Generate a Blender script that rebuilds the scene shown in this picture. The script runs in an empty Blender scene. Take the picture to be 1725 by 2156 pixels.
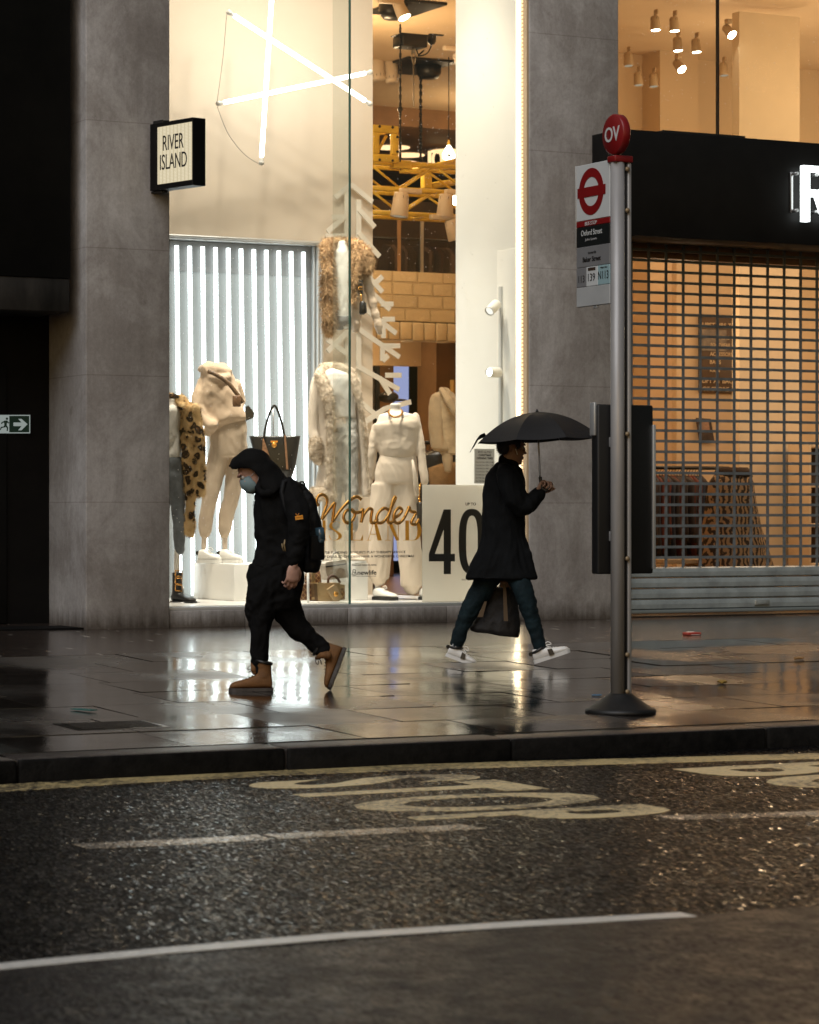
import bpy, bmesh, math, random
from mathutils import Vector, Matrix, noise
random.seed(7)
R_ = math.radians
scene = bpy.context.scene
COL = scene.collection
# ------------------------------------------------------------------ view geometry (a level camera, 100 mm)
IW, IH, FPX = 1725.0, 2156.0, 6000.0
CX, CY = IW/2, 1078.0
PHI = math.atan(0.529)
HC = 0.9875                       # eye height above the pavement at the shop front
CAM = Vector((0, 0, HC))
FWD = Vector((math.sin(PHI), math.cos(PHI), 0)); RGT = Vector((math.cos(PHI), -math.sin(PHI), 0)); UP = Vector((0, 0, 1))
YF = 22.4                         # front face of the stone piers
YK = 13.62                        # kerb edge
FALL = 0.03                       # fall of the pavement towards the kerb
ZR = -FALL*(YF-YK) - 0.115        # road level
def ray(px, py): return FWD + RGT*((px-CX)/FPX) + UP*((CY-py)/FPX)
def PD(px, py, t): return CAM + ray(px, py)*t
def PY(px, py, Y): d = ray(px, py); return CAM + d*(Y/d.y)
def PXX(px, py, X): d = ray(px, py); return CAM + d*(X/d.x)
def PZ(px, py, z): d = ray(px, py); return CAM + d*((z-HC)/d.z)
def pave_z(Y): return -FALL*(YF-Y)
def G(px, py):                    # point of the pavement seen at px, py
    d = ray(px, py); t = (-FALL*YF - HC)/(d.z - FALL*d.y); return CAM + d*t
def RD(px, py): return PZ(px, py, ZR)
def depth(p): return (Vector(p)-CAM).dot(FWD)
def XY(px, Y): return PY(px, CY, Y).x
def ZY(py, px, Y): return PY(px, py, Y).z
# ------------------------------------------------------------------ mesh building
class MB:
    def __init__(s): s.v = []; s.f = []; s.m = []; s.cur = 0; s.sm = []; s.smooth = False
    def add(s, vs, fs, smooth=None):
        b = len(s.v); s.v += [tuple(v) for v in vs]
        for f in fs:
            s.f.append(tuple(i+b for i in f)); s.m.append(s.cur); s.sm.append(s.smooth if smooth is None else smooth)
        return s
    def box(s, x0, x1, y0, y1, z0, z1, M=None):
        vs = [Vector((x, y, z)) for z in (z0, z1) for y in (y0, y1) for x in (x0, x1)]
        if M is not None: vs = [M @ v for v in vs]
        return s.add(vs, [(0,2,3,1), (4,5,7,6), (0,1,5,4), (2,6,7,3), (0,4,6,2), (1,3,7,5)], False)
    def bbox(s, x0, x1, y0, y1, z0, z1, b, M=None, seg=2):      # box with bevelled edges
        bm = bmesh.new(); bmesh.ops.create_cube(bm, size=1)
        for v in bm.verts: v.co = Vector(((x0+x1)/2 + v.co.x*(x1-x0), (y0+y1)/2 + v.co.y*(y1-y0), (z0+z1)/2 + v.co.z*(z1-z0)))
        bmesh.ops.bevel(bm, geom=bm.edges[:], offset=b, segments=seg, affect='EDGES', profile=.5)
        vs = [(M @ v.co if M is not None else v.co.copy()) for v in bm.verts]
        bm.verts.index_update(); fs = [[v.index for v in f.verts] for f in bm.faces]; bm.free()
        return s.add(vs, fs, True if seg > 1 else False)
    def prism(s, pts, vec, smooth=False):                      # polygon pts extruded along vec
        n = len(pts); vec = Vector(vec); pts = [Vector(p) for p in pts]
        vs = pts + [p+vec for p in pts]
        fs = [tuple(range(n))[::-1], tuple(range(n, 2*n))] + [(i, (i+1) % n, n+(i+1) % n, n+i) for i in range(n)]
        return s.add(vs, fs, smooth)
    def strip(s, a, b, vec=None):                               # ribbon between two polylines, optional thickness
        n = len(a); 
        if vec is None:
            return s.add(list(a)+list(b), [(i, i+1, n+i+1, n+i) for i in range(n-1)], False)
        vec = Vector(vec); A = [Vector(p) for p in a]; B = [Vector(p) for p in b]
        vs = A + B + [p+vec for p in A] + [p+vec for p in B]; fs = []
        for i in range(n-1):
            fs += [(i, i+1, n+i+1, n+i), (2*n+i, 3*n+i, 3*n+i+1, 2*n+i+1), (i, 2*n+i, 2*n+i+1, i+1), (n+i, n+i+1, 3*n+i+1, 3*n+i)]
        fs += [(0, n, 3*n, 2*n), (n-1, 3*n-1, 4*n-1, 2*n-1)]
        return s.add(vs, fs, False)
    def tube(s, pts, r, n=8, cap=True, flat=None, smooth=True):
        pts = [Vector(p) for p in pts]; k = len(pts)
        rs = r if isinstance(r, list) else [r]*k
        vs = []; up = None
        for i, p in enumerate(pts):
            t = (pts[min(i+1, k-1)] - pts[max(i-1, 0)])
            if t.length < 1e-9: t = Vector((0, 0, 1))
            t.normalize()
            if up is None:
                up = Vector((0, 0, 1)) if abs(t.z) < .9 else Vector((0, 1, 0))
                if flat is not None: up = Vector(flat)
            u = t.cross(up)
            if u.length < 1e-6: u = t.cross(Vector((1, 0, 0)))
            u.normalize(); w = u.cross(t); up = w
            rr = rs[i]; ra, rb = rr if isinstance(rr, (tuple, list)) else (rr, rr)
            for j in range(n):
                a = 2*math.pi*j/n; vs.append(p + u*(ra*math.cos(a)) + w*(rb*math.sin(a)))
        fs = [(i*n+j, i*n+(j+1) % n, (i+1)*n+(j+1) % n, (i+1)*n+j) for i in range(k-1) for j in range(n)]
        b = len(s.v); s.add(vs, fs, smooth)
        if cap: 
            s.f += [tuple(b+j for j in range(n))[::-1], tuple(b+(k-1)*n+j for j in range(n))]; s.m += [s.cur]*2; s.sm += [False]*2
        return s
    def loft(s, rings, cap=True, smooth=True):
        n = len(rings[0]); k = len(rings); vs = [v for r in rings for v in r]
        fs = [(i*n+j, i*n+(j+1) % n, (i+1)*n+(j+1) % n, (i+1)*n+j) for i in range(k-1) for j in range(n)]
        b = len(s.v); s.add(vs, fs, smooth)
        if cap:
            s.f += [tuple(b+j for j in range(n))[::-1], tuple(b+(k-1)*n+j for j in range(n))]; s.m += [s.cur]*2; s.sm += [smooth]*2
        return s
    def lathe(s, c, prof, axis=(0, 0, 1), n=20, cap=True, smooth=True):   # prof: (r, h) along axis from c
        c = Vector(c); a = Vector(axis).normalized(); u = a.orthogonal().normalized(); w = a.cross(u)
        rings = [[c + a*h + (u*math.cos(2*math.pi*j/n) + w*math.sin(2*math.pi*j/n))*max(r, 1e-4) for j in range(n)] for r, h in prof]
        return s.loft(rings, cap, smooth)
    def ball(s, c, r, seg=12, M=None):
        rx, ry, rz = r if isinstance(r, (tuple, list)) else (r, r, r); c = Vector(c); rings = []
        k = max(6, seg*2//3)
        for i in range(k+1):
            th = math.pi*i/k; th = min(max(th, .05), math.pi-.05)
            ring = []
            for j in range(seg):
                a = 2*math.pi*j/seg
                v = Vector((rx*math.sin(th)*math.cos(a), ry*math.sin(th)*math.sin(a), -rz*math.cos(th)))
                ring.append(c + (M @ v if M is not None else v))
            rings.append(ring)
        return s.loft(rings)
    def mesh(s, name):
        me = bpy.data.meshes.new(name); me.from_pydata(s.v, [], s.f)
        me.polygons.foreach_set('material_index', s.m); me.polygons.foreach_set('use_smooth', s.sm)
        bm = bmesh.new(); bm.from_mesh(me); bmesh.ops.recalc_face_normals(bm, faces=bm.faces[:]); bm.to_mesh(me); bm.free()
        me.update(); return me
def link(name, me, mats, parent=None):
    o = bpy.data.objects.new(name, me); COL.objects.link(o)
    for m in (mats if isinstance(mats, (list, tuple)) else [mats]):
        if m is not None: me.materials.append(m)
    if parent is not None:
        o.parent = parent; o.matrix_parent_inverse = parent.matrix_basis.inverted()
    return o
def obj(name, mb, mats, parent=None):
    return link(name, mb.mesh(name), mats, parent)
def thing(name, label, cat, loc=(0, 0, 0), group=None):
    o = bpy.data.objects.new(name, None); COL.objects.link(o); o.location = loc; o.empty_display_size = .1
    o['label'] = label; o['category'] = cat
    if group: o['group'] = group
    return o
def tag(o, label, cat, group=None, kind=None):
    o['label'] = label; o['category'] = cat
    if group: o['group'] = group
    if kind: o['kind'] = kind
    return o
def struct(name, mb, mats):
    o = obj(name, mb, mats); o['kind'] = 'structure'; return o
def baked(ob, mods):                                            # evaluate modifiers into a plain mesh
    for t, kw in mods:
        m = ob.modifiers.new(t, t)
        for k, v in kw.items(): setattr(m, k, v)
    dg = bpy.context.evaluated_depsgraph_get(); dg.update()
    me = bpy.data.meshes.new_from_object(ob.evaluated_get(dg), depsgraph=dg)
    return me
def remesh(mb, name, mats, parent, voxel=.012, it=4, fold=None, fac=.6):
    """one continuous skin over everything in mb; fold(co, no) -> offset along the normal"""
    me = mb.mesh(name); o = bpy.data.objects.new(name, me); COL.objects.link(o)
    me2 = baked(o, [('REMESH', dict(mode='VOXEL', voxel_size=voxel, adaptivity=0.0)), ('SMOOTH', dict(factor=fac, iterations=it))])
    bpy.data.objects.remove(o); bpy.data.meshes.remove(me)
    if fold is not None:
        offs = [fold(v.co, v.normal) for v in me2.vertices]
        nr = [v.normal.copy() for v in me2.vertices]
        for v, d, n in zip(me2.vertices, offs, nr): v.co = v.co + n*d
    for p in me2.polygons: p.use_smooth = True
    me2.update(); me2.name = name
    return link(name, me2, mats, parent)
# silhouettes: rows of (py, left px, right px, depth half-width / half-width[, depth offset in m]) at camera distance t
def sil(mb, rows, t, n=20, sq=1.0, cap=True):
    rings = []
    for row in rows:
        py, xl, xr, dr = row[:4]; dz = row[4] if len(row) > 4 else 0.0
        tilt = row[5] if len(row) > 5 else 0.0                 # px the right side is lower than the left side
        c = PD((xl+xr)/2, py, t+dz); hw = abs(xr-xl)/2*(t/FPX); hd = hw*dr if dr < 5 else dr
        ring = []
        for j in range(n):
            a = 2*math.pi*j/n; ca, sa = math.cos(a), math.sin(a)
            ca = math.copysign(abs(ca)**sq, ca); sa = math.copysign(abs(sa)**sq, sa)
            ring.append(c + RGT*(hw*ca) + FWD*(hd*sa) - UP*(ca*tilt/2*t/FPX))
        rings.append(ring)
    return mb.loft(rings, cap)
def limb(mb, pts, t, n=14):        # pts: (px, py, half width px, depth offset m[, depth ratio])
    P = [PD(p[0], p[1], t+p[3]) for p in pts]
    rs = [(p[2]*t/FPX, p[2]*t/FPX*(p[4] if len(p) > 4 else 1.0)) for p in pts]
    # first radius lies in the picture plane, second across it
    k = len(P); vs = []
    for i in range(k):
        d = (P[min(i+1, k-1)] - P[max(i-1, 0)]).normalized(); u = d.cross(FWD)
        u = u.normalized() if u.length > 1e-5 else RGT.copy(); w = u.cross(d)
        vs.append([P[i] + u*(rs[i][0]*math.cos(2*math.pi*j/n)) + w*(rs[i][1]*math.sin(2*math.pi*j/n)) for j in range(n)])
    mb.loft(vs)
    mb.ball(P[0], min(rs[0])*.98, 10); mb.ball(P[-1], min(rs[-1])*.98, 10)
    return mb
def smooth_pts(pts, sub=4, closed=False):                        # Catmull-Rom through pts of any tuple size
    out = []; n = len(pts)
    for i in range(n if closed else n-1):
        p = [pts[(i+k) % n] if closed else pts[min(max(i+k, 0), n-1)] for k in (-1, 0, 1, 2)]
        for j in range(sub):
            u = j/sub
            out.append(tuple(.5*((2*b)+(-a+c)*u+(2*a-5*b+4*c-d)*u*u+(-a+3*b-3*c+d)*u**3) for a, b, c, d in zip(*p)))
    if not closed: out.append(tuple(pts[-1]))
    return out
def nz(co, s, o=0.0): return noise.noise(Vector((co[0]*s+o, co[1]*s+o*1.7, co[2]*s-o)))
# ------------------------------------------------------------------ materials
def mat(name, col, rough=.6, metal=0.0, spec=.5, var=0.0, vscale=3.0, bump=0.0, bscale=60.0, emit=None, es=0.0, coat=0.0, var2=None, stretch=None, sheen=0.0, rvar=0.0):
    m = bpy.data.materials.new(name); m.use_nodes = True; nt = m.node_tree; N = nt.nodes; L = nt.links
    b = N['Principled BSDF']; b.inputs['Roughness'].default_value = rough; b.inputs['Metallic'].default_value = metal
    b.inputs['Specular IOR Level'].default_value = spec; b.inputs['Base Color'].default_value = (*col, 1)
    if coat: b.inputs['Coat Weight'].default_value = coat; b.inputs['Coat Roughness'].default_value = .08
    if sheen: b.inputs['Sheen Weight'].default_value = sheen
    if emit: b.inputs['Emission Color'].default_value = (*emit, 1); b.inputs['Emission Strength'].default_value = es
    if var or bump or rvar:
        tc = N.new('ShaderNodeTexCoord'); mp = N.new('ShaderNodeMapping'); L.new(tc.outputs['Object'], mp.inputs['Vector'])
        if stretch: mp.inputs['Scale'].default_value = stretch
    if var or rvar:
        n1 = N.new('ShaderNodeTexNoise'); n1.inputs['Scale'].default_value = vscale; n1.inputs['Detail'].default_value = 6; n1.inputs['Roughness'].default_value = .62
        L.new(mp.outputs[0], n1.inputs['Vector'])
    if var:
        r = N.new('ShaderNodeValToRGB'); c2 = var2 or tuple(min(1, c*(1+var)) for c in col); c1 = tuple(c*(1-var) for c in col)
        r.color_ramp.elements[0].position = .32; r.color_ramp.elements[1].position = .68
        r.color_ramp.elements[0].color = (*c1, 1); r.color_ramp.elements[1].color = (*c2, 1)
        L.new(n1.outputs['Fac'], r.inputs['Fac']); L.new(r.outputs['Color'], b.inputs['Base Color'])
    if rvar:
        mr = N.new('ShaderNodeMapRange'); mr.inputs[1].default_value = .3; mr.inputs[2].default_value = .7
        mr.inputs[3].default_value = max(.02, rough-rvar); mr.inputs[4].default_value = rough+rvar
        L.new(n1.outputs['Fac'], mr.inputs[0]); L.new(mr.outputs[0], b.inputs['Roughness'])
    if bump:
        n2 = N.new('ShaderNodeTexNoise'); n2.inputs['Scale'].default_value = bscale; n2.inputs['Detail'].default_value = 4
        L.new(mp.outputs[0], n2.inputs['Vector'])
        bp = N.new('ShaderNodeBump'); bp.inputs['Strength'].default_value = bump; bp.inputs['Distance'].default_value = .01
        L.new(n2.outputs['Fac'], bp.inputs['Height']); L.new(bp.outputs['Normal'], b.inputs['Normal'])
    return m
def emat(name, col, s):
    m = bpy.data.materials.new(name); m.use_nodes = True; N = m.node_tree.nodes; N.clear()
    e = N.new('ShaderNodeEmission'); e.inputs[0].default_value = (*col, 1); e.inputs[1].default_value = s
    o = N.new('ShaderNodeOutputMaterial'); m.node_tree.links.new(e.outputs[0], o.inputs[0]); return m
def glass_mat(name, tint=(.97, .985, .975), refl=1.0, rough=0.0, film=None, film_fac=0.0):
    m = bpy.data.materials.new(name); m.use_nodes = True; nt = m.node_tree; N = nt.nodes; L = nt.links; N.clear()
    g = N.new('ShaderNodeNewGeometry'); d = N.new('ShaderNodeVectorMath'); d.operation = 'DOT_PRODUCT'
    L.new(g.outputs['Normal'], d.inputs[0]); L.new(g.outputs['Incoming'], d.inputs[1])
    ab = N.new('ShaderNodeMath'); ab.operation = 'ABSOLUTE'; L.new(d.outputs['Value'], ab.inputs[0])
    om = N.new('ShaderNodeMath'); om.operation = 'SUBTRACT'; om.inputs[0].default_value = 1; L.new(ab.outputs[0], om.inputs[1])
    pw = N.new('ShaderNodeMath'); pw.operation = 'POWER'; L.new(om.outputs[0], pw.inputs[0]); pw.inputs[1].default_value = 5
    ml = N.new('ShaderNodeMath'); ml.operation = 'MULTIPLY_ADD'; L.new(pw.outputs[0], ml.inputs[0]); ml.inputs[1].default_value = .96*refl; ml.inputs[2].default_value = .04*refl
    t = N.new('ShaderNodeBsdfTransparent'); t.inputs[0].default_value = (*tint, 1)
    gl = N.new('ShaderNodeBsdfGlossy'); gl.inputs['Roughness'].default_value = rough
    mx = N.new('ShaderNodeMixShader'); L.new(ml.outputs[0], mx.inputs[0]); L.new(t.outputs[0], mx.inputs[1]); L.new(gl.outputs[0], mx.inputs[2])
    out = N.new('ShaderNodeOutputMaterial'); last = mx
    if film:
        df = N.new('ShaderNodeBsdfDiffuse'); df.inputs[0].default_value = (*film, 1)
        m2 = N.new('ShaderNodeMixShader'); m2.inputs[0].default_value = film_fac; L.new(mx.outputs[0], m2.inputs[1]); L.new(df.outputs[0], m2.inputs[2]); last = m2
    L.new(last.outputs[0], out.inputs[0]); return m
# ------------------------------------------------------------------ lettering
def text_mesh(txt, origin, ux, uy, w, h, name, mats, parent, thick=.003, bold=0.0, spacing=1.0, fit=True, line=1.0):
    """lettering filling the w x h rectangle at origin, along ux (reading direction) and uy (up)"""
    c = bpy.data.curves.new(name, 'FONT'); c.body = txt; c.size = 1; c.offset = bold; c.space_character = spacing; c.space_line = line; c.align_x = 'CENTER'
    c.fill_mode = 'BOTH'; c.extrude = .5; c.resolution_u = 4
    o = bpy.data.objects.new(name, c); COL.objects.link(o)
    dg = bpy.context.evaluated_depsgraph_get(); dg.update()
    me = bpy.data.meshes.new_from_object(o.evaluated_get(dg), depsgraph=dg); bpy.data.objects.remove(o)
    xs = [v.co.x for v in me.vertices]; ys = [v.co.y for v in me.vertices]
    x0, x1, y0, y1 = min(xs), max(xs), min(ys), max(ys); sx = w/(x1-x0); sy = h/(y1-y0)
    ux = Vector(ux).normalized(); uy = Vector(uy).normalized(); nn = ux.cross(uy); origin = Vector(origin)
    for v in me.vertices: v.co = origin + ux*((v.co.x-x0)*sx) + uy*((v.co.y-y0)*sy) + nn*((v.co.z+.5)*thick)
    me.materials.clear(); me.update()
    return link(name, me, mats, parent)
def join_into(mes, name, mats, parent):
    mb = MB()
    for o in mes:
        vs = [v.co.copy() for v in o.data.vertices]; mb.add(vs, [tuple(p.vertices) for p in o.data.polygons], False)
        d = o.data; bpy.data.objects.remove(o); bpy.data.meshes.remove(d)
    return obj(name, mb, mats, parent)
XV, YV, ZV = Vector((1, 0, 0)), Vector((0, 1, 0)), Vector((0, 0, 1))
# ================================================================== materials of the setting
def stone_mat():
    m = mat('pier_stone', (.34, .305, .285), rough=.75, bump=.25, bscale=90)
    nt = m.node_tree; N = nt.nodes; L = nt.links; b = N['Principled BSDF']
    tc = N.new('ShaderNodeTexCoord')
    def nse(scale, st, det=7, ro=.65):
        mp = N.new('ShaderNodeMapping'); mp.inputs['Scale'].default_value = st; L.new(tc.outputs['Object'], mp.inputs[0])
        n = N.new('ShaderNodeTexNoise'); n.inputs['Scale'].default_value = scale; n.inputs['Detail'].default_value = det; n.inputs['Roughness'].default_value = ro
        L.new(mp.outputs[0], n.inputs[0]); return n
    big = nse(1.1, (1, 1, 1)); streak = nse(14, (1, 1, .06)); fine = nse(34, (1, 1, .8), 9, .8); patch = nse(1.5, (1.2, 1, .8), 8, .72); patch.inputs['Distortion'].default_value = .6; spot = nse(5, (1, 1, .7), 9, .75)
    def ramp(src, p0, c0, p1, c1):
        r = N.new('ShaderNodeValToRGB'); e = r.color_ramp.elements; e[0].position = p0; e[0].color = (*c0, 1); e[1].position = p1; e[1].color = (*c1, 1)
        L.new(src, r.inputs[0]); return r.outputs[0]
    def mix(a, bb, fac, mode='MULTIPLY'):
        x = N.new('ShaderNodeMix'); x.data_type = 'RGBA'; x.blend_type = mode; x.inputs[0].default_value = fac
        L.new(a, x.inputs[6]); L.new(bb, x.inputs[7]); return x.outputs[2]
    base = ramp(big.outputs[0], .3, (.37, .35, .34), .7, (.52, .505, .495))
    c = mix(base, ramp(streak.outputs[0], .3, (.80, .795, .79), .62, (1.04, 1.04, 1.04)), .55)
    c = mix(c, ramp(patch.outputs[0], .42, (.72, .70, .68), .62, (1.10, 1.11, 1.12)), .9)
    c = mix(c, ramp(spot.outputs[0], .60, (1, 1, 1), .70, (.62, .58, .55)), .8)
    c = mix(c, ramp(fine.outputs[0], .3, (.74, .73, .72), .7, (1.14, 1.14, 1.14)), .8)
    sp = N.new('ShaderNodeSeparateXYZ'); L.new(tc.outputs['Object'], sp.inputs[0])
    md = N.new('ShaderNodeMath'); md.operation = 'PINGPONG'; md.inputs[1].default_value = .535; L.new(sp.outputs[2], md.inputs[0])
    lt = N.new('ShaderNodeMath'); lt.operation = 'LESS_THAN'; lt.inputs[1].default_value = .004; L.new(md.outputs[0], lt.inputs[0])
    dk = N.new('ShaderNodeMix'); dk.data_type = 'RGBA'; dk.blend_type = 'MULTIPLY'; L.new(lt.outputs[0], dk.inputs[0]); L.new(c, dk.inputs[6]); dk.inputs[7].default_value = (.76, .74, .72, 1)
    # damp dirt in the lowest hand's breadth
    dr = N.new('ShaderNodeMapRange'); dr.inputs[1].default_value = .0; dr.inputs[2].default_value = .16; dr.inputs[3].default_value = 1; dr.inputs[4].default_value = 0
    ad = N.new('ShaderNodeMath'); ad.operation = 'MULTIPLY_ADD'; L.new(streak.outputs[0], ad.inputs[0]); ad.inputs[1].default_value = -.3; L.new(sp.outputs[2], ad.inputs[2])
    a2 = N.new('ShaderNodeMath'); a2.operation = 'ADD'; a2.inputs[1].default_value = .13; L.new(ad.outputs[0], a2.inputs[0]); L.new(a2.outputs[0], dr.inputs[0])
    d2 = N.new('ShaderNodeMix'); d2.data_type = 'RGBA'; d2.blend_type = 'MULTIPLY'; L.new(dr.outputs[0], d2.inputs[0]); L.new(dk.outputs[2], d2.inputs[6]); d2.inputs[7].default_value = (.3, .27, .24, 1)
    L.new(d2.outputs[2], b.inputs['Base Color']); return m
M = {}
M['stone'] = stone_mat()
M['black'] = mat('black_panel', (.0035, .0033, .003), rough=.5, var=.4, vscale=4, spec=.2)
M['blackwall'] = mat('black_render', (.0035, .003, .0028), rough=.7, var=.5, vscale=3, spec=.15)
M['grime'] = mat('weathered_metal', (.022, .020, .018), rough=.55, var=.9, vscale=3.5, stretch=(1, 1, .35), spec=.3)
M['cream'] = mat('cream_wall', (.74, .64, .52), rough=.7, var=.03, vscale=1.5)
M['white'] = mat('white_paint', (.78, .76, .70), rough=.5, var=.02, vscale=2)
M['whitegloss'] = mat('white_gloss', (.8, .79, .76), rough=.25, var=.02, vscale=2)
M['steel'] = mat('brushed_steel', (.42, .42, .42), rough=.32, metal=.85, var=.15, vscale=6, stretch=(1, 1, .1))
M['alu'] = mat('silver_profile', (.6, .61, .61), rough=.35, metal=.6)
M['dark'] = mat('dark_steel', (.02, .019, .018), rough=.4, metal=.3)
M['warm'] = mat('warm_plaster', (.62, .47, .30), rough=.75, var=.04, vscale=1.2)
M['warmdk'] = mat('brown_panel', (.22, .12, .055), rough=.6, var=.2, vscale=2)
M['brown'] = mat('shadow_brown', (.06, .035, .02), rough=.7, var=.3, vscale=2)
M['glass'] = glass_mat('shop_glass')
M['glassedge'] = mat('glass_edge', (.05, .16, .13), rough=.1, spec=.8)
M['fin'] = glass_mat('fin_glass', tint=(.94, .965, .955), refl=1.6)

def grain(nt, b, scale, tx, ty, depth_=.30, polish=False):
    # every wet stone is a small facet with a lean of its own
    N = nt.nodes; L = nt.links; tc = N.new('ShaderNodeTexCoord'); mp = N.new('ShaderNodeMapping'); mp.inputs['Scale'].default_value = (1, depth_, 1); mp.inputs['Rotation'].default_value = (0, 0, -.12); L.new(tc.outputs['Object'], mp.inputs[0])
    v = N.new('ShaderNodeTexVoronoi'); v.inputs['Scale'].default_value = scale; v.voronoi_dimensions = '2D'; L.new(mp.outputs[0], v.inputs[0])
    sb = N.new('ShaderNodeVectorMath'); sb.operation = 'SUBTRACT'; sb.inputs[1].default_value = (.5, .5, .5); L.new(v.outputs['Color'], sb.inputs[0])
    n = N.new('ShaderNodeTexNoise'); n.inputs['Scale'].default_value = 1.3; n.inputs['Detail'].default_value = 3; L.new(tc.outputs['Object'], n.inputs[0])
    ml = N.new('ShaderNodeVectorMath'); ml.operation = 'MULTIPLY'; ml.inputs[1].default_value = (tx*2, ty*2, 0); L.new(sb.outputs[0], ml.inputs[0])
    sc_ = N.new('ShaderNodeVectorMath'); sc_.operation = 'SCALE'; L.new(ml.outputs[0], sc_.inputs[0])
    mr = N.new('ShaderNodeMapRange'); mr.inputs[1].default_value = .3; mr.inputs[2].default_value = .7; mr.inputs[3].default_value = .65; mr.inputs[4].default_value = 1.25; L.new(n.outputs[0], mr.inputs[0]); L.new(mr.outputs[0], sc_.inputs['Scale'])
    g = N.new('ShaderNodeNewGeometry'); ad = N.new('ShaderNodeVectorMath'); ad.operation = 'ADD'; L.new(g.outputs['Normal'], ad.inputs[0]); L.new(sc_.outputs[0], ad.inputs[1])
    no = N.new('ShaderNodeVectorMath'); no.operation = 'NORMALIZE'; L.new(ad.outputs[0], no.inputs[0]); L.new(no.outputs[0], b.inputs['Normal'])
    if polish:      # few stones are polished, most are dull
        sp = N.new('ShaderNodeSeparateColor'); L.new(v.outputs['Color'], sp.inputs[0]); m2 = N.new('ShaderNodeMapRange'); m2.inputs[1].default_value = .55; m2.inputs[2].default_value = .9; m2.inputs[3].default_value = .46; m2.inputs[4].default_value = .10
        L.new(sp.outputs[2], m2.inputs[0]); L.new(m2.outputs[0], b.inputs['Roughness'])
        m3 = N.new('ShaderNodeMapRange'); m3.inputs[1].default_value = .45; m3.inputs[2].default_value = .95; m3.inputs[3].default_value = .025; m3.inputs[4].default_value = .42; L.new(sp.outputs[2], m3.inputs[0]); L.new(m3.outputs[0], b.inputs['Specular IOR Level'])
def asphalt(name, base, rough, bscale, bstr, dist, var, spec=.5, rvar=.05):
    m = mat(name, base, rough=rough, var=var, vscale=7, rvar=rvar, spec=spec)
    grain(m.node_tree, m.node_tree.nodes['Principled BSDF'], bscale, bstr, dist, .30, bscale == 140); return m
M['asphalt'] = asphalt('wet_asphalt', (.0042, .004, .0039), .16, 140, .15, .24, .6, .22, .04)
M['asphalt2'] = asphalt('smooth_asphalt', (.0145, .0132, .013), .40, 130, .14, .14, .5, .12, .12)
def wet_slab():
    m = mat('wet_paving', (.062, .05, .042), rough=.16, spec=1.0)
    nt = m.node_tree; N = nt.nodes; L = nt.links; b = N['Principled BSDF']; tc = N.new('ShaderNodeTexCoord')
    def nse(scale, st=(1, 1, 1), det=5):
        mp = N.new('ShaderNodeMapping'); mp.inputs['Scale'].default_value = st; L.new(tc.outputs['Object'], mp.inputs[0])
        n = N.new('ShaderNodeTexNoise'); n.inputs['Scale'].default_value = scale; n.inputs['Detail'].default_value = det; L.new(mp.outputs[0], n.inputs[0]); return n
    a = nse(.9, (1, .7, 1), 8); r = N.new('ShaderNodeValToRGB'); e = r.color_ramp.elements; e[0].position = .40; e[0].color = (.055, .055, .055, 1); e[1].position = .66; e[1].color = (.30, .30, .30, 1)
    L.new(a.outputs[0], r.inputs[0]); L.new(r.outputs[0], b.inputs['Roughness'])
    c = nse(5); r2 = N.new('ShaderNodeValToRGB'); e = r2.color_ramp.elements; e[0].position = .3; e[0].color = (.022, .017, .014, 1); e[1].position = .7; e[1].color = (.050, .039, .032, 1)
    L.new(c.outputs[0], r2.inputs[0]); L.new(r2.outputs[0], b.inputs['Base Color'])
    w = nse(3.2, (1, .8, 1), 3); f = nse(75, (1, 1, 1), 3)
    b1 = N.new('ShaderNodeBump'); b1.inputs['Strength'].default_value = .34; b1.inputs['Distance'].default_value = .008; L.new(w.outputs[0], b1.inputs['Height'])
    b2 = N.new('ShaderNodeBump'); b2.inputs['Strength'].default_value = .16; b2.inputs['Distance'].default_value = .0025; L.new(f.outputs[0], b2.inputs['Height']); L.new(b1.outputs[0], b2.inputs['Normal'])
    L.new(b2.outputs[0], b.inputs['Normal'])
    g = N.new('ShaderNodeNewGeometry')      # every slab a little different in tone and polish
    mr = N.new('ShaderNodeMapRange'); mr.inputs[3].default_value = .55; mr.inputs[4].default_value = 1.25; L.new(g.outputs['Random Per Island'], mr.inputs[0])
    mm = N.new('ShaderNodeMix'); mm.data_type = 'RGBA'; mm.blend_type = 'MULTIPLY'; mm.inputs[0].default_value = 1; L.new(r2.outputs[0], mm.inputs[6]); L.new(mr.outputs[0], mm.inputs[7])
    gum = N.new('ShaderNodeTexVoronoi'); gum.inputs['Scale'].default_value = 2.6; L.new(tc.outputs['Object'], gum.inputs[0]); lt = N.new('ShaderNodeMath'); lt.operation = 'LESS_THAN'; lt.inputs[1].default_value = .045; L.new(gum.outputs['Distance'], lt.inputs[0])
    m3 = N.new('ShaderNodeMix'); m3.data_type = 'RGBA'; L.new(lt.outputs[0], m3.inputs[0]); L.new(mm.outputs[2], m3.inputs[6]); m3.inputs[7].default_value = (.09, .08, .07, 1); L.new(m3.outputs[2], b.inputs['Base Color'])
    ra = N.new('ShaderNodeMath'); ra.operation = 'MULTIPLY'; mr2 = N.new('ShaderNodeMapRange'); mr2.inputs[3].default_value = .6; mr2.inputs[4].default_value = 1.6; L.new(g.outputs['Random Per Island'], mr2.inputs[0]); L.new(mr2.outputs[0], ra.inputs[0]); L.new(r.outputs[0], ra.inputs[1]); L.new(ra.outputs[0], b.inputs['Roughness']); b.inputs['Coat Weight'].default_value = .85; b.inputs['Coat IOR'].default_value = 1.6; L.new(ra.outputs[0], b.inputs['Coat Roughness']); L.new(b2.outputs[0], b.inputs['Coat Normal']); return m
M['slab'] = wet_slab()
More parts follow.
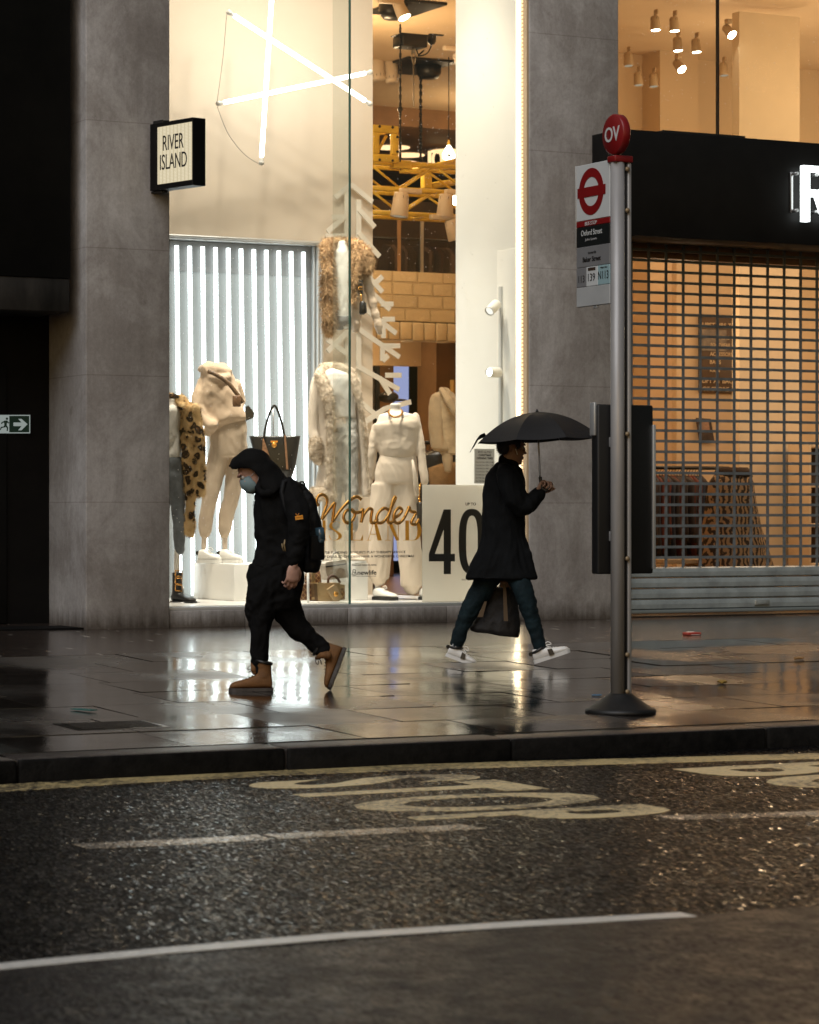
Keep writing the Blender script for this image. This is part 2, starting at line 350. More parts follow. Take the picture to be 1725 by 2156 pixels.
M['grout'] = mat('wet_joint', (.02, .017, .015), rough=.10, spec=1.0)
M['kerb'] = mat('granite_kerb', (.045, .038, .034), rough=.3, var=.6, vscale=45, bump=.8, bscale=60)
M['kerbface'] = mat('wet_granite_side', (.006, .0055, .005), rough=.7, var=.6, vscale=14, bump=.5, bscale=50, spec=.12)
def fleck():
    m = mat('flecked_strip', (.042, .030, .024), rough=.22, var=.3, vscale=6, bump=.5, bscale=60)
    nt = m.node_tree; N = nt.nodes; L = nt.links; b = N['Principled BSDF']; src = b.inputs['Base Color'].links[0].from_socket
    tc = N.new('ShaderNodeTexCoord'); mp = N.new('ShaderNodeMapping'); mp.inputs['Scale'].default_value = (1, .22, 1); L.new(tc.outputs['Object'], mp.inputs[0])
    v = N.new('ShaderNodeTexVoronoi'); v.inputs['Scale'].default_value = 12; L.new(mp.outputs[0], v.inputs[0])
    s = N.new('ShaderNodeSeparateColor'); L.new(v.outputs['Color'], s.inputs[0])
    mr = N.new('ShaderNodeMapRange'); mr.inputs[1].default_value = .45; mr.inputs[2].default_value = 1.0; mr.inputs[3].default_value = 0.0; mr.inputs[4].default_value = .25; L.new(s.outputs[0], mr.inputs[0])
    lt = N.new('ShaderNodeMath'); lt.operation = 'LESS_THAN'; L.new(v.outputs['Distance'], lt.inputs[0]); L.new(mr.outputs[0], lt.inputs[1])
    x = N.new('ShaderNodeMix'); x.data_type = 'RGBA'; L.new(lt.outputs[0], x.inputs[0]); L.new(src, x.inputs[6]); x.inputs[7].default_value = (.5, .45, .38, 1)
    L.new(x.outputs[2], b.inputs['Base Color']); b.inputs['Coat Weight'].default_value = .7; b.inputs['Coat IOR'].default_value = 1.45; b.inputs['Coat Roughness'].default_value = .16; return m
M['fleck'] = fleck()
def paint(name, col, wear, rough=.4, scale=30):
    m = mat(name, col, rough=rough); grain(m.node_tree, m.node_tree.nodes['Principled BSDF'], 165, .14, .18); nt = m.node_tree; N = nt.nodes; L = nt.links; b = N['Principled BSDF']
    tc = N.new('ShaderNodeTexCoord'); n = N.new('ShaderNodeTexNoise'); n.inputs['Scale'].default_value = scale; n.inputs['Detail'].default_value = 8; n.inputs['Roughness'].default_value = .75; L.new(tc.outputs['Object'], n.inputs[0])
    n3 = N.new('ShaderNodeTexNoise'); n3.inputs['Scale'].default_value = 1.6; L.new(tc.outputs['Object'], n3.inputs[0])
    ad = N.new('ShaderNodeMath'); ad.operation = 'MULTIPLY_ADD'; L.new(n3.outputs[0], ad.inputs[0]); ad.inputs[1].default_value = .5; L.new(n.outputs[0], ad.inputs[2])
    r = N.new('ShaderNodeValToRGB'); e = r.color_ramp.elements; e[0].position = wear+.22; e[1].position = wear+.34
    e[0].color = (.025, .021, .018, 1); e[1].color = (*col, 1); L.new(ad.outputs[0], r.inputs[0]); L.new(r.outputs[0], b.inputs['Base Color']); return m
M['yellow'] = paint('worn_yellow_paint', (.56, .43, .20), .455)
M['cream_paint'] = paint('lane_letter_paint', (.72, .57, .31), .41)
M['white_line'] = paint('white_line_paint', (.72, .69, .63), .26, rough=.3)
M['worn_line'] = paint('worn_line_paint', (.75, .62, .45), .44, rough=.14, scale=40)
# ================================================================== road, kerb, pavement
X0, X1 = -14.0, 34.0
mb = MB(); mb.box(-60, 80, -40, YK-.02, ZR-.4, ZR); struct('road', mb, M['asphalt'])
# white line and the smoother lane this side of it
wl = [RD(p, y) for p, y in ((0, 2038), (360, 2003), (725, 1972), (1090, 1948), (1450, 1928))]
wdir = (wl[-1]-wl[0]).normalized()
def along(P0, d, x): return P0 + d*((x-P0.x)/d.x)
mb = MB(); a0 = along(wl[0], wdir, -40); a1 = along(wl[-1], wdir, 70)
mb.prism([(a0.x, -39, ZR), (a1.x, -39, ZR), (a1.x, a1.y-.02, ZR), (a0.x, a0.y-.02, ZR)], (0, 0, .004)); struct('near_lane', mb, M['asphalt2'])
def line(name, pts, w, material, zoff=-.002):
    P = [Vector((p.x, p.y, ZR+zoff)) for p in pts]; A = [p+Vector((0, w/2, 0)) for p in P]; B = [p-Vector((0, w/2, 0)) for p in P]
    mb = MB(); mb.strip(A, B, (0, 0, .0036)); return struct(name, mb, material)
line('white_lane_line', [along(wl[0], (wl[1]-wl[0]).normalized(), wl[0].x-8)] + wl, .105, M['white_line'], .002)
yl = [RD(p, y) for p, y in ((0, 1660), (300, 1641), (600, 1626), (900, 1615), (1200, 1606), (1500, 1598), (1725, 1592))]
line('yellow_kerb_line', [along(yl[0], (yl[1]-yl[0]).normalized(), -14)] + yl + [along(yl[-1], (yl[-1]-yl[-2]).normalized(), 30)], .33, M['yellow'])
mb = MB()
for seg in (((170, 1783), (420, 1771), (560, 1763)), ((575, 1762), (690, 1756), (850, 1748)), ((862, 1748), (1000, 1741)), ((1405, 1722), (1540, 1719), (1590, 1717)), ((1598, 1717), (1725, 1713), (1900, 1706))):
    P = [RD(*q) + Vector((0, 0, -.002)) for q in seg]
    mb.strip([p+Vector((0, .10, 0)) for p in P], [p-Vector((0, .09, 0)) for p in P], (0, 0, .0036))
struct('worn_bay_line', mb, M['worn_line'])
def road_word(word, name, xb, xt, yfar, ynear, bold):
    o = text_mesh(word, (xb, yfar, ZR-.002), (0, -1, 0), (1, 0, 0), yfar-ynear, xt-xb, name, M['cream_paint'], None, .0042, bold, 1.1)
    o['kind'] = 'structure'; return o
s0, s1, p0, p1 = RD(562, 1658), RD(1097, 1646), RD(790, 1716), RD(1391, 1703)
road_word('STOP', 'stop_marking', (s0.x+p0.x)/2, (s1.x+p1.x)/2, RD(850, 1633).y, RD(1180, 1727).y, .028)
b0 = RD(1432, 1623)
road_word('BUS', 'bus_marking', b0.x, b0.x+(s1.x-s0.x+p1.x-p0.x)/2, RD(1690, 1606).y, RD(1725, 1690).y-.1, .028)
# kerb stones
mb = MB(); rr = random.Random(3); x = X0-20
while x < X1+25:
    w = 1.35 + rr.random()*.5; dz = rr.uniform(-.004, .004); z = pave_z(YK+.15)+dz
    mb.cur = 0; mb.bbox(x, x+w-.008, YK-.005+rr.uniform(-.006, .006), YK+.30, ZR-.1, z, .018, None, 2); x += w
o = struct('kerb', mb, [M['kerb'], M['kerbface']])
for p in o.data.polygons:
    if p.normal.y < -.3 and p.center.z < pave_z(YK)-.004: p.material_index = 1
# paving slabs: each lies at its own slight tilt, so the reflections break from slab to slab
ystrip = G(330, 1375).y
mb = MB(); rr = random.Random(11); nrow = 8; rows = [YK+.305 + (ystrip-YK-.305)*i/nrow for i in range(nrow+1)]
for i in range(nrow):
    y0, y1 = rows[i], rows[i+1]; x = X0-20 + rr.random()
    while x < X1+25:
        w = rr.choice((.75, .9, .9, 1.05)); h = [rr.uniform(-.0028, .0028) for _ in range(4)]; g = .0055
        vs = []
        for k, (xx, yy) in enumerate(((x+g, y0+g), (x+w-g, y0+g), (x+w-g, y1-g), (x+g, y1-g))): vs.append((xx, yy, pave_z(yy)+h[k]))
        vs += [(a, b, c-.05) for a, b, c in vs]
        mb.add(vs, [(0, 1, 2, 3), (0, 4, 5, 1), (1, 5, 6, 2), (2, 6, 7, 3), (3, 7, 4, 0)], False); x += w
struct('pavement', mb, M['slab'])
mb = MB(); mb.prism([(X0-30, YK+.2, pave_z(YK+.2)-.004), (X1+40, YK+.2, pave_z(YK+.2)-.004), (X1+40, ystrip+.02, pave_z(ystrip)-.004), (X0-30, ystrip+.02, pave_z(ystrip)-.004)], (0, 0, -.3)); struct('paving_bed', mb, M['grout'])
mb = MB(); mb.prism([(X0-30, ystrip, pave_z(ystrip)-.001), (X1+40, ystrip, pave_z(ystrip)-.001), (X1+40, YF+3, pave_z(YF+3)-.001), (X0-30, YF+3, pave_z(YF+3)-.001)], (0, 0, -.3)); struct('flecked_pavement_strip', mb, M['fleck'])
# drain cover and litter
c = G(235, 1528); mb = MB(); mb.bbox(-.28, .28, -.2, .2, -.01, .004, .004)
for i in range(7): mb.box(-.24, .24, -.165+i*.05, -.145+i*.05, .004, .008)
o = obj('drain_cover', mb, mat('iron_cover', (.03, .026, .022), rough=.3, metal=.4, var=.4, vscale=12)); o.location = c; o.rotation_euler = (math.atan(FALL), 0, 0)
tag(o, 'small rectangular iron drain cover set in the wet pavement near the kerb', 'drain cover')
def litter(name, label, cat, px, py, shape, col, rough=.5):
    c = G(px, py); mb = MB(); a = random.random()*3
    vs = [Vector((math.cos(a)*x-math.sin(a)*y, math.sin(a)*x+math.cos(a)*y, z)) for x, y, z in shape]
    mb.prism(vs, (0, 0, .006)); o = obj(name, mb, mat(name+'_surface', col, rough=rough, var=.3, vscale=20)); o.location = c + Vector((0, 0, .006)); tag(o, label, cat)
leaf = [(-.07, 0, 0), (-.03, .028, .012), (.01, .035, .006), (.05, .02, .015), (.085, 0, .004), (.05, -.022, .012), (0, -.034, .004), (-.04, -.02, .01)]
litter('fallen_leaf', 'small yellow fallen leaf on the wet pavement right of the bus stop', 'leaf', 1521, 1440, leaf, (.30, .19, .03))
litter('fallen_leaf', 'dull orange scrap of leaf on the pavement far right, nearer the shutter', 'leaf', 1682, 1390, leaf, (.25, .13, .04))
litter('sweet_wrapper', 'dark teal wrapper lying on the wet slabs near the left pier', 'litter', 178, 1497, [(-.09, -.02, 0), (.09, -.03, 0), (.1, .02, 0), (-.08, .03, 0)], (.02, .12, .11))
litter('bottle_cap', 'tiny blue bottle cap on the pavement left of the bus stop base', 'litter', 1257, 1466, [(.035*math.cos(i*.628), .035*math.sin(i*.628), 0) for i in range(10)], (.03, .16, .3))
c = G(1457, 1337); pk = thing('cigarette_packet', 'crumpled red and white packet dropped in front of the shutter', 'litter', c)
mb = MB(); mb.bbox(-.065, .065, -.05, .05, 0, .024, .006); o = obj('box', mb, mat('red_card', (.36, .04, .025), rough=.4), pk); o.location = (0, 0, 0); o.matrix_parent_inverse = Matrix()
mb = MB(); mb.prism([(-.04, -.052, .003), (.045, -.052, .003), (.04, .04, .0255), (-.03, .04, .0255)], (0, 0, .003)); o = obj('label_patch', mb, mat('white_card', (.8, .75, .72), rough=.4), pk); o.matrix_parent_inverse = Matrix()
# ================================================================== the shop's masonry
XL0, XL1 = XY(181, YF), XY(358, YF); XR0, XR1 = XY(1115, YF), XY(1303, YF)
SILL = ZY(1276, 500, 22.5); YG = 22.52; TOP = 8.2
YREC = YF + .86
shop = thing('shop_building', 'pale stone shop building with tall lit display window between two piers', 'building', ((XL0+XR1)/2, YF, 0))
mb = MB(); mb.bbox(XL0, XL1, YF, YREC+2.2, -.02, TOP, .012); obj('pier', mb, M['stone'], shop)
mb = MB(); mb.bbox(XR0, XR1, YF, YF+1.0, -.02, TOP, .012); obj('pier', mb, M['stone'], shop)
mb = MB(); xs = [XL1+.002] + [XY(p, YF) for p in (520, 736, 945)] + [XR0-.002]
for i in range(4): mb.bbox(xs[i]+.002, xs[i+1]-.002, YF+.03, YF+.4, -.02, SILL-.03, .006)
mb.box(XL1, XR0, YF+.06, YF+.3, -.02, SILL-.04)
obj('plinth', mb, M['stone'], shop)
mb = MB(); mb.bbox(XL1, XR0, YF+.05, YG+.06, SILL-.03, SILL, .004); obj('window_sill', mb, M['alu'], shop)
XSW = XR0-.022
XJ = XY(737, YG)
for a, b in ((XL1, XJ-.004), (XJ+.004, XSW-.001)):
    mb = MB(); mb.box(a, b, YG, YG+.012, SILL, TOP-.6); obj('window_pane', mb, M['glass'], shop)
mb = MB(); mb.box(XL1, XR0, YF+.02, YG+2.6, TOP-.6, TOP); obj('window_head', mb, M['stone'], shop)
mb = MB(); mb.box(XJ-.006, XJ+.006, YG+.014, YG+.33, SILL, TOP-.6); fin = obj('glass_fin', mb, M['fin'], shop)
mb = MB(); mb.box(XJ-.008, XJ+.008, YG-.004, YG+.0135, SILL, TOP-.6); obj('fin_edge', mb, M['glassedge'], fin)
YW = 24.9; FLOORZ = SILL+.004
XWR = XY(785, YW); XSW0 = XY(977, YF+1.25)
mb = MB(); mb.box(XL1-.5, XR0-.14, YG+.07, YW+.1, FLOORZ-.15, FLOORZ); obj('display_floor', mb, M['whitegloss'], shop)
mb = MB(); mb.box(XL1-.6, XWR, YW, YW+.15, FLOORZ, TOP-.6); obj('display_wall', mb, M['cream'], shop)
mb = MB(); mb.box(XL1-.62, XL1-.5, YG+.1, YW, FLOORZ, TOP-.6); obj('display_wall', mb, M['cream'], shop)
mb = MB(); mb.box(XSW, XR0-.002, YG+.075, YF+1.35, FLOORZ, TOP-.6); sw = obj('side_wall', mb, M['white'], shop)
mb = MB(); mb.box(XSW, XR0-.002, YF+.012, YG-.003, SILL, TOP-.6); obj('window_reveal', mb, M['warm'], shop)
# led strip down the right edge of the window
strip_ = thing('light_strip', 'thin warm white light strip running up the right edge of the window', 'light strip', (XSW+.03, YG+.03, SILL))
mb = MB(); mb.box(XSW-.006, XR0-.003, YG+.03, YG+.072, SILL+.004, TOP-.65); obj('glowing_strip', mb, emat('strip_glow', (1, .80, .52), 6), strip_)
mb = MB()
for i in range(200):
    z = SILL+.02+i*.036; mb.box(XSW-.008, XSW-.001, YF+.075, YF+.1, z, z+.024)
obj('bead_row', mb, emat('bead_glow', (1, .68, .36), 1.6), strip_)
mb = MB(); mb.box(XL0, 44, YF+.02, YF+3, TOP+.003, 24); obj('upper_storeys', mb, M['stone'], shop)
# ---- the store behind: ceiling, mezzanine, back walls, floor
XS0, XS1 = -4.0, 40.0
ZC, YCE, YM, YB = 6.6, 35.0, 30.0, 46.0
mb = MB(); mb.box(XSW+.1, XS1, YG+1.4, YB, -.1, FLOORZ-.004); mb.box(XL1-.5, XSW+.1, YW+.15, YB, -.1, FLOORZ-.004); obj('store_floor', mb, mat('store_floor_tiles', (.35, .24, .14), rough=.3, var=.1), shop)
mb = MB(); mb.box(XS0, XS1, YW+.15, YCE, ZC, ZC+.2); mb.box(XWR+.0, XS1, YG+.2, YW+.15, ZC, ZC+.2); obj('ceiling', mb, M['warm'], shop)
zb = ZY(268, 880, YCE); mb = MB(); mb.box(XS0, XS1, YCE, YCE+.2, zb, ZC+.2); obj('bulkhead', mb, M['warmdk'], shop)
mb = MB(); mb.box(XS0, XS1, YCE+.2, YB, zb, zb+.15); obj('low_ceiling', mb, M['warmdk'], shop)
mb = MB(); mb.box(XS0, XS1, YB, YB+.2, 0, 8); obj('back_wall', mb, M['warmdk'], shop)
# mezzanine: floor slab, brick front with soldier course
ZM1, ZM0 = ZY(573, 880, YM), ZY(716, 880, YM)
def brick_mat():
    m = mat('painted_brick', (.60, .44, .24), rough=.7); nt = m.node_tree; N = nt.nodes; L = nt.links; b = N['Principled BSDF']
    tc = N.new('ShaderNodeTexCoord'); mp = N.new('ShaderNodeMapping'); mp.inputs['Rotation'].default_value = (R_(90), 0, 0); L.new(tc.outputs['Object'], mp.inputs[0])
    br = N.new('ShaderNodeTexBrick'); br.inputs['Scale'].default_value = 1; br.inputs['Brick Width'].default_value = .34; br.inputs['Row Height'].default_value = .155; br.inputs['Mortar Size'].default_value = .012; br.inputs['Mortar Smooth'].default_value = .4
    br.inputs['Color1'].default_value = (.60, .49, .32, 1); br.inputs['Color2'].default_value = (.54, .44, .29, 1); br.inputs['Mortar'].default_value = (.47, .37, .23, 1); br.squash = .8; br.squash_frequency = 3
    L.new(mp.outputs[0], br.inputs[0]); L.new(br.outputs[0], b.inputs['Base Color'])
    n = N.new('ShaderNodeTexNoise'); n.inputs['Scale'].default_value = 12; L.new(tc.outputs['Object'], n.inputs[0])
    ad = N.new('ShaderNodeMath'); ad.operation = 'MULTIPLY_ADD'; L.new(n.outputs[0], ad.inputs[0]); ad.inputs[1].default_value = .5
    iv = N.new('ShaderNodeMath'); iv.operation = 'SUBTRACT'; iv.inputs[0].default_value = 1; L.new(br.outputs['Fac'], iv.inputs[1]); L.new(iv.outputs[0], ad.inputs[2])
    bp = N.new('ShaderNodeBump'); bp.inputs['Strength'].default_value = .8; bp.inputs['Distance'].default_value = .03; L.new(ad.outputs[0], bp.inputs['Height']); L.new(bp.outputs[0], b.inputs['Normal']); return m
M['brick'] = brick_mat()
zs = ZM0 + (ZM1-ZM0)*.27
mb = MB(); mb.box(XS0, XS1, YM, YM+.3, zs, ZM1); obj('brick_band', mb, M['brick'], shop)
M['brickplain'] = mat('painted_brick_plain', (.58, .47, .31), rough=.7, var=.12, vscale=6, bump=.6, bscale=14)
mb = MB(); x = 4.0; rr = random.Random(5)
while x < 26: w = .15+rr.random()*.03; mb.bbox(x, x+w-.012, YM-.01-rr.random()*.02, YM+.3, ZM0+rr.uniform(-.012, .012), zs-.012, .012, None, 2); x += w
obj('soldier_course', mb, M['brickplain'], shop)
mb = MB(); mb.box(XS0, XS1, YM+.3, YB, ZM0+.1, ZM1-.02); obj('mezzanine_floor', mb, M['warmdk'], shop)
mb = MB(); mb.box(XS0, XS1, YM+.3, YM+1.6, ZM0+.085, ZM0+.098); obj('soffit', mb, M['warm'], shop)
# upper floor: dark back panels; ground floor: dark opening between brown columns
mb = MB(); mb.box(XS0, XS1, YM+2.4, YM+2.55, ZM1, ZY(425, 880, YM+2.4)); obj('dark_backdrop', mb, M['brown'], shop)
def col_box(name, pxl, pxr, Y, pyt, pyb, dep, material, parent=shop):
    mb = MB(); mb.box(XY(pxl, Y), XY(pxr, Y), Y, Y+dep, ZY(pyb, (pxl+pxr)/2, Y), ZY(pyt, (pxl+pxr)/2, Y)); return obj(name, mb, material, parent)
mb = MB(); mb.box(XS0, XS1, YM+4.0, YM+4.1, 0, ZM0+.09); obj('dark_backdrop', mb, mat('black_opening', (.012, .009, .007), rough=.6), shop)  # black sheet stands for the dark depth of the opening
mb = MB(); mb.box(XS0, XY(866, YM+1.6), YM+1.6, YM+1.7, ZY(771, 860, YM+1.6), ZM0+.085); mb.box(XY(866, YM+1.6), XY(920, YM+1.6), YM+1.6, YM+1.7, ZY(771, 880, YM+1.6), ZM0+.085); obj('soffit_drop', mb, M['warm'], shop)
col_box('column', 919, 1010, YM+1.2, 717, 1300, .5, M['warmdk'])
col_box('column', 770, 829, YM+1.9, 765, 1300, .5, M['warmdk'])
col_box('lit_column', 955, 1000, YM+1.1, 800, 1300, .09, mat('lit_ochre', (.6, .38, .12), rough=.6))
# ================================================================== right hand shop: glazing, interior
XRT = XS1
mb = MB(); mb.box(XR1-.02, XRT, YG+.1, YG+.112, ZY(330, 1500, YG), TOP); obj('upper_pane', mb, M['glass'], shop)
mb = MB(); mb.box(XY(1524, YG)-.007, XY(1524, YG)+.007, YG+.085, YG+.125, ZY(330, 1500, YG), TOP); obj('pane_joint', mb, M['dark'], shop)
YBW = 29.6
mb = MB(); mb.box(XR1-.6, XRT, YG+.2, YG+.35, ZY(545, 1500, YG), ZY(340, 1500, YG)); obj('shaded_beam', mb, M['warmdk'], shop)  # coloured brown to give the shaded zone under the fascia
mb = MB(); mb.box(17.8, XRT, YBW, YBW+.2, FLOORZ, ZC); obj('store_wall', mb, M['warm'], shop)
mb = MB(); mb.prism([(XR0+.05, YF+1.36, FLOORZ), (XR0+.35, YF+1.02, FLOORZ), (17.75, YBW-.002, FLOORZ), (29.0, YB-.01, FLOORZ), (28.7, YB-.01, FLOORZ), (17.5, YBW, FLOORZ)], (0, 0, ZC-FLOORZ)); obj('partition_wall', mb, M['warm'], shop)
col_box('square_column', 1557, 1684, 26.0, 30, 1320, .14, mat('pale_column', (.66, .53, .36), rough=.7, var=.03))
col_box('wall_panel', 1425, 1590, 27.26, 520, 1320, .1, M['warm'])
col_box('wall_pilaster', 1390, 1470, 29.2, 100, 1320, .4, M['warm'])
col_box('wall_pilaster', 1368, 1455, 28.2, 530, 1320, .35, mat('pale_pilaster', (.70, .55, .37), rough=.7))
# fascia sign over the shutter
YFS = YF - .5; XF0 = XY(1308, YFS); XFE = XS1
YS_ = YF+.16; zt, zbm = ZY(271, 1310, YFS), ZY(496, 1336, YFS)
fs = thing('fascia_sign', 'black box fascia above the roller shutter with glowing white letter', 'shop sign', (XF0+3, YFS, zbm))
mb = MB(); mb.bbox(XF0, XFE, YFS, YS_-.03, zbm, zt, .006); obj('panel', mb, M['black'], fs)
mb = MB(); mb.box(XY(1400, YFS), XY(1572, YFS), YFS+.02, YFS+.2, zt, zt+.02); mb.box(XY(1525, YFS+.1), XY(1538, YFS+.1), YFS+.1, YFS+.15, zt, zt+.03); obj('flashing', mb, M['dark'], fs)
# letter R: stem, bowl, leg, standing off the panel
def L3(px, py): return PY(px, py, YFS-.10)
zR0, zR1 = L3(1690, 467).z, L3(1690, 349).z; xR = L3(1687, 400).x; hR = zR1-zR0; wst = hR*.135
glow = emat('letter_glow', (.93, 1, .98), 3.2); mb = MB()
def r_out(off=0.0):
    w = wst; q = []
    H = hR; W = H*.62
    outer = [(0, 0), (0, H), (W*.55, H)] + [(W*.55 + W*.42*math.sin(a), H*.74 + H*.26*math.cos(a)) for a in [math.pi*i/10 for i in range(1, 10)]] + [(W*.62, H*.48), (W*1.05, 0), (W*1.05-w*1.25, 0), (W*.55-w*.35, H*.455), (w, H*.455), (w, 0)]
    return outer
out = r_out(); inner = [(wst, hR*.575), (hR*.33, hR*.575)] + [(hR*.33 + hR*.155*math.sin(a), hR*.735 - hR*.16*math.cos(a)) for a in [math.pi*i/8 for i in range(1, 8)]] + [(hR*.33, hR*.895), (wst, hR*.895)]
c = bpy.data.curves.new('letter', 'CURVE'); c.dimensions = '2D'; c.fill_mode = 'BOTH'; c.extrude = .03
for pts in (out, inner):
    sp = c.splines.new('POLY'); sp.points.add(len(pts)-1); sp.use_cyclic_u = True
    for p_, q in zip(sp.points, pts): p_.co = (q[0], q[1], 0, 1)
o = bpy.data.objects.new('letter', c); COL.objects.link(o); dg = bpy.context.evaluated_depsgraph_get(); dg.update()
me = bpy.data.meshes.new_from_object(o.evaluated_get(dg), depsgraph=dg); bpy.data.objects.remove(o)
for v in me.vertices: v.co = Vector((xR + v.co.x, YFS-.115 + v.co.z, zR0 + v.co.y))
let = link('letter', me, glow, fs)
for fx, fz in ((-.08, .2), (-.08, .86), (.36, .2), (.36, .86)):
    mb = MB(); mb.tube([(xR+fx*hR, YFS, zR0+fz*hR), (xR+fx*hR, YFS-.10, zR0+fz*hR)], .016, 8); obj('letter_peg', mb, M['steel'], fs)
mb = MB(); mb.bbox(xR-.17*hR+.03, xR-.06*hR+.0, YFS-.02, YFS, zR0+.17*hR, zR0+.9*hR, .004); obj('letter_bracket', mb, M['steel'], fs)
# roller shutter
YS = YF+.16; XS = XR1-.1; rs = thing('roller_shutter', 'grey open-grille roller shutter closed over the shop front', 'shutter', (XS+3, YS, 0))
z_sol = ZY(1193, 1500, YS); z_bot = ZY(1289, 1500, YS); z_top = ZY(440, 1500, YS)
galv = mat('galvanised_grille', (.15, .17, .18), rough=.5, metal=.1, var=.3, vscale=9)
mb = MB(); pitch = .0995; z = z_sol+pitch*.9; k = 0; lx = .193
while z < z_top:
    mb.box(XS, XFE-8, YS-.012, YS+.012, z-.0125, z+.0125)
    z += pitch; k += 1
x = XY(1366, YS)-lx*6
while x < XFE-8:
    mb.box(x-.011, x+.011, YS-.0095, YS+.0095, z_sol, z_top); x += lx
obj('grille', mb, galv, rs)
mb = MB(); ns = 4; hs = (z_sol-z_bot)/(ns+.3)
for i in range(ns):
    zt_ = z_sol - i*hs; prof = [(YS+.01, zt_), (YS-.012, zt_-.012), (YS-.016, zt_-hs*.45), (YS-.012, zt_-hs*.86), (YS+.012, zt_-hs*.97), (YS+.03, zt_-hs*.97), (YS+.03, zt_)]
    mb.prism([(XS, a, b) for a, b in prof], (XFE-8-XS, 0, 0))
obj('slat_panel', mb, mat('galvanised_slats', (.32, .36, .365), rough=.42, metal=.1, var=.25, vscale=5), rs)
mb = MB(); mb.bbox(XS, XFE-8, YS-.025, YS+.03, z_bot, z_bot+hs*.33, .006); obj('bottom_rail', mb, mat('shutter_rail', (.22, .25, .25), rough=.4, metal=.4), rs)
mb = MB(); cx_ = XY(1602, YS); zc_ = ZY(1268, 1602, YS); mb.bbox(cx_-.085, cx_+.085, YS-.028, YS-.006, zc_-.028, zc_+.028, .008)
lk = obj('lock_plate', mb, mat('lock_steel', (.4, .42, .4), rough=.4, metal=.5), rs)
mb = MB(); mb.bbox(cx_-.05, cx_+.05, YS-.033, YS-.0285, zc_-.018, zc_+.012, .002); obj('lock_slot', mb, mat('lock_inner', (.25, .27, .26), rough=.5), lk)
mb = MB(); mb.box(XS, XFE-8, YS-.03, YS+.3, -.02, .012); th = obj('threshold', mb, M['dark'], rs)
# ================================================================== the dark premises at the left
db = thing('dark_shopfront', 'black neighbouring shopfront with heavy fascia and unlit recessed entrance', 'building', (XL0-3, YF, 0))
zf = ZY(655, 100, YF+.1); mb = MB(); mb.bbox(-16, XL0-.10, YF+.09, YREC, zf+.28, TOP, .006); obj('fascia', mb, M['black'], db)
mb = MB(); mb.bbox(-16, XL0-.105, YF+.10, YREC, zf, zf+.278, .006); obj('fascia_skirt', mb, M['grime'], db)
mb = MB(); mb.box(-30, XL0-.004, YF+.1, YF+3, TOP+.003, 22); obj('upper_storeys', mb, M['stone'], db)
mb = MB(); mb.box(-16, XL0-.002, YREC, YREC+.2, -.05, TOP); rw = obj('recess_wall', mb, M['blackwall'], db)
mb = MB(); mb.bbox(XY(-160, YREC), XY(70, YREC)-.25, YREC-.03, YREC-.001, .03, 2.25, .006); dr = obj('door', mb, M['black'], db)
mb = MB(); mb.box(-16, XL0-.002, YF+.04, YREC-.03, pave_z(YF)-.0, .016); obj('door_step', mb, M['blackwall'], db)
# ================================================================== the window: light tubes, panel, ornament
TUBE = emat('tube_glow', (.90, .98, 1.0), 5.2)
TUBE2 = emat('tube_glow_warm', (1, .97, .92), 9)
M['cap'] = mat('tube_cap', (.75, .74, .70), rough=.35)
M['wire'] = mat('thin_wire', (.25, .22, .18), rough=.5)
def neon(label, a, b, Y0, Y1, wires):
    A, B = PY(*a, Y0), PY(*b, Y1); d = (B-A).normalized(); c = 18/222
    t = thing('neon_tube', label, 'light tube', (A+B)/2, 'crossed light tubes hung in the window')
    mb = MB(); mb.tube([A+d*c, B-d*c], .021, 10); obj('glowing_tube', mb, TUBE2, t)
    for P, s in ((A, 1), (B, -1)):
        mb = MB(); mb.tube([P, P+d*s*c*.98], .017, 10); mb.tube([P+d*s*.005, P+d*s*.04], .024, 10); obj('end_cap', mb, M['cap'], t)
    for w_ in wires:
        mb = MB(); mb.tube(smooth_pts([tuple(PY(*p, (Y0+Y1)/2+.03)) for p in w_], 4), .003, 5); obj('cable', mb, M['wire'], t)
neon('bright light tube slanting down to the right, highest of three at its left end', (478, 23), (783, 221), 24.25, 24.25, [[(478, 25), (470, 120), (457, 218)]])
neon('bright light tube rising gently to the right across the other two', (456, 219), (784, 151), 24.32, 24.32, [[(457, 222), (480, 280), (515, 325), (549, 347)]])
neon('near vertical bright light tube hanging below the other two crossed tubes', (576, -60), (550, 348), 24.18, 24.18, [[(556, 345), (549, 280), (556, 200)]])
# back panel with eleven upright tubes
YP = YW-.03
lp = thing('light_display', 'tall silver framed panel of upright white tubes behind the hooded mannequin', 'light panel', PY(510, 1256, YP))
def P_(px, py, Y=YP): return PY(px, py, Y)
xl, xr = P_(330, 800).x, P_(655, 800).x; zt = P_(510, 512).z
mb = MB(); mb.box(xl, xr, YP, YW-.004, FLOORZ, zt); obj('backing', mb, mat('panel_backing', (.20, .205, .20), rough=.6), lp)
zg = P_(510, 577).z
mb = MB(); mb.box(xl, xr, YP-.006, YP-.001, zg, zt-.01); obj('grey_header', mb, mat('panel_header', (.14, .137, .134), rough=.6), lp)
zf = P_(510, 502).z; xf = P_(671, 800).x
mb = MB(); mb.bbox(xl, xf, YP-.10, YW-.003, zt, zf, .008); mb.bbox(xl, xf-.05, YP-.13, YP-.10, zt+.015, zt+.035, .004); obj('frame_rail', mb, M['alu'], lp)
mb = MB()
for i, (a, b, y) in enumerate(((656, 660, -.05), (661, 665, -.09), (666, 671, -.11))):
    mb.bbox(P_(a, 800).x, P_(b, 800).x, YP+y, YW-.003, FLOORZ, zt-.002, .005)
obj('frame_post', mb, M['alu'], lp)
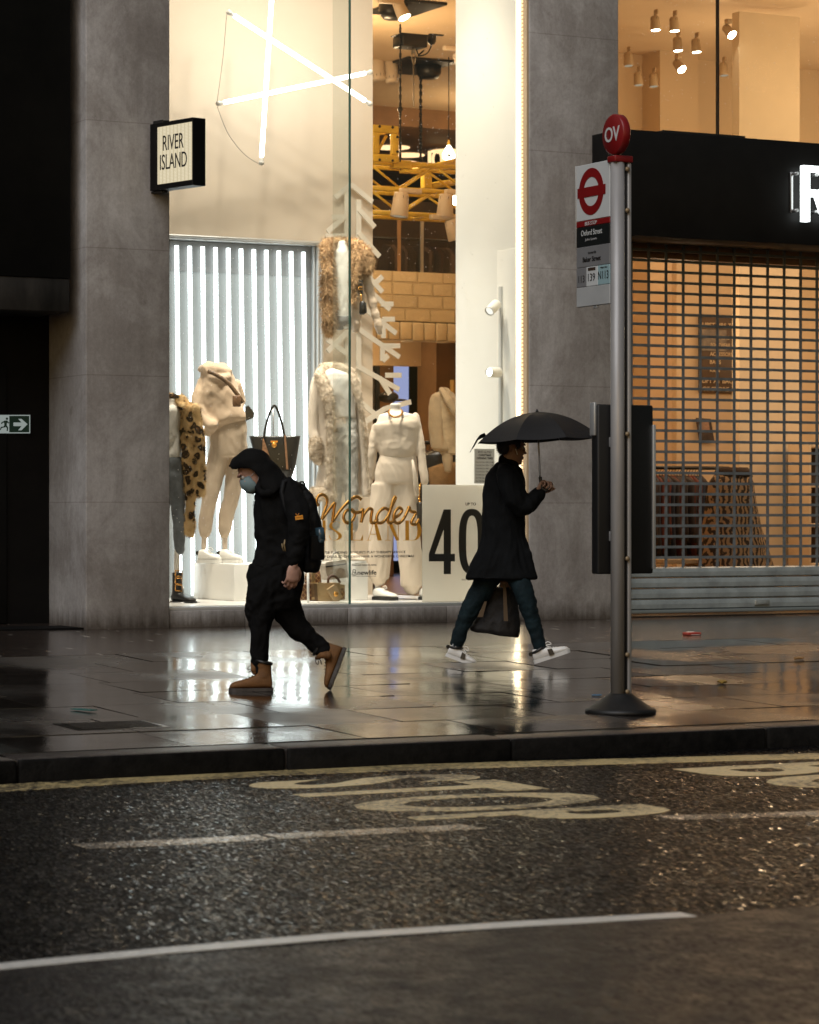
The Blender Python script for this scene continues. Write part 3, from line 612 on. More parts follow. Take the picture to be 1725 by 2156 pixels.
tops = [372.4, 399.6, 427, 454, 480.7, 507.7, 534.6, 560.8, 587, 613, 639]
for i, px in enumerate(tops):
    a = PY(px, 517+i*1.4, YP-.05); b = PY(px+7.5+.2*i, 1255, YP-.05)
    mb = MB(); mb.tube([a, Vector((b.x, b.y, FLOORZ+.02))], .0205, 8); obj('light_tube', mb, TUBE, lp)
# flat cut-out snow ornament, mounted off the wall and reaching past its edge
orn = MB(); YO = YW-.045; TH = .012
def bar(x0, y0, x1, y1, w):
    a, b = PY(x0, y0, YO), PY(x1, y1, YO); d = (b-a).normalized(); n = Vector((-d.z, 0, d.x))*(w/2/222)
    orn.prism([a-n, b-n, b+n, a+n], (0, TH, 0))
def barz(*a): bar(*a); global YO; YO -= .0012
barz(731, 395, 731, 1000, 12); barz(756, 420, 756, 1060, 12)
for x0, y0, x1, y1 in ((740, 388, 785, 425), (740, 388, 706, 416), (731, 452, 690, 488), (700, 457, 731, 457), (731, 510, 690, 545), (686, 497, 731, 497),
                       (756, 440, 790, 478), (756, 490, 800, 540), (756, 560, 806, 615), (790, 597, 806, 582), (756, 590, 822, 652), (803, 640, 829, 640),
                       (756, 640, 835, 702), (806, 672, 832, 672), (808, 672, 808, 712), (752, 690, 842, 752), (808, 728, 843, 728), (806, 728, 806, 760), (806, 760, 818, 748),
                       (752, 770, 841, 820), (812, 790, 846, 790), (800, 795, 822, 830), (752, 840, 800, 880), (752, 900, 812, 860), (812, 860, 866, 846),
                       (752, 980, 800, 935), (731, 700, 690, 740), (731, 745, 690, 715), (725, 780, 690, 790), (731, 860, 690, 900)):
    barz(x0, y0, x1, y1, 11)
tag(obj('snowflake_ornament', orn, mat('ornament_white', (.78, .73, .64), rough=.5), None), 'large flat white snowflake cut-out overlapping the edge of the cream wall', 'ornament')
# ---- track light on the white side wall
tk = thing('track_light', 'white wall track with two small spotlight heads on the white side wall', 'track light', (XSW-.03, YF+.55, 1.2))
def W_(px, py, off=.03): return PXX(px, py, XR0-.02-off)
r0 = W_(1053, 603); r1 = W_(1050, 905)
mb = MB(); mb.bbox(XR0-.055, XR0-.021, r0.y-.022, r0.y+.022, r1.z-.5, r0.z, .004); obj('rail', mb, mat('track_grey', (.5, .5, .48), rough=.4), tk)
pb = W_(1065, 640); q0 = W_(1083, 522); q1 = W_(1043, 522)
mb = MB(); mb.bbox(XR0-.034, XR0-.0205, q0.y, q1.y, .3, q0.z, .003); obj('wall_cover', mb, M['white'], tk)
for (px, py, dx, dz, on) in ((1038, 648, -.8, -.55, 0), (1040, 784, -1, .0, 1)):
    c = W_(px, py, .15); d = Vector((dx, -.35, dz)).normalized(); mb = MB()
    mb.lathe(c-d*.075, [(0.0, 0), (.044, .0), (.048, .006), (.048, .14), (.044, .145), (.040, .13), (.0, .125)], d, 16); mb.tube([c-d*.02, Vector((XR0-.05, r0.y, c.z+.02))], .012, 8)
    hd = obj('spot_head', mb, M['white'], tk)
    mb = MB(); mb.lathe(c+d*.051, [(.0, 0), (.039, 0), (.039, .006), (0, .006)], d, 16); obj('lens', mb, emat('lens_glow', (1, .95, .85), 6 if on else 1.2), hd)
# ================================================================== paper, stickers, posters in the window
YT = YG+.0165
def wtext(txt, x0, y0, x1, y1, name, material, parent, Y=YT, bold=0.0, th=.002, **kw):
    a = PY(x0, y1, Y); b = PY(x1, y0, Y); bb = PY(x1, y1, Y)
    return text_mesh(txt, a, XV, ZV, bb.x-a.x, PY((x0+x1)/2, y0, Y).z-PY((x0+x1)/2, y1, Y).z, name, material, parent, th, bold, **kw)
M['ink'] = mat('black_ink', (.012, .01, .009), rough=.5); M['ink2'] = mat('grey_ink', (.1, .095, .09), rough=.5)
def film_mat(name, col, fac=.6):
    m = mat(name, col, rough=.4); nt = m.node_tree; t = nt.nodes.new('ShaderNodeBsdfTranslucent'); t.inputs[0].default_value = (*col, 1); x = nt.nodes.new('ShaderNodeMixShader'); x.inputs[0].default_value = fac
    nt.links.new(nt.nodes['Principled BSDF'].outputs[0], x.inputs[1]); nt.links.new(t.outputs[0], x.inputs[2]); nt.links.new(x.outputs[0], nt.nodes['Material Output'].inputs[0]); return m
M['gold'] = film_mat('gold_film', (.74, .48, .12), .65); M['goldwire'] = mat('polished_gold', (.66, .33, .08), rough=.2, metal=.75)
K8 = .2673
def e8(p): return (645.5+K8*p[0], 953+K8*p[1])
sg = thing('script_lettering', 'flowing gold script lettering above serif capitals on the window glass', 'lettering', PY(770, 1100, YT))
strokes = [[(95, 418), (78, 385), (92, 345), (130, 332), (160, 360), (158, 410), (135, 475), (120, 530)], [(120, 530), (150, 488), (190, 430), (224, 392)], [(224, 392), (214, 460), (204, 548)], [(204, 548), (255, 470), (310, 405), (370, 356), (405, 350), (432, 370)],
           [(360, 452), (318, 455), (292, 500), (305, 545), (340, 552), (372, 515), (380, 475), (358, 448), (372, 470), (420, 468), (445, 440)], [(445, 440), (440, 500), (430, 552)], [(432, 545), (450, 490), (488, 445), (516, 450), (508, 510), (512, 552), (540, 548), (560, 520)],
           [(645, 450), (610, 438), (570, 470), (552, 515), (562, 552), (600, 548), (640, 500), (668, 430), (700, 365), (694, 350), (678, 385), (655, 470), (640, 535), (658, 556), (690, 535)], [(690, 515), (730, 490), (752, 455), (732, 434), (700, 462), (686, 510), (702, 552), (738, 550), (775, 505)],
           [(775, 505), (800, 450), (808, 428), (822, 462), (858, 470), (850, 500), (826, 545), (840, 566), (866, 558), (884, 520)]]
mb = MB()
for i, s_ in enumerate(strokes):
    pts = smooth_pts(s_, 5); mb.tube([PY(*e8(p), YT-.0005*i) for p in pts], .0155, 8)
obj('script', mb, M['goldwire'], sg)
def serif(mb, polys):
    for i, poly in enumerate(polys): mb.prism([PY(*e8(p), YT+.012+i*.0006) for p in poly], (0, .002, 0))
T, Bt = 535, 692
def s_strip(c, w): 
    L_, R2 = [], []
    for (x, y), ww in zip(c, w): L_.append((x-ww, y-ww*.3)); R2.append((x+ww, y+ww*.3))
    return L_ + R2[::-1]
sc_ = [(268, 560), (250, 543), (215, 543), (193, 565), (197, 592), (222, 612), (252, 632), (266, 658), (250, 683), (218, 690), (190, 680), (180, 650)]
sw_ = [2, 4, 6, 10, 15, 19, 19, 14, 7, 5, 4, 2]
serifs = {'I': [[(128, T), (150, T), (150, Bt), (128, Bt)], [(112, Bt-5), (166, Bt-5), (166, Bt), (112, Bt)]],
          'L': [[(338, T), (366, T), (366, Bt), (338, Bt)], [(320, Bt-5), (445, Bt-5), (445, Bt), (320, Bt)], [(428, Bt-5), (445, Bt-48), (445, Bt-5)], [(320, T), (384, T), (384, T+5), (320, T+5)]],
          'A': [[(528, T-8), (546, T-8), (594, Bt), (560, Bt)], [(532, T-4), (536, T-4), (490, Bt), (484, Bt)], [(505, 640), (565, 640), (565, 645), (503, 645)], [(474, Bt-4), (508, Bt-4), (508, Bt), (474, Bt)]],
          'N': [[(636, T), (664, T), (730, Bt), (706, Bt)], [(640, T), (645, T), (645, Bt), (640, Bt)], [(722, T), (727, T), (727, Bt), (722, Bt)], [(622, Bt-4), (664, Bt-4), (664, Bt), (622, Bt)]]}
mb = MB()
for k, polys in serifs.items(): serif(mb, polys)
pts = smooth_pts([(a, b, c) for (a, b), c in zip(sc_, sw_)], 4); A_ = [PY(*e8((x-w_, y-w_*.25)), YT+.012) for x, y, w_ in pts]; B_ = [PY(*e8((x+w_, y+w_*.25)), YT+.012) for x, y, w_ in pts]; mb.strip(A_, B_, (0, .002, 0))
serif(mb, [[(780, T), (808, T), (808, Bt), (780, Bt)], [(762, Bt-4), (850, Bt-4), (850, Bt), (762, Bt)], [(762, T), (850, T), (850, T+4), (762, T+4)]])
ao = [(850+55*math.sin(a), (T+Bt)/2-78*math.cos(a)) for a in [math.pi*i/16 for i in range(17)]]; ai = [(845+30*math.sin(a), (T+Bt)/2-74*math.cos(a)) for a in [math.pi*i/16 for i in range(17)]]
mb.strip([PY(*e8(p), YT+.015) for p in ao], [PY(*e8(p), YT+.015) for p in ai], (0, .002, 0))
obj('serif_capitals', mb, M['gold'], sg)
cs = thing('charity_sticker', 'small black charity appeal lettering with a little figure logo on the glass', 'sticker', PY(760, 1190, YT))
def t8(txt, x0, y0, x1, y1, name, m=None, bold=.012): a, b = e8((x0, y0)), e8((x1, y1)); return wtext(txt, a[0], a[1], b[0], b[1], name, m or M['ink'], cs, bold=bold)
t8("WE'RE FUNDING NEWLIFE'S PLAY THERAPY SERVICE", 100, 777, 780, 797, 'headline'); t8('TO HELP DISABLED CHILDREN HAVE A WONDERFUL CHRISTMAS', 45, 811, 847, 831, 'headline')
t8('Find out more in-store', 361, 876, 550, 893, 'small_print'); t8('newlife', 402, 926, 551, 964, 'logo_word', None, .02); t8('THE CHARITY FOR DISABLED CHILDREN', 361, 971, 548, 978, 'small_print', M['ink2'])
mb = MB()
mb.tube([PY(*e8(p), YT) for p in [(376+11*math.cos(a), 932+11*math.sin(a)) for a in [2*math.pi*i/14 for i in range(15)]]], .0032, 5)
mb.tube([PY(*e8(p), YT) for p in smooth_pts([(366, 941), (360, 955), (361, 963), (378, 965), (392, 963), (391, 950), (384, 941)], 3)], .0032, 5); mb.tube([PY(*e8(p), YT) for p in smooth_pts([(372, 964), (377, 952), (390, 948)], 3)], .0032, 5)
obj('figure_logo', mb, M['ink'], cs)
# sale board
YB4 = YG+.10; sb = thing('sale_board', 'grey board with tall black 40 standing inside the window', 'poster', PY(980, 1258, YB4))
a, b = PY(890, 1258, YB4), PY(1076, 1021, YB4); z1 = PY(960, 1021, YB4).z
mb = MB(); mb.bbox(a.x, b.x, YB4, YB4+.012, FLOORZ, z1, .003); obj('board', mb, film_mat('poster_grey', (.80, .78, .73), .75), sb)
def b8(txt, x0, y0, x1, y1, name, bold=.0): a, b = e8((x0, y0)), e8((x1, y1)); return wtext(txt, a[0], a[1], b[0], b[1], name, M['ink'], sb, Y=YB4-.0005, bold=bold)
b8('UP TO', 1253, 393, 1335, 416, 'small_heading', .02)
def d8(poly, k=0): return [PY(*e8(p), YB4-.003-k*.0007) for p in poly]
mb = MB(); mb.prism(d8([(1082, 447), (1138, 447), (1138, 957), (1082, 957)]), (0, .002, 0)); mb.prism(d8([(965, 797), (1170, 797), (1170, 857), (965, 857)], 1), (0, .002, 0)); mb.prism(d8([(1082, 447), (1098, 560), (1012, 797), (965, 797)], 2), (0, .002, 0))
obj('numeral', mb, M['ink'], sb)
mb = MB(); n = 40; oo, ii = [], []
for i in range(n+1):
    a = 2*math.pi*i/n; f = lambda v, p: math.copysign(abs(v)**p, v)
    oo.append((1304+104*f(math.cos(a), .8), 701+258*f(math.sin(a), .72))); ii.append((1304+46*f(math.cos(a), .8), 701+205*f(math.sin(a), .72)))
mb.strip(d8(oo), d8(ii), (0, .002, 0)); obj('numeral', mb, M['ink'], sb)
b8('SELECTED LINES ONLY', 1222, 995, 1366, 1006, 'small_print')
# opening times
on = thing('opening_notice', 'grey notice of Christmas opening times stuck inside the glass beside the umbrella', 'notice', PY(1020, 1018, YT))
a, b = PY(999, 1018, YT), PY(1041.5, 945, YT); mb = MB(); mb.box(a.x, b.x, YT+.0, YT+.002, a.z, PY(1020, 945, YT).z); obj('sheet', mb, film_mat('notice_grey', (.74, .73, .70), .5), on)
for txt, x0, y0, x1, y1, bd in (('RIVER ISLAND', 1007, 949, 1035, 954, 0), ('CHRISTMAS', 1008, 956, 1034, 960.5, .03), ('OPENING TIMES', 1004, 962.5, 1038, 967, .03)):
    wtext(txt, x0, y0, x1, y1, 'heading', M['ink'], on, Y=YT-.0005, bold=bd, th=.001)
for i, dname in enumerate(('Mon 14th Dec', 'Tue 15th Dec', 'Wed 16th Dec', 'Thu 17th Dec', 'Fri 18th Dec', 'Sat 19th Dec', 'Sun 20th Dec')):
    y = 971.3+i*6.6; wtext(dname+'  9:00 - 21:00', 1002.5, y, 1038.5, y+3.4, 'timetable_line', M['ink2'], on, Y=YT-.0005, th=.001)
# rain on the glass
mb = MB(); rr = random.Random(21)
for i in range(900):
    u = rr.random()
    if u < .5: px, py = rr.uniform(362, 700), rr.uniform(500, 1260)
    elif u < .72: px, py = rr.uniform(362, 1085), rr.uniform(5, 900)
    else: px, py = rr.gauss(915, 45), rr.gauss(300, 170)
    if not 360 < px < 1090: continue
    p = PY(px, py, YG-.002); r = rr.choice((.0022, .003, .004)); mb.add([p+Vector((x*r, y*r, z*r*1.25)) for x, y, z in ((1, 0, 0), (0, -.7, 0), (-1, 0, 0), (0, .4, 0), (0, 0, 1), (0, 0, -1))], [(0, 4, 1), (1, 4, 2), (2, 4, 3), (3, 4, 0), (1, 5, 0), (2, 5, 1), (3, 5, 2), (0, 5, 3)], True)
for i in range(160):
    px, py = rr.uniform(1306, 1725), rr.uniform(0, 265); p = PY(px, py, YG+.098); r = rr.choice((.003, .004, .005)); mb.add([p+Vector((x*r, y*r, z*r*1.25)) for x, y, z in ((1, 0, 0), (0, -.7, 0), (-1, 0, 0), (0, .4, 0), (0, 0, 1), (0, 0, -1))], [(0, 4, 1), (1, 4, 2), (2, 4, 3), (3, 4, 0), (1, 5, 0), (2, 5, 1), (3, 5, 2), (0, 5, 3)], True)
o = obj('rain', mb, mat('water_drop', (.85, .85, .82), rough=.15, spec=1)); tag(o, 'scattered bright rain drops clinging to the shop glass', 'rain drops', kind='stuff')
# ================================================================== store interior fittings
M['truss'] = mat('yellow_truss', (.60, .42, .05), rough=.35, var=.15, vscale=5)
YTr = 27.6
def tz(py): return PY(880, py, YTr).z
tr = thing('lighting_truss', 'yellow lattice lighting truss spanning the store behind the window', 'truss', (PY(880, 400, YTr).x, YTr, tz(453)))
xa, xb = PY(700, 400, YTr).x, PY(1060, 400, YTr).x
zs3 = (tz(347), tz(401), tz(452))
for k, z in enumerate(zs3):
    for yy, r in ((0, .035), (.42, .028)):
        mb = MB(); mb.tube([(xa, YTr+yy, z), (xb, YTr+yy, z)], (r if k else r*1.1)*.8, 10); obj('chord', mb, M['truss'], tr)
mb = MB()
for yy in (0, .42):
    for k in (0, 1):
        x = xa; i = 0; st = .42 if yy == 0 else .46
        while x < xb-.1:
            z0, z1 = (zs3[k], zs3[k+1]) if i % 2 else (zs3[k+1], zs3[k])
            mb.tube([(x, YTr+yy, z0), (min(x+st, xb), YTr+yy, z1)], .014, 6); x += st; i += 1
for x in (xa+.3, xa+1.2, xa+2.1): mb.tube([(x, YTr, zs3[0]), (x, YTr+.42, zs3[0])], .014, 6); mb.tube([(x, YTr, zs3[2]), (x, YTr+.42, zs3[2])], .014, 6)
obj('lattice', mb, M['truss'], tr)
mb = MB(); c = PY(845, 350, YTr); mb.bbox(c.x-.12, c.x+.1, YTr-.06, YTr+.06, c.z-.03, c.z+.06, .01); mb.bbox(c.x+.0, c.x+.22, YTr-.055, YTr+.05, c.z-.075, c.z-.032, .01); obj('coupling', mb, M['truss'], tr)
# square end frame standing on it
ef = thing('truss_frame', 'square yellow truss end frame standing on the long yellow truss', 'truss frame', PY(815, 342, YTr-.1))
p0, p1 = PY(783, 340, YTr-.1), PY(838, 266, YTr-.1); w_ = .085
for (x0, x1, z0, z1, n_) in ((p0.x, p1.x, p0.z, p0.z+w_, 'frame_bar'), (p0.x, p1.x, p1.z-w_, p1.z, 'frame_bar'), (p0.x, p0.x+w_, p0.z+w_, p1.z-w_, 'frame_bar'), (p1.x-w_, p1.x, p0.z+w_, p1.z-w_, 'frame_bar')):
    mb = MB(); mb.bbox(x0, x1, YTr-.13, YTr-.07, z0, z1, .012); obj(n_, mb, M['truss'], ef)
mb = MB(); mb.tube([(p0.x+.1, YTr-.02, p0.z+.1), (p1.x-.1, YTr-.02, p1.z-.1)], .018, 8); mb.tube([(p0.x+.08, YTr+.0, p1.z-.1), (p1.x-.1, YTr+.02, p1.z-.06)], .02, 8); obj('brace', mb, M['truss'], ef)
for fx, fz in ((.25, .05), (.75, .05), (.25, .95), (.75, .95), (.93, .3), (.93, .7)):
    c = Vector((p0.x+(p1.x-p0.x)*fx, YTr-.131, p0.z+(p1.z-p0.z)*fz)); mb = MB(); mb.lathe(c, [(0, 0), (.016, 0), (.016, -.004), (0, -.004)], (0, 1, 0), 10); obj('bolt', mb, M['dark'], ef)
cb = thing('cross_truss', 'yellow tube beam crossing behind the long truss at the right', 'truss', PY(930, 345, YTr+.8))
mb = MB(); mb.tube([PY(895, 356, YTr+.7), PY(990, 333, YTr+1.8)], .04, 10); obj('chord', mb, M['truss'], cb); mb = MB(); mb.tube([PY(905, 392, YTr+.7), PY(990, 378, YTr+1.8)], .04, 10); obj('chord', mb, M['truss'], cb)
mb = MB(); mb.bbox(PY(898, 370, YTr+.7).x-.05, PY(898, 370, YTr+.7).x+.05, YTr+.65, YTr+.75, PY(898, 398, YTr+.7).z, PY(898, 352, YTr+.7).z, .01); obj('upright', mb, M['truss'], cb)
# hoists: ceiling plates, motors, chains
def hoist(label, px, py, Y, hw, cylpx):
    c = PY(px, py, Y); t = thing('ceiling_plate', label, 'ceiling fitting', (c.x, c.y, ZC), 'black ceiling plates')
    mb = MB(); mb.bbox(c.x-hw, c.x+hw, Y-hw*1.6, Y+hw*1.6, ZC-.03, ZC-.002, .004); obj('plate', mb, M['dark'], t)
    d = PY(cylpx, py, Y-.2); mb = MB(); mb.lathe((d.x, Y-.2, ZC-.03), [(0, 0), (.16, 0), (.155, -.1), (.11, -.16), (0, -.16)], (0, 0, 1), 20); obj('motor_housing', mb, M['dark'], t)
hoist('black square ceiling plate with a round housing nearest the window top', 855, 18, 28.0, .28, 828)
hoist('black square ceiling plate with a round housing above the hanging chain', 867, 124, 31.6, .36, 903)
bx = PY(866, 86, 27.3); t = thing('chain_hoist', 'black hoist box hung under the ceiling with chain, hook and cable', 'hoist', bx)
mb = MB(); mb.bbox(bx.x-.15, bx.x+.15, 27.2, 27.45, bx.z-.075, bx.z+.06, .012); mb.bbox(bx.x-.17, bx.x+.16, 27.19, 27.46, bx.z+.05, bx.z+.062, .004); obj('motor_box', mb, M['dark'], t)
def chain(name, px, py0, py1, Y, parent, r=.011):
    mb = MB(); a, b = PY(px, py0, Y), PY(px, py1, Y); n = int((a-b).length/.045)
    for i in range(n):
        p = a.lerp(b, i/n); ax = (1, 0, 0) if i % 2 else (0, 1, 0)
        mb.tube([p, p+(b-a)/n*1.1], (r*1.5, r*.6) if i % 2 else (r*.6, r*1.5), 5)
    mb.ball(a.lerp(b, .62), .03, 8); obj(name, mb, M['dark'], parent)
chain('chain', 843, 50, 340, 27.25, t); 
mb = MB(); c = PY(871, 118, 27.3); mb.tube([c+Vector((.022*math.cos(a), 0, .09*math.sin(a))) for a in [2*math.pi*i/16 for i in range(17)]], .008, 6); mb.tube([PY(871, 100, 27.3), PY(871, 112, 27.3)], .012, 6); obj('hook', mb, M['steel'], t)
mb = MB(); mb.tube(smooth_pts([tuple(PY(*p, 27.3)) for p in ((877, 103), (882, 115), (893, 106), (880, 118), (900, 112), (910, 92), (912, 84))], 4), .008, 6); obj('cable', mb, M['dark'], t)
mb = MB(); mb.tube([PY(871, 122, 27.3), PY(871.5, 225, 27.3)], .006, 5); obj('cable', mb, M['wire'], t)
pg = PY(909, 80, 27.3); mb = MB(); mb.lathe(pg, [(0, .03), (.05, .03), (.05, -.04), (.03, -.07), (0, -.07)], (0, 0, 1), 12); mb.box(pg.x-.03, pg.x+.14, 27.28, 27.32, pg.z+.03, pg.z+.045); obj('plug', mb, M['dark'], t)
c2 = thing('hanging_chain', 'long black chain hanging from the second ceiling plate', 'chain', PY(886, 140, 31.4)); chain('chain_links', 886, 140, 345, 31.4, c2, .016)
# spotlights on the ceiling and the truss
LAMPW = mat('lamp_cream', (.62, .52, .40), rough=.5); LAMPT = mat('lamp_tan', (.42, .30, .17), rough=.5)
def spotlight(label, px, py, Y, rad, d, on, arm, group, cat='spotlight', es=7):
    c = PY(px, py, Y); d = Vector(d).normalized(); t = thing('spotlight', label, cat, c, group)
    mb = MB(); mb.lathe(c-d*rad*1.35, [(0, 0), (rad*.72, 0), (rad*.80, rad*.2), (rad*1.0, rad*2.6), (rad*.95, rad*2.65), (rad*.9, rad*2.45), (0, rad*2.4)], d, 18); obj('spot_head', mb, LAMPW if 'right' not in group else LAMPT, t)
    mb = MB(); mb.lathe(c+d*rad*1.06, [(0, 0), (rad*.88, 0), (rad*.88, rad*.12), (0, rad*.12)], d, 18); obj('lens', mb, emat('spot_lens', (1, .88, .66), es if on else .35), t)
    mb = MB(); a = Vector(arm); mb.bbox(c.x+min(0, a.x)*1, c.x+max(.02, a.x), c.y-.035, c.y+.035, c.z+a.z, c.z+a.z+.055, .008); mb.tube([c-d*rad, c+Vector((a.x*.3, 0, a.z+.02))], .014, 8); obj('arm', mb, LAMPW if 'right' not in group else LAMPT, t)
    mb = MB()
    for k in range(9):
        an = math.pi*(.1+.8*k/8); u = d.orthogonal().normalized(); w_ = d.cross(u); q = (u*math.cos(an*2)+w_*math.sin(an*2)); p = c-d*rad*1.0+q*rad*.80
        mb.tube([p, p+d*rad*.7], rad*.045, 4)
    obj('vent_grille', mb, M['dark'], t)
G1 = 'white spotlights inside the store'
spotlight('lit white spotlight directly under the nearest black ceiling plate', 845, 22, 26.6, .075, (.25, -.5, -1), 1, (-.26, 0, .06), G1, es=25)
spotlight('lit white spotlight cut by the white side wall edge near the ceiling', 972, 130, 29.5, .085, (.3, -.6, -1), 1, (-.24, 0, .12), G1, es=25)
spotlight('unlit white spotlight pair member at the left edge under the ceiling', 796, 148, 31.5, .10, (0, .25, 1), 0, (.1, 0, -.1), G1)
spotlight('unlit white spotlight beside the vertical hoist chain under the ceiling', 823, 152, 31.5, .10, (0, .25, 1), 0, (-.1, 0, -.1), G1)
spotlight('white lamp head hanging from the truss, left of the other', 843, 432, YTr-.35, .10, (-.12, 0, -1), 0, (.25, 0, .13), G1)
spotlight('white lamp head hanging at the right end of the truss', 938, 434, YTr-.35, .095, (-.08, 0, -1), 0, (.22, 0, .13), G1)
spotlight('lowest white lamp head, below the right end of the truss', 954, 484, YTr-.35, .085, (.35, 0, -1), 0, (-.28, 0, .1), G1)
spotlight('small bright spotlight glaring between the truss tubes', 952, 420, YTr+.3, .06, (-.1, -.9, -.3), 1, (.1, 0, .04), G1, es=30)
G2 = 'spotlights under the right hand shop ceiling'
for lab, px, py, Y, on in (('twin ceiling spotlight, left of the topmost pair', 1380, 50, 25.6, 1), ('twin ceiling spotlight, right of the topmost pair', 1420, 52, 25.6, 1), ('left lamp of the middle spotlight pair under the ceiling', 1427, 94, 26.6, 1), ('right lamp of the middle spotlight pair under the ceiling', 1466, 97, 26.6, 1),
                           ('very bright ceiling spotlight on the pane joint', 1535, 66, 26.0, 2), ('very bright spotlight aimed at the street, lower of the glaring two', 1430, 139, 27.6, 2), ('single dim ceiling spotlight beside the stone pier', 1323, 126, 27.6, 0), ('left lamp of the lowest dim spotlight pair', 1344, 167, 28.4, 0), ('right lamp of the lowest dim spotlight pair', 1376, 170, 28.4, 0), ('dim ceiling lamp crossed by the pane joint line', 1524, 147, 28.2, 0), ('dim ceiling lamp right beside the pale column', 1550, 150, 28.2, 0)):
    d = (0, -.15, -1) if on < 2 else (.1, -.75, -.7)
    spotlight(lab, px, py, Y, .058, d, on, (.02, 0, .10) if on < 2 else (-.04, 0, .08), G2, es=(18 if on == 1 else 45))
# ceiling discs, pendant bulb
for lab, px, py, Y in (('glowing round ceiling light left of the hoist chain', 766, 310, 40), ('dim orange disc light on the far ceiling behind the chain', 858, 326, 40.5), ('white disc light on the far ceiling beside the pendant wire', 944, 318, 41), ('small orange disc light low beside the truss frame', 843, 342, 41)):
    c = PZ(px+(60 if px < 780 else 0), py, zb-.005); Y = c.y; o = MB(); rx = .26; o.lathe((c.x, Y, zb-.005), [(0, 0), (rx, 0), (rx, -.012), (0, -.012)], (0, 0, 1), 20)
    tag(obj('ceiling_light', o, emat('disc_glow', (1, .66, .34), 1.8)), lab, 'ceiling light', 'round lights on the far ceiling')
pc = PY(945, 322, 30.6); t = thing('pendant_lamp', 'glowing pear shaped pendant bulb hanging over the truss', 'lamp', pc)
mb = MB(); mb.tube([PY(945, 296, 30.6), PY(945, 120, 30.6)], .006, 5); obj('cord', mb, M['dark'], t)
mb = MB(); mb.tube([PY(945, 308, 30.6), PY(945, 294, 30.6)], [.02, .012], 8); obj('holder', mb, M['gold'], t)
mb = MB(); k = []
for i in range(8):
    an = 2*math.pi*i/8; mb.tube([pc+Vector((math.cos(an+.3*s)*r_, math.sin(an+.3*s)*r_, z)) for s, r_, z in ((0, .012, .09), (1, .04, .04), (2, .075, -.02), (3, .07, -.06), (4, .02, -.09))], .010, 6)
obj('glowing_coil', mb, emat('bulb_glow', (1, .82, .55), 9), t)
# glowing letters on the far upper wall
gl = thing('glowing_letters', 'outlined glowing letters on the far upstairs wall beside the pendant bulb', 'sign', PY(925, 330, 36.5))
E_ = emat('letter_tube', (1, .66, .32), 1.6)
for nm, px0, px1, y0, y1, ch in (('letter', 905, 906, 318, 345, 'I'), ('letter', 912, 930, 318, 348, 'O'), ('letter', 934, 942, 316, 345, 'F')):
    mb = MB(); q = lambda x, y: PY(x, y, 36.5)
    if ch == 'O': mb.tube([q(921+9*math.cos(a), 335+17*math.sin(a)) for a in [2*math.pi*i/20 for i in range(21)]], .022, 6)
    elif ch == 'I': mb.tube([q(905, 318), q(905, 345)], .03, 6)
    else: mb.tube([q(942, 318), q(935, 318), q(935, 346)], .03, 6); mb.tube([q(935, 331), q(941, 331)], .03, 6)
    obj('letter', mb, E_, gl)
# upstairs: glass balustrade, rails of dark clothes
bl = thing('balustrade', 'smoked glass balustrade along the edge of the upper floor', 'balustrade', PY(880, 573, YM+.1))
mb = MB(); zt5 = PY(880, 505, YM+.1).z; mb.box(PY(700, 540, YM+.1).x, PY(1000, 540, YM+.1).x, YM+.08, YM+.095, ZM1+.001, zt5); obj('glass_panel', mb, glass_mat('smoked_glass', (.55, .5, .5), 1.5), bl)
for px in (838, 886):
    mb = MB(); x = PY(px, 540, YM+.1).x; mb.box(x-.02, x+.02, YM+.06, YM+.079, ZM1+.001, PY(880, 462, YM+.1).z); obj('post', mb, M['steel'] if px > 850 else M['warmdk'], bl)
cl = thing('clothes_rail', 'long black clothes rail upstairs behind the balustrade', 'clothes rail', PY(880, 520, YM+1.5))
zr = PY(880, 505, YM+1.5).z; xa, xb = PY(760, 500, YM+1.5).x, PY(1010, 500, YM+1.5).x
mb = MB(); mb.tube([(xa, YM+1.5, zr), (xb, YM+1.5, zr)], .02, 8); obj('rail', mb, M['dark'], cl)
for x in (xa+.1, (xa+xb)/2, xb-.1):
    mb = MB(); mb.tube([(x, YM+1.5, ZM1), (x, YM+1.5, zr)], .02, 8); obj('post', mb, M['dark'], cl)
GM = [mat('dark_cloth_%d' % i, c, rough=.8, var=.3, vscale=8) for i, c in enumerate(((.03, .02, .018), (.10, .02, .012), (.18, .13, .10), (.02, .025, .04), (.28, .22, .16), (.05, .03, .02)))]
def garment(mb, x, y, ztop, L_, w=.42, d=.05, rr=random):
    rings = []
    for k, (f, ww, dd) in enumerate(((0, .1, .4), (.05, .5, .8), (.12, .92, 1), (.4, .85, 1), (.75, .95, 1.1), (1, 1.04, 1.2))):
        ring = []
        for j in range(14):
            a = 2*math.pi*j/14; fo = 1+.10*math.sin(3*a+f*3+x*7)
            ring.append((x+d*dd*fo*math.sin(a), y+w/2*ww*math.cos(a), ztop-L_*f))
        rings.append(ring)
    mb.loft(rings)
rr = random.Random(8)
def rail_of(x0, x1, y, ztop, n, label, group, mats, L0=.7, L1=1.0, ang=0.0, cat='garment'):
    for i in range(n):
        x = x0+(x1-x0)*(i+.5)/n; mb = MB(); garment(mb, 0, 0, 0, rr.uniform(L0, L1), .44, .045); mb.tube([(0, 0, -.01), (0, 0, .03), (.02, 0, .06), (.0, .0, .085)], .004, 5)
        o = obj('hanging_garment', mb, rr.choice(mats)); o.location = (x, y, ztop-.08); o.rotation_euler.z = ang+rr.uniform(-.25, .25); tag(o, label, cat, group)
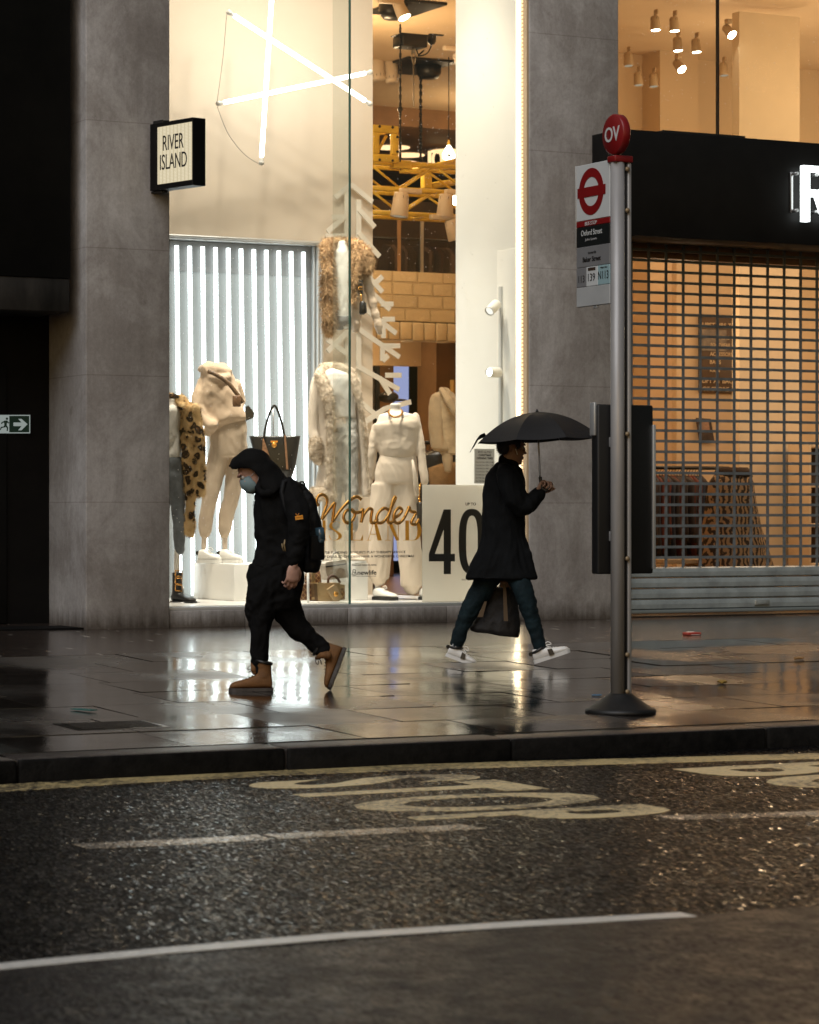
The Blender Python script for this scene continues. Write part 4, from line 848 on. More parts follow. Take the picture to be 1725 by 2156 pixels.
rail_of(xa+.3, xb-.2, YM+1.5, zr, 20, 'dark garment hanging on the upstairs rail behind the balustrade', 'garments on the upstairs rail', GM)
# ground floor at the back: screen, rails, boxes
sc2 = thing('display_screen', 'upright blue lit screen glowing in the dark doorway at the back', 'screen', PY(843, 850, YM+3.5))
a, b = PY(826, 870, YM+3.5), PY(860, 760, YM+3.5); mb = MB(); mb.bbox(a.x-.03, b.x+.03, YM+3.5, YM+3.56, .3, b.z+.03, .008); obj('bezel', mb, M['dark'], sc2)
mb = MB(); mb.box(a.x, b.x, YM+3.49, YM+3.499, .34, b.z); obj('screen_face', mb, emat('blue_screen', (.45, .50, .85), .75), sc2)
bs = thing('garment_stand', 'black square-tube garment frame at the edge of the cream wall', 'clothes stand', PY(792, 980, 25.4))
a, b = PY(776, 980, 25.4), PY(799, 771, 25.4)
for q in ((a.x, a.x+.05), (b.x-.05, b.x)): mb = MB(); mb.bbox(q[0], q[1], 25.38, 25.43, FLOORZ, b.z, .006); obj('post', mb, M['dark'], bs)
mb = MB(); mb.bbox(a.x+.05, b.x-.05, 25.38, 25.43, b.z-.05, b.z, .006); obj('top_rail', mb, M['dark'], bs)
rl = thing('clothes_rail', 'low black clothes rail on the shop floor behind the white dressed mannequin', 'clothes rail', PY(925, 930, 26.0))
zr2 = PY(915, 932, 26.0).z; xa, xb = PY(868, 932, 26).x, PY(968, 932, 26).x
mb = MB(); mb.tube([(xa, 26, zr2), (xb, 26, zr2)], .02, 8); obj('rail', mb, M['dark'], rl)
for x in (xa, xb): mb = MB(); mb.tube([(x, 26, FLOORZ), (x, 26, zr2)], .02, 8); obj('post', mb, M['dark'], rl)
rail_of(xa+.05, xb, 26.0, zr2, 12, 'dark jacket hanging on the low rail behind the white mannequin', 'jackets on the low shop floor rail', GM, .6, .85)
tg = obj('leather_jacket', (lambda mb: (garment(mb, 0, 0, 0, .62, .5, .07), mb)[1])(MB()), mat('black_leather', (.012, .011, .01), rough=.3, bump=.5, bscale=14)); tg.location = PY(925, 946, 25.7); tg.rotation_euler.z = 1.1; tag(tg, 'black leather jacket turned to the window on the low rail end', 'jacket')
tg = obj('tan_jacket', (lambda mb: (garment(mb, 0, 0, 0, .55, .5, .08), mb)[1])(MB()), mat('tan_wool', (.30, .18, .08), rough=.9, var=.15, vscale=20)); tg.location = PY(948, 972, 25.6); tg.rotation_euler.z = 1.2; tag(tg, 'tan wool jacket on the low rail beside the sale board', 'jacket')
cp = thing('cap', 'black leather cap on a stand behind the white mannequin', 'cap', PY(820, 835, 25.2)); mb = MB(); c = PY(818, 836, 25.2); mb.ball(c, (.10, .12, .06), 14); obj('crown', mb, mat('cap_leather', (.015, .013, .012), rough=.35), cp); mb = MB(); mb.ball(c+Vector((.08, -.06, -.03)), (.09, .08, .012), 12); obj('peak', mb, mat('cap_peak', (.015, .013, .012), rough=.3), cp)
# ================================================================== right shop: guide sign, poster, rails, patterned coat
def S3(px, py, Y): return PY(px, py, Y)
gs = thing('floor_guide', 'brown store guide sign with pale lettering behind the shutter', 'sign', S3(1512, 830, 27.2))
a, b = S3(1474, 826, 27.2), S3(1557, 665, 27.2); mb = MB(); mb.bbox(a.x, b.x, 27.2, 27.24, a.z, b.z, .006); obj('board', mb, mat('guide_brown', (.085, .05, .025), rough=.5), gs)
tp = mat('guide_lettering', (.62, .48, .30), rough=.6)
mb = MB(); a2, b2 = S3(1476, 738, 27.19), S3(1530, 695, 27.19); mb.box(a2.x, b2.x, 27.19, 27.198, a2.z, b2.z); obj('photo_panel', mb, mat('guide_photo', (.16, .12, .08), rough=.4, var=.6, vscale=6), gs)
for txt, x0, y0, x1, y1 in (('UPSTAIRS TO', 1479, 679, 1550, 688), ('WOMENS', 1497, 706, 1536, 714), ('FOOTWEAR', 1497, 722, 1538, 730), ('ACCESSORIES', 1495, 741, 1550, 749), ('BAGS', 1495, 758, 1518, 766), ('KIDS', 1495, 775, 1516, 783), ('LIFT AT BACK', 1479, 796, 1551, 806), ('OF STORE', 1479, 814, 1535, 823)):
    wtext(txt, x0, y0, x1, y1, 'guide_line', tp, gs, Y=27.188, bold=.015)
ps = thing('leaning_poster', 'small dark poster tilted against the wall below the guide sign', 'poster', S3(1486, 930, 27.2)); mb = MB(); mb.prism([S3(*p, 27.2) for p in ((1474, 928), (1505, 930), (1497, 882), (1467, 880))], (0, .02, 0)); obj('card', mb, mat('dark_poster', (.05, .03, .02), rough=.4, var=.5, vscale=9), ps)
mb = MB(); mb.prism([S3(*p, 27.195) for p in ((1476, 906), (1495, 907), (1492, 884), (1472, 883))], (0, .004, 0)); obj('picture', mb, mat('poster_tone', (.30, .18, .12), rough=.4, var=.4, vscale=8), ps)
r2 = thing('clothes_rail', 'chrome clothes rail of dark clothes behind the shutter', 'clothes rail', S3(1430, 985, 25.4))
zr3 = S3(1430, 985, 25.4).z; xa, xb = S3(1300, 985, 25.4).x, S3(1535, 985, 25.4).x
mb = MB(); mb.tube([(xa, 25.4, zr3), (xb, 25.4, zr3)], .02, 8); obj('rail', mb, M['dark'], r2)
for x in (xa, xb): mb = MB(); mb.tube([(x, 25.4, FLOORZ), (x, 25.4, zr3)], .02, 8); obj('post', mb, M['dark'], r2)
rail_of(xa+.1, xb-.35, 25.4, zr3, 26, 'dark garment on the rail behind the roller shutter', 'garments on the rail behind the shutter', [GM[0], GM[3], GM[5], GM[0], GM[1]], .65, .95)
def zebra():
    m = mat('zebra_print', (.2, .12, .06), rough=.7); nt = m.node_tree; N = nt.nodes; L = nt.links; tc = N.new('ShaderNodeTexCoord'); w = N.new('ShaderNodeTexWave'); w.inputs['Scale'].default_value = 7; w.inputs['Distortion'].default_value = 9; w.inputs['Detail'].default_value = 3; w.inputs['Detail Scale'].default_value = 1.4
    L.new(tc.outputs['Object'], w.inputs[0]); r = N.new('ShaderNodeValToRGB'); r.color_ramp.elements[0].position = .42; r.color_ramp.elements[0].color = (.035, .02, .012, 1); r.color_ramp.elements[1].position = .56; r.color_ramp.elements[1].color = (.36, .23, .12, 1); L.new(w.outputs['Fac'], r.inputs[0]); L.new(r.outputs[0], N['Principled BSDF'].inputs['Base Color']); return m
zc = thing('dressed_stand', 'animal striped draped coat on a stand behind the shutter', 'mannequin', S3(1545, 1190, 24.4))
mb = MB(); t24 = depth(S3(1545, 1000, 24.4))
sil(mb, [(1000, 1505, 1580, .6), (1015, 1495, 1588, .6), (1060, 1488, 1596, .6), (1110, 1482, 1606, .6), (1160, 1476, 1618, .62), (1200, 1470, 1628, .62), (1255, 1462, 1634, .62)], t24, 40)
for v in range(len(mb.v)):
    p = Vector(mb.v[v]); k = 1+.06*math.sin(p.x*26+p.y*9); c = S3(1545, 1000, 24.4); mb.v[v] = (c.x+(p.x-c.x)*k, c.y+(p.y-c.y)*k, p.z)
obj('draped_coat', mb, zebra(), zc)
mb = MB(); sil(mb, [(984, 1512, 1575, .6), (992, 1505, 1582, .6), (1004, 1502, 1586, .6)], t24, 24); obj('collar', mb, mat('dark_fur_collar', (.05, .03, .02), rough=.9, bump=1, bscale=30), zc)
ks = thing('shelf_unit', 'pale shelf counter behind the shutter next to the dark rail', 'shelf', S3(1400, 1240, 24.9)); mb = MB(); mb.bbox(S3(1375, 1200, 24.9).x, S3(1470, 1200, 24.9).x, 24.7, 25.1, .45, .50, .006); obj('top', mb, M['warm'], ks)
for px in (1378, 1466): mb = MB(); x = S3(px, 1200, 24.9).x; mb.bbox(x-.03, x+.03, 24.72, 25.08, FLOORZ, .448, .006); obj('leg', mb, M['warm'], ks)
rs2 = thing('display_rack', 'dark display rack at the far right edge behind the shutter', 'rack', S3(1710, 1190, 25.5))
a, b = S3(1709, 1190, 25.5), S3(1800, 940, 25.5)
for k in range(4): mb = MB(); z = a.z+(b.z-a.z)*k/3; mb.bbox(a.x, b.x, 25.5, 25.9, z-.02, z+.02, .006); obj('shelf', mb, M['warm'], rs2)
mb = MB(); mb.bbox(a.x-.03, a.x-.002, 25.5, 25.9, FLOORZ, b.z+.05, .005); obj('side_panel', mb, M['warm'], rs2)
mb = MB(); mb.box(a.x, b.x, 25.85, 25.9, FLOORZ, b.z); obj('back_panel', mb, M['brown'], rs2)
# ================================================================== mannequins, clothes and bags in the window
def K(s, x0, y0): return lambda p: (x0+s*p[0], y0+s*p[1]) + tuple(p[2:])
M['skin'] = mat('mannequin_skin', (.70, .58, .46), rough=.4, var=.03)
M['skinw'] = mat('mannequin_white', (.80, .74, .66), rough=.35)
def cloth(name, c, rough=.85, bump=.25, bscale=160, var=.06, **k): return mat(name, c, rough=rough, bump=bump, bscale=bscale, var=var, vscale=9, sheen=.2, **k)
def folds(ax, ay, az, amp, s=1.0, o=0.0):
    def f(co, no):
        w = Vector((nz(co, 3, o+9), nz(co, 3, o+17), nz(co, 3, o+23)))*.10; c = co+w      # bent creases
        a_ = nz((c.x*ax, c.y*ax, c.z*az), 1, o); b_ = nz((c.x*ax*1.7, c.y*ax*1.7, c.z*az*1.6), 1, o+5)
        return amp*(.55*a_ + .40*(.42-abs(b_)*1.4) + .10*nz((c.x*ax*4, c.y*ax*4, c.z*az*4), 1, o+8))
    return f
def fur(o, n, L_, lean=(0, 0, -.6), seed=1, w=.004):
    """blades of hair over a finished mesh, in the same mesh"""
    n = int(n*2.2); w *= .62; me = o.data; rr = random.Random(seed); ar = [p.area for p in me.polygons]; tot = sum(ar); vs = [v.co.copy() for v in me.vertices]; fs = [tuple(p.vertices) for p in me.polygons]
    mats = list(me.materials); lean = Vector(lean); acc = 0; polys = list(me.polygons)
    for p, a in zip(polys, ar):
        acc += n*a/tot
        while acc > rr.random():
            acc -= 1; q = [vs[i] for i in p.vertices]; u, v = rr.random(), rr.random(); c = q[0].lerp(q[1], u).lerp(q[-1].lerp(q[-2], u), v)
            d = (p.normal*rr.uniform(.5, 1) + lean*rr.uniform(.6, 1.2) + Vector((rr.uniform(-.5, .5), rr.uniform(-.5, .5), rr.uniform(-.4, .4)))).normalized()
            s_ = d.cross(p.normal); s_ = (s_.normalized() if s_.length > 1e-4 else RGT)*w; l = L_*rr.uniform(.5, 1.2); b = len(vs)
            vs += [c-s_, c+s_, c+d*l]; fs.append((b, b+1, b+2))
    m2 = bpy.data.meshes.new(me.name); m2.from_pydata([tuple(v) for v in vs], [], fs)
    for m in mats: m2.materials.append(m)
    for p in m2.polygons: p.use_smooth = True
    m2.update(); o.data = m2; return o
def fur_mat(name, c1, c2, vs=14):
    return mat(name, c1, rough=.9, var=.3, var2=c2, vscale=vs, bump=.6, bscale=90)
def leopard():
    m = mat('leopard_fur', (.55, .33, .12), rough=.9, bump=.5, bscale=80); nt = m.node_tree; N = nt.nodes; L = nt.links; tc = N.new('ShaderNodeTexCoord')
    n = N.new('ShaderNodeTexNoise'); n.inputs['Scale'].default_value = 9; L.new(tc.outputs['Object'], n.inputs[0])
    mx = N.new('ShaderNodeVectorMath'); mx.operation = 'MULTIPLY_ADD'; mx.inputs[1].default_value = (.09, .09, .13); L.new(n.outputs['Color'], mx.inputs[0]); L.new(tc.outputs['Object'], mx.inputs[2])
    v = N.new('ShaderNodeTexVoronoi'); v.inputs['Scale'].default_value = 14; L.new(mx.outputs[0], v.inputs[0])
    r = N.new('ShaderNodeValToRGB'); e = r.color_ramp.elements; e[0].position = .0; e[0].color = (.30, .14, .04, 1); e[1].position = .17; e[1].color = (.03, .014, .006, 1)
    for p, c in ((.40, (.03, .014, .006, 1)), (.47, (.62, .40, .17, 1)), (.7, (.72, .52, .27, 1))): q = e.new(p); q.color = c
    L.new(v.outputs['Distance'], r.inputs[0]); L.new(r.outputs[0], N['Principled BSDF'].inputs['Base Color']); return m
def shoe(parent, heel, fwd, up, L_, H, W, upper, sole, name='shoe', high=0.0, acc=None, stripe=None, lace=None):
    """a shoe with its heel at HEEL on the ground, pointing along FWD; HIGH raises the collar (boots)"""
    f = Vector(fwd).normalized(); u = Vector(up).normalized(); r = f.cross(u).normalized(); u = r.cross(f).normalized(); heel = Vector(heel); st = (.15 if high > .05 else .22)*H
    prof = [(0, .55, .30), (.04, .9, .38), (.14, 1.0, .42), (.28, .98, .42), (.42, .80, .42), (.56, .62, .46), (.70, .52, .5), (.84, .44, .49), (.94, .34, .40), (1.0, .18, .22)]
    mb = MB(); rings = []
    for a, h, w in prof:
        ring = []
        for j in range(16):
            an = 2*math.pi*j/16; ca, sa = math.cos(an), math.sin(an); y = (w*W)*math.copysign(abs(ca)**.75, ca); z = st + (H-st)*h*(.5+.5*math.copysign(abs(sa)**.6, sa))
            ring.append(heel+f*(a*L_)+r*(y*(1-.35*max(0, sa)**2))+u*z)
        rings.append(ring)
    mb.loft(rings); 
    if high: 
        c0 = heel+f*(.20*L_)+u*(H*.7); pts = [c0, c0+u*(high*.5)-f*(.01*L_), c0+u*high]; mb.tube(pts, [(W*.45, L_*.20), (W*.41, L_*.175), (W*.44, L_*.185)], 16, flat=f)
        dk = MB(); ctr = pts[-1]; dk.tube([ctr+f*(L_*.185*math.cos(q))+r*(W*.44*math.sin(q))+u*(.012*math.cos(q)) for q in [2*math.pi*i/20 for i in range(21)]], .011, 8)
    me = mb.mesh(name); o0 = bpy.data.objects.new(name, me); COL.objects.link(o0)
    m2 = baked(o0, [('REMESH', dict(mode='VOXEL', voxel_size=.006)), ('SMOOTH', dict(factor=.5, iterations=3))]); bpy.data.objects.remove(o0)
    for p in m2.polygons: p.use_smooth = True
    sh = link(name, m2, upper, parent)
    if high and lace: obj('padded_collar', dk, BLK, sh)
    mb = MB(); lo, hi = [], []
    outl = [(a, w*1.10) for a, h, w in prof]; ring = [heel+f*((a-.5)*1.04*L_+.5*L_)+r*(w*W) for a, w in outl] + [heel+f*((a-.5)*1.04*L_+.5*L_)-r*(w*W) for a, w in outl[::-1]]
    mb.prism(ring, u*(st*1.15)); obj('sole', mb, sole, sh)
    if acc:
        mb = MB(); c = heel+f*(.0*L_)+u*(H*.72); mb.tube([c-f*.006+r*(W*.2), c-f*.012, c-f*.006-r*(W*.2)], H*.16, 8); obj('heel_tab', mb, acc, sh)
    if stripe:
        for s_ in (-1, 1):
            mb = MB(); q = lambda a, h: heel+f*(a*L_)+u*(h*H)+r*(s_*W*.47*(1-.25*(h-.3)))
            mb.prism([q(.46, .26), q(.60, .26), q(.58, .66), q(.45, .72)], r*(s_*.012)); obj('side_stripe', mb, stripe, sh)
    if lace:
        mb = MB()
        for k in range(5):
            a = .40+.07*k; h = (.80-.075*k)*.98+.06; c = heel+f*(a*L_)+u*(st+(H-st)*h); mb.tube([c-r*(W*.22)-u*.008, c, c+r*(W*.22)-u*.008], .004, 5)
        c = heel+f*(.36*L_)+u*(H*1.0+high*.25); mb.tube(smooth_pts([tuple(c), tuple(c+f*.04+u*.015), tuple(c+f*.06-u*.01), tuple(c+f*.02-u*.005), tuple(c+f*.05+r*.03-u*.03)], 4), .0035, 5)
        obj('lace', mb, lace, sh)
    return sh
def sheet(mb, pts_l, pts_r, Y, th=.01): mb.strip([PY(*p, Y) for p in pts_l], [PY(*p, Y) for p in pts_r], (0, th, 0))
SHOE_W = mat('white_leather', (.78, .76, .72), rough=.4); SOLE_W = mat('white_sole', (.70, .69, .66), rough=.5); BLK = mat('black_leather_trim', (.012, .011, .01), rough=.35)
# ---- white boxes the figures stand on
def plinth_box(name, label, ax, ay, ex, dep, wid, ztop):
    c = PY(ax, ay, ex); t = MB(); t.bbox(c.x, c.x+wid, c.y, c.y+dep, FLOORZ+.002, ztop, .004); return tag(obj(name, t, M['whitegloss'], None), label, 'display box')
yb1 = 23.62; plinth_box('display_box', 'white display box under the hooded mannequin, left in the window', 493, 1264, yb1, .92, .95, ZY(1188, 493, yb1))
yb2 = 23.3; plinth_box('display_box', 'white display box behind the handbags at the middle of the window', 640, 1260, yb2, .5, XY(775, yb2)-XY(640, yb2), ZY(1186, 740, yb2))
# ---- A: leopard coat
kA = K(.2625, 350.4, 737.7); tA = depth(PY(385, 1000, 23.45))
def S_(mb, rows, k, t, n=24, sq=.9): return sil(mb, [(k((0, r[0]))[1], k((r[1], 0))[0], k((r[2], 0))[0]) + tuple(r[3:]) for r in rows], t, n, sq)
def L_(mb, pts, k, s, t, n=14): return limb(mb, [(k(p)[0], k(p)[1], p[2]*s) + tuple(p[3:]) for p in pts], t, n)
mb = MB(); S_(mb, [(385, 10, 92, 1), (420, 8, 96, 1), (470, -60, 140, .6), (560, -70, 120, .6), (700, -60, 100, .6), (860, -60, 120, .6), (960, -60, 125, .6)], kA, tA); L_(mb, [(70, 950, 52, 0), (95, 1250, 42, 0), (108, 1480, 34, 0), (86, 1640, 24, 0), (85, 1800, 24, 0)], kA, .2625, tA); L_(mb, [(-20, 950, 52, .05), (-30, 1300, 42, .05), (-35, 1640, 26, .1), (-35, 1800, 24, .1)], kA, .2625, tA)
mA = remesh(mb, 'mannequin', M['skinw'], None, .012); tag(mA, 'headless mannequin in leopard print fur coat and jeans beside the left pier', 'mannequin')
mb = MB(); S_(mb, [(440, -30, 110, .6), (480, -80, 130, .62), (600, -85, 118, .62), (750, -80, 112, .62), (830, -78, 118, .62), (868, -70, 110, .6)], kA, tA-.01); remesh(mb, 'blouse', cloth('white_blouse', (.80, .77, .71)), mA, .012, 3, folds(9, 9, 3, .03))
mb = MB(); S_(mb, [(855, -85, 122, .6), (900, -88, 132, .62), (980, -90, 135, .62), (1060, -90, 138, .6)], kA, tA); L_(mb, [(70, 1000, 72, 0), (88, 1200, 60, 0), (104, 1400, 52, 0), (106, 1600, 44, 0)], kA, .2625, tA); L_(mb, [(-22, 1000, 70, .05), (-30, 1300, 56, .05), (-35, 1600, 44, .1)], kA, .2625, tA)
remesh(mb, 'jeans', cloth('grey_denim', (.12, .135, .15), var=.35), mA, .012, 3, folds(8, 8, 7, .014))
LEO = leopard(); mb = MB(); S_(mb, [(360, 20, 110, .9, .03), (395, 70, 170, .8, .02), (440, 95, 225, .75), (500, 112, 272, .62), (600, 118, 280, .55), (720, 122, 290, .5), (860, 128, 300, .5), (1000, 136, 300, .5), (1110, 140, 296, .5), (1170, 142, 250, .5), (1300, 148, 232, .5), (1420, 138, 222, .5), (1490, 134, 212, .5)], kA, tA-.02)
L_(mb, [(40, 372, 26, .05), (95, 385, 26, .0), (125, 450, 30, -.08)], kA, .2625, tA); L_(mb, [(220, 470, 48, -.05), (262, 700, 44, -.06), (272, 950, 40, -.05), (265, 1140, 36, -.03)], kA, .2625, tA)
fo = folds(14, 14, 2.2, .045); lc = remesh(mb, 'leopard_coat', LEO, mA, .013, 3, fo); fur(lc, 5000, .028, (0, 0, -.7), 3, .003)
fwdA = Vector((.35, -1, 0)); c = PD(*kA((88, 1985)), tA); c.z = FLOORZ
shoe(mA, c-fwdA.normalized()*.05, fwdA, ZV, .27, .10, .11, BLK, mat('black_sole', (.01, .01, .01), rough=.6), 'boot', .20)
mb = MB()
for yy in (1790, 1850, 1905):
    q = PD(kA((88, yy))[0]+3, kA((88, yy))[1], tA-.13)
    mb.tube([q+RGT*x_+UP*z_ for x_, z_ in ((-.03, -.022), (.03, -.03), (.03, .022), (-.03, .03), (-.03, -.022))], .006, 5)
obj('buckle', mb, M['goldwire'], mA)
mb = MB(); c2 = PD(*kA((135, 2003)), tA); mb.lathe((c2.x, c2.y, FLOORZ), [(0, 0), (.15, 0), (.148, .008), (0, .008)], (0, 0, 1), 24); mb.tube([(c2.x, c2.y, FLOORZ+.006), (c2.x, c2.y, FLOORZ+.14)], .008, 8); obj('stand', mb, M['steel'], mA)
# ---- B: hooded sweatshirt and joggers
tB = depth(PY(465, 1000, 24.15)); kB = kA; CR = cloth('cream_fleece', (.58, .44, .31), bump=.3); CR2 = cloth('cream_jogger', (.52, .41, .30), bump=.3)
zB = ZY(1188, 493, yb1)+.002
mb = MB(); S_(mb, [(180, 350, 470, .8), (230, 290, 560, .55), (330, 270, 580, .6), (480, 310, 590, .6), (600, 380, 630, .6), (700, 370, 635, .6)], kB, tB); L_(mb, [(430, 680, 62, 0), (390, 950, 50, 0), (335, 1300, 32, 0), (306, 1500, 24, 0), (300, 1590, 22, 0)], kB, .2625, tB); L_(mb, [(570, 680, 60, .05), (545, 950, 48, .05), (480, 1300, 32, .05), (470, 1500, 24, .05), (470, 1590, 22, .05)], kB, .2625, tB)
mB_ = remesh(mb, 'mannequin', M['skin'], None, .012); tag(mB_, 'headless mannequin in cream hooded sweatshirt and joggers on a white box', 'mannequin')
mb = MB(); S_(mb, [(100, 300, 470, .8), (135, 268, 515, .8), (175, 268, 528, .75), (220, 278, 545, .65), (270, 265, 572, .6), (340, 262, 595, .62), (430, 275, 606, .65), (500, 300, 632, .68), (545, 310, 645, .7), (600, 310, 560, .75), (650, 300, 450, .8), (690, 300, 370, .8)], kB, tB-.02)
L_(mb, [(300, 250, 52, 0), (262, 350, 55, -.05), (245, 450, 52, -.08), (300, 550, 50, -.1), (370, 600, 48, -.16)], kB, .2625, tB); L_(mb, [(560, 270, 45, .1), (590, 400, 45, .15), (560, 520, 45, .05)], kB, .2625, tB)
L_(mb, [(275, 150, 30, .02), (330, 125, 42, -.04), (420, 150, 40, -.10), (500, 165, 28, -.08)], kB, .2625, tB); L_(mb, [(300, 200, 30, -.02), (360, 215, 34, -.09), (440, 230, 30, -.13), (500, 210, 24, -.11)], kB, .2625, tB)
remesh(mb, 'hooded_sweatshirt', CR, mB_, .012, 3, folds(6, 6, 5, .022, o=3))
mb = MB(); S_(mb, [(545, 365, 640, .62), (600, 352, 648, .66), (700, 346, 650, .66), (790, 345, 648, .62), (850, 345, 645, .6)], kB, tB); L_(mb, [(425, 800, 84, 0), (390, 980, 78, 0), (350, 1180, 66, 0), (318, 1340, 56, 0), (315, 1440, 50, 0), (312, 1470, 42, 0)], kB, .2625, tB); L_(mb, [(565, 800, 82, .05), (555, 980, 72, .05), (520, 1180, 64, .05), (478, 1340, 60, .05), (466, 1440, 54, .05), (464, 1470, 44, .05)], kB, .2625, tB)
remesh(mb, 'joggers', CR2, mB_, .012, 3, folds(9, 9, 4, .018, o=8))
for (hx, lx, dz) in ((262, 190, 0), (432, 190, .05)):
    c = PD(*kB((hx, 1690)), tB+dz); c.z = zB; d = RGT*.9-FWD*.30; d.z = 0; sh = shoe(mB_, c, d, ZV, lx*.2625*tB/FPX, .13, .105, SHOE_W, SOLE_W, 'trainer', 0, BLK, None, SHOE_W)
mb = MB(); strap = [(335, 168), (380, 185), (440, 220), (500, 265), (545, 320), (590, 380), (615, 420)]
pts = [tuple(PD(*kB(p), tB-.20-.02*math.sin(i/6*3.1))) for i, p in enumerate(strap)]; mb.tube(smooth_pts(pts, 4), (.014, .020), 10)
xb_ = thing('crossbody_bag', 'brown patterned cross-body strap with pouch and black bag on the hooded mannequin', 'bag', pts[-1]); obj('strap', mb, mat('strap_brown', (.12, .07, .035), rough=.5, var=.8, vscale=50), xb_)
c = PD(*kB((565, 405)), tB-.25); mb = MB(); mb.bbox(c.x-.038, c.x+.038, c.y-.02, c.y+.02, c.z-.055, c.z+.05, .012); obj('pouch', mb, mat('brown_monogram', (.16, .085, .045), rough=.4, var=.5, vscale=60), xb_)
c = PD(*kB((668, 505)), tB-.10); mb = MB(); mb.prism([PD(*kB(p), tB-.18) for p in ((632, 455), (660, 440), (706, 500), (700, 540), (640, 568))], FWD*.07); obj('bag_body', mb, mat('black_glitter', (.03, .028, .026), rough=.3, var=.5, vscale=60), xb_)
# ---- C: long coat with fur trim
kC = K(.1997, 639.4, 737.8); sC = .1997; tC = depth(PY(720, 1000, 23.55)); zC_ = ZY(1186, 740, yb2)+.002
mb = MB(); S_(mb, [(185, 268, 330, 1), (215, 262, 338, 1), (260, 180, 480, .55), (400, 190, 500, .6), (560, 250, 500, .6), (700, 260, 540, .6), (850, 255, 560, .6)], kC, tC); L_(mb, [(350, 850, 75, 0), (340, 1300, 55, 0), (310, 1800, 40, 0), (300, 2080, 32, 0)], kC, sC, tC); L_(mb, [(490, 850, 75, 0), (500, 1300, 55, 0), (510, 1800, 40, 0), (515, 2080, 32, 0)], kC, sC, tC)
L_(mb, [(130, 340, 38, .02), (110, 650, 34, .0), (120, 900, 28, -.03), (140, 1110, 26, -.06), (148, 1150, 24, -.07)], kC, sC, tC)
for i in range(4): L_(mb, [(120+i*22, 1150, 9, -.05-.01*i), (118+i*23, 1185, 8, -.06-.01*i), (128+i*20, 1222-abs(i-1.5)*10, 6, -.05)], kC, sC, tC, 8)
L_(mb, [(110, 1130, 9, -.08), (100, 1165, 8, -.10), (108, 1190, 6, -.1)], kC, sC, tC, 8)
mC = remesh(mb, 'mannequin', M['skin'], None, .008, 2); tag(mC, 'headless mannequin in long pale coat with fur trim behind the glass fin', 'mannequin')
mb = MB(); S_(mb, [(200, 255, 345, .9), (240, 200, 470, .6), (300, 190, 520, .6), (450, 215, 540, .62), (600, 260, 548, .62), (715, 265, 550, .6)], kC, tC-.015); remesh(mb, 'sweater', cloth('white_knit', (.76, .74, .70)), mC, .012, 2, folds(8, 8, 5, .012))
mb = MB(); S_(mb, [(690, 262, 552, .6), (800, 255, 572, .62), (900, 252, 575, .62), (980, 255, 572, .6)], kC, tC); L_(mb, [(340, 900, 95, 0), (335, 1300, 85, 0), (320, 1700, 72, 0), (315, 1860, 66, 0)], kC, sC, tC); L_(mb, [(490, 900, 92, -.02), (500, 1300, 80, -.02), (510, 1700, 68, -.02), (515, 1860, 62, -.02)], kC, sC, tC)
remesh(mb, 'jeans', cloth('pale_denim', (.42, .41, .38), var=.25), mC, .012, 3, folds(9, 9, 8, .02, o=2))
CT = cloth('pale_wool_coat', (.66, .57, .47)); mb = MB()
S_(mb, [(215, 150, 300, .55, .06), (280, 110, 330, .6, .05), (400, 105, 300, .7, .03), (560, 120, 262, .7, .02), (720, 150, 262, .75, .02), (900, 165, 280, .8, .02), (1200, 160, 300, .8, .0), (1450, 120, 310, .8, .0), (1560, 110, 310, .8, .0)], kC, tC)
S_(mb, [(215, 400, 520, .6, .06), (280, 440, 570, .7, .04), (400, 520, 606, .9, .02), (560, 560, 622, 1.0, .02), (750, 570, 660, .9, .02), (950, 585, 690, .8, .02), (1200, 600, 706, .8, .02), (1480, 610, 716, .8, .02), (1540, 612, 716, .8, .02)], kC, tC)
S_(mb, [(230, 180, 500, .3, .16), (400, 150, 590, .2, .17), (800, 180, 640, .2, .17), (1200, 180, 690, .2, .16), (1530, 150, 700, .2, .16)], kC, tC)
L_(mb, [(140, 320, 58, .03), (112, 450, 58, .01), (98, 650, 56, .0), (105, 850, 52, -.02), (128, 980, 58, -.05)], kC, sC, tC)
L_(mb, [(560, 330, 50, .05), (590, 600, 50, .06), (620, 850, 46, .05)], kC, sC, tC)
co_ = remesh(mb, 'long_coat', CT, mC, .012, 3, folds(9, 9, 2, .022, o=4))
FU = fur_mat('beige_fur', (.60, .47, .33), (.80, .70, .57)); mb = MB()
L_(mb, [(300, 160, 38, .09), (215, 190, 55, .02), (170, 255, 60, -.05), (205, 330, 62, -.11), (240, 450, 62, -.14), (265, 580, 56, -.15), (285, 690, 46, -.15), (288, 850, 46, -.15), (286, 1100, 46, -.15), (285, 1350, 46, -.15), (285, 1590, 46, -.14)], kC, sC, tC)
L_(mb, [(300, 160, 38, .09), (420, 185, 45, .03), (500, 235, 50, -.02), (540, 330, 44, -.06), (580, 480, 34, -.08), (610, 650, 28, -.08), (640, 850, 24, -.08), (680, 1150, 22, -.06), (705, 1480, 22, -.05)], kC, sC, tC)
L_(mb, [(115, 1500, 60, -.03), (200, 1515, 66, -.10), (290, 1520, 66, -.14)], kC, sC, tC)
f_ = remesh(mb, 'fur_trim', FU, mC, .011, 2, folds(20, 20, 20, .02)); fur(f_, 4200, .03, (0, 0, -.5), 5, .003)
mb = MB(); L_(mb, [(128, 975, 72, -.05), (132, 1040, 76, -.055), (138, 1105, 70, -.06)], kC, sC, tC); f_ = remesh(mb, 'fur_cuff', FU, mC, .010, 2, folds(20, 20, 20, .012)); fur(f_, 1200, .024, (0, 0, -.3), 6, .003)
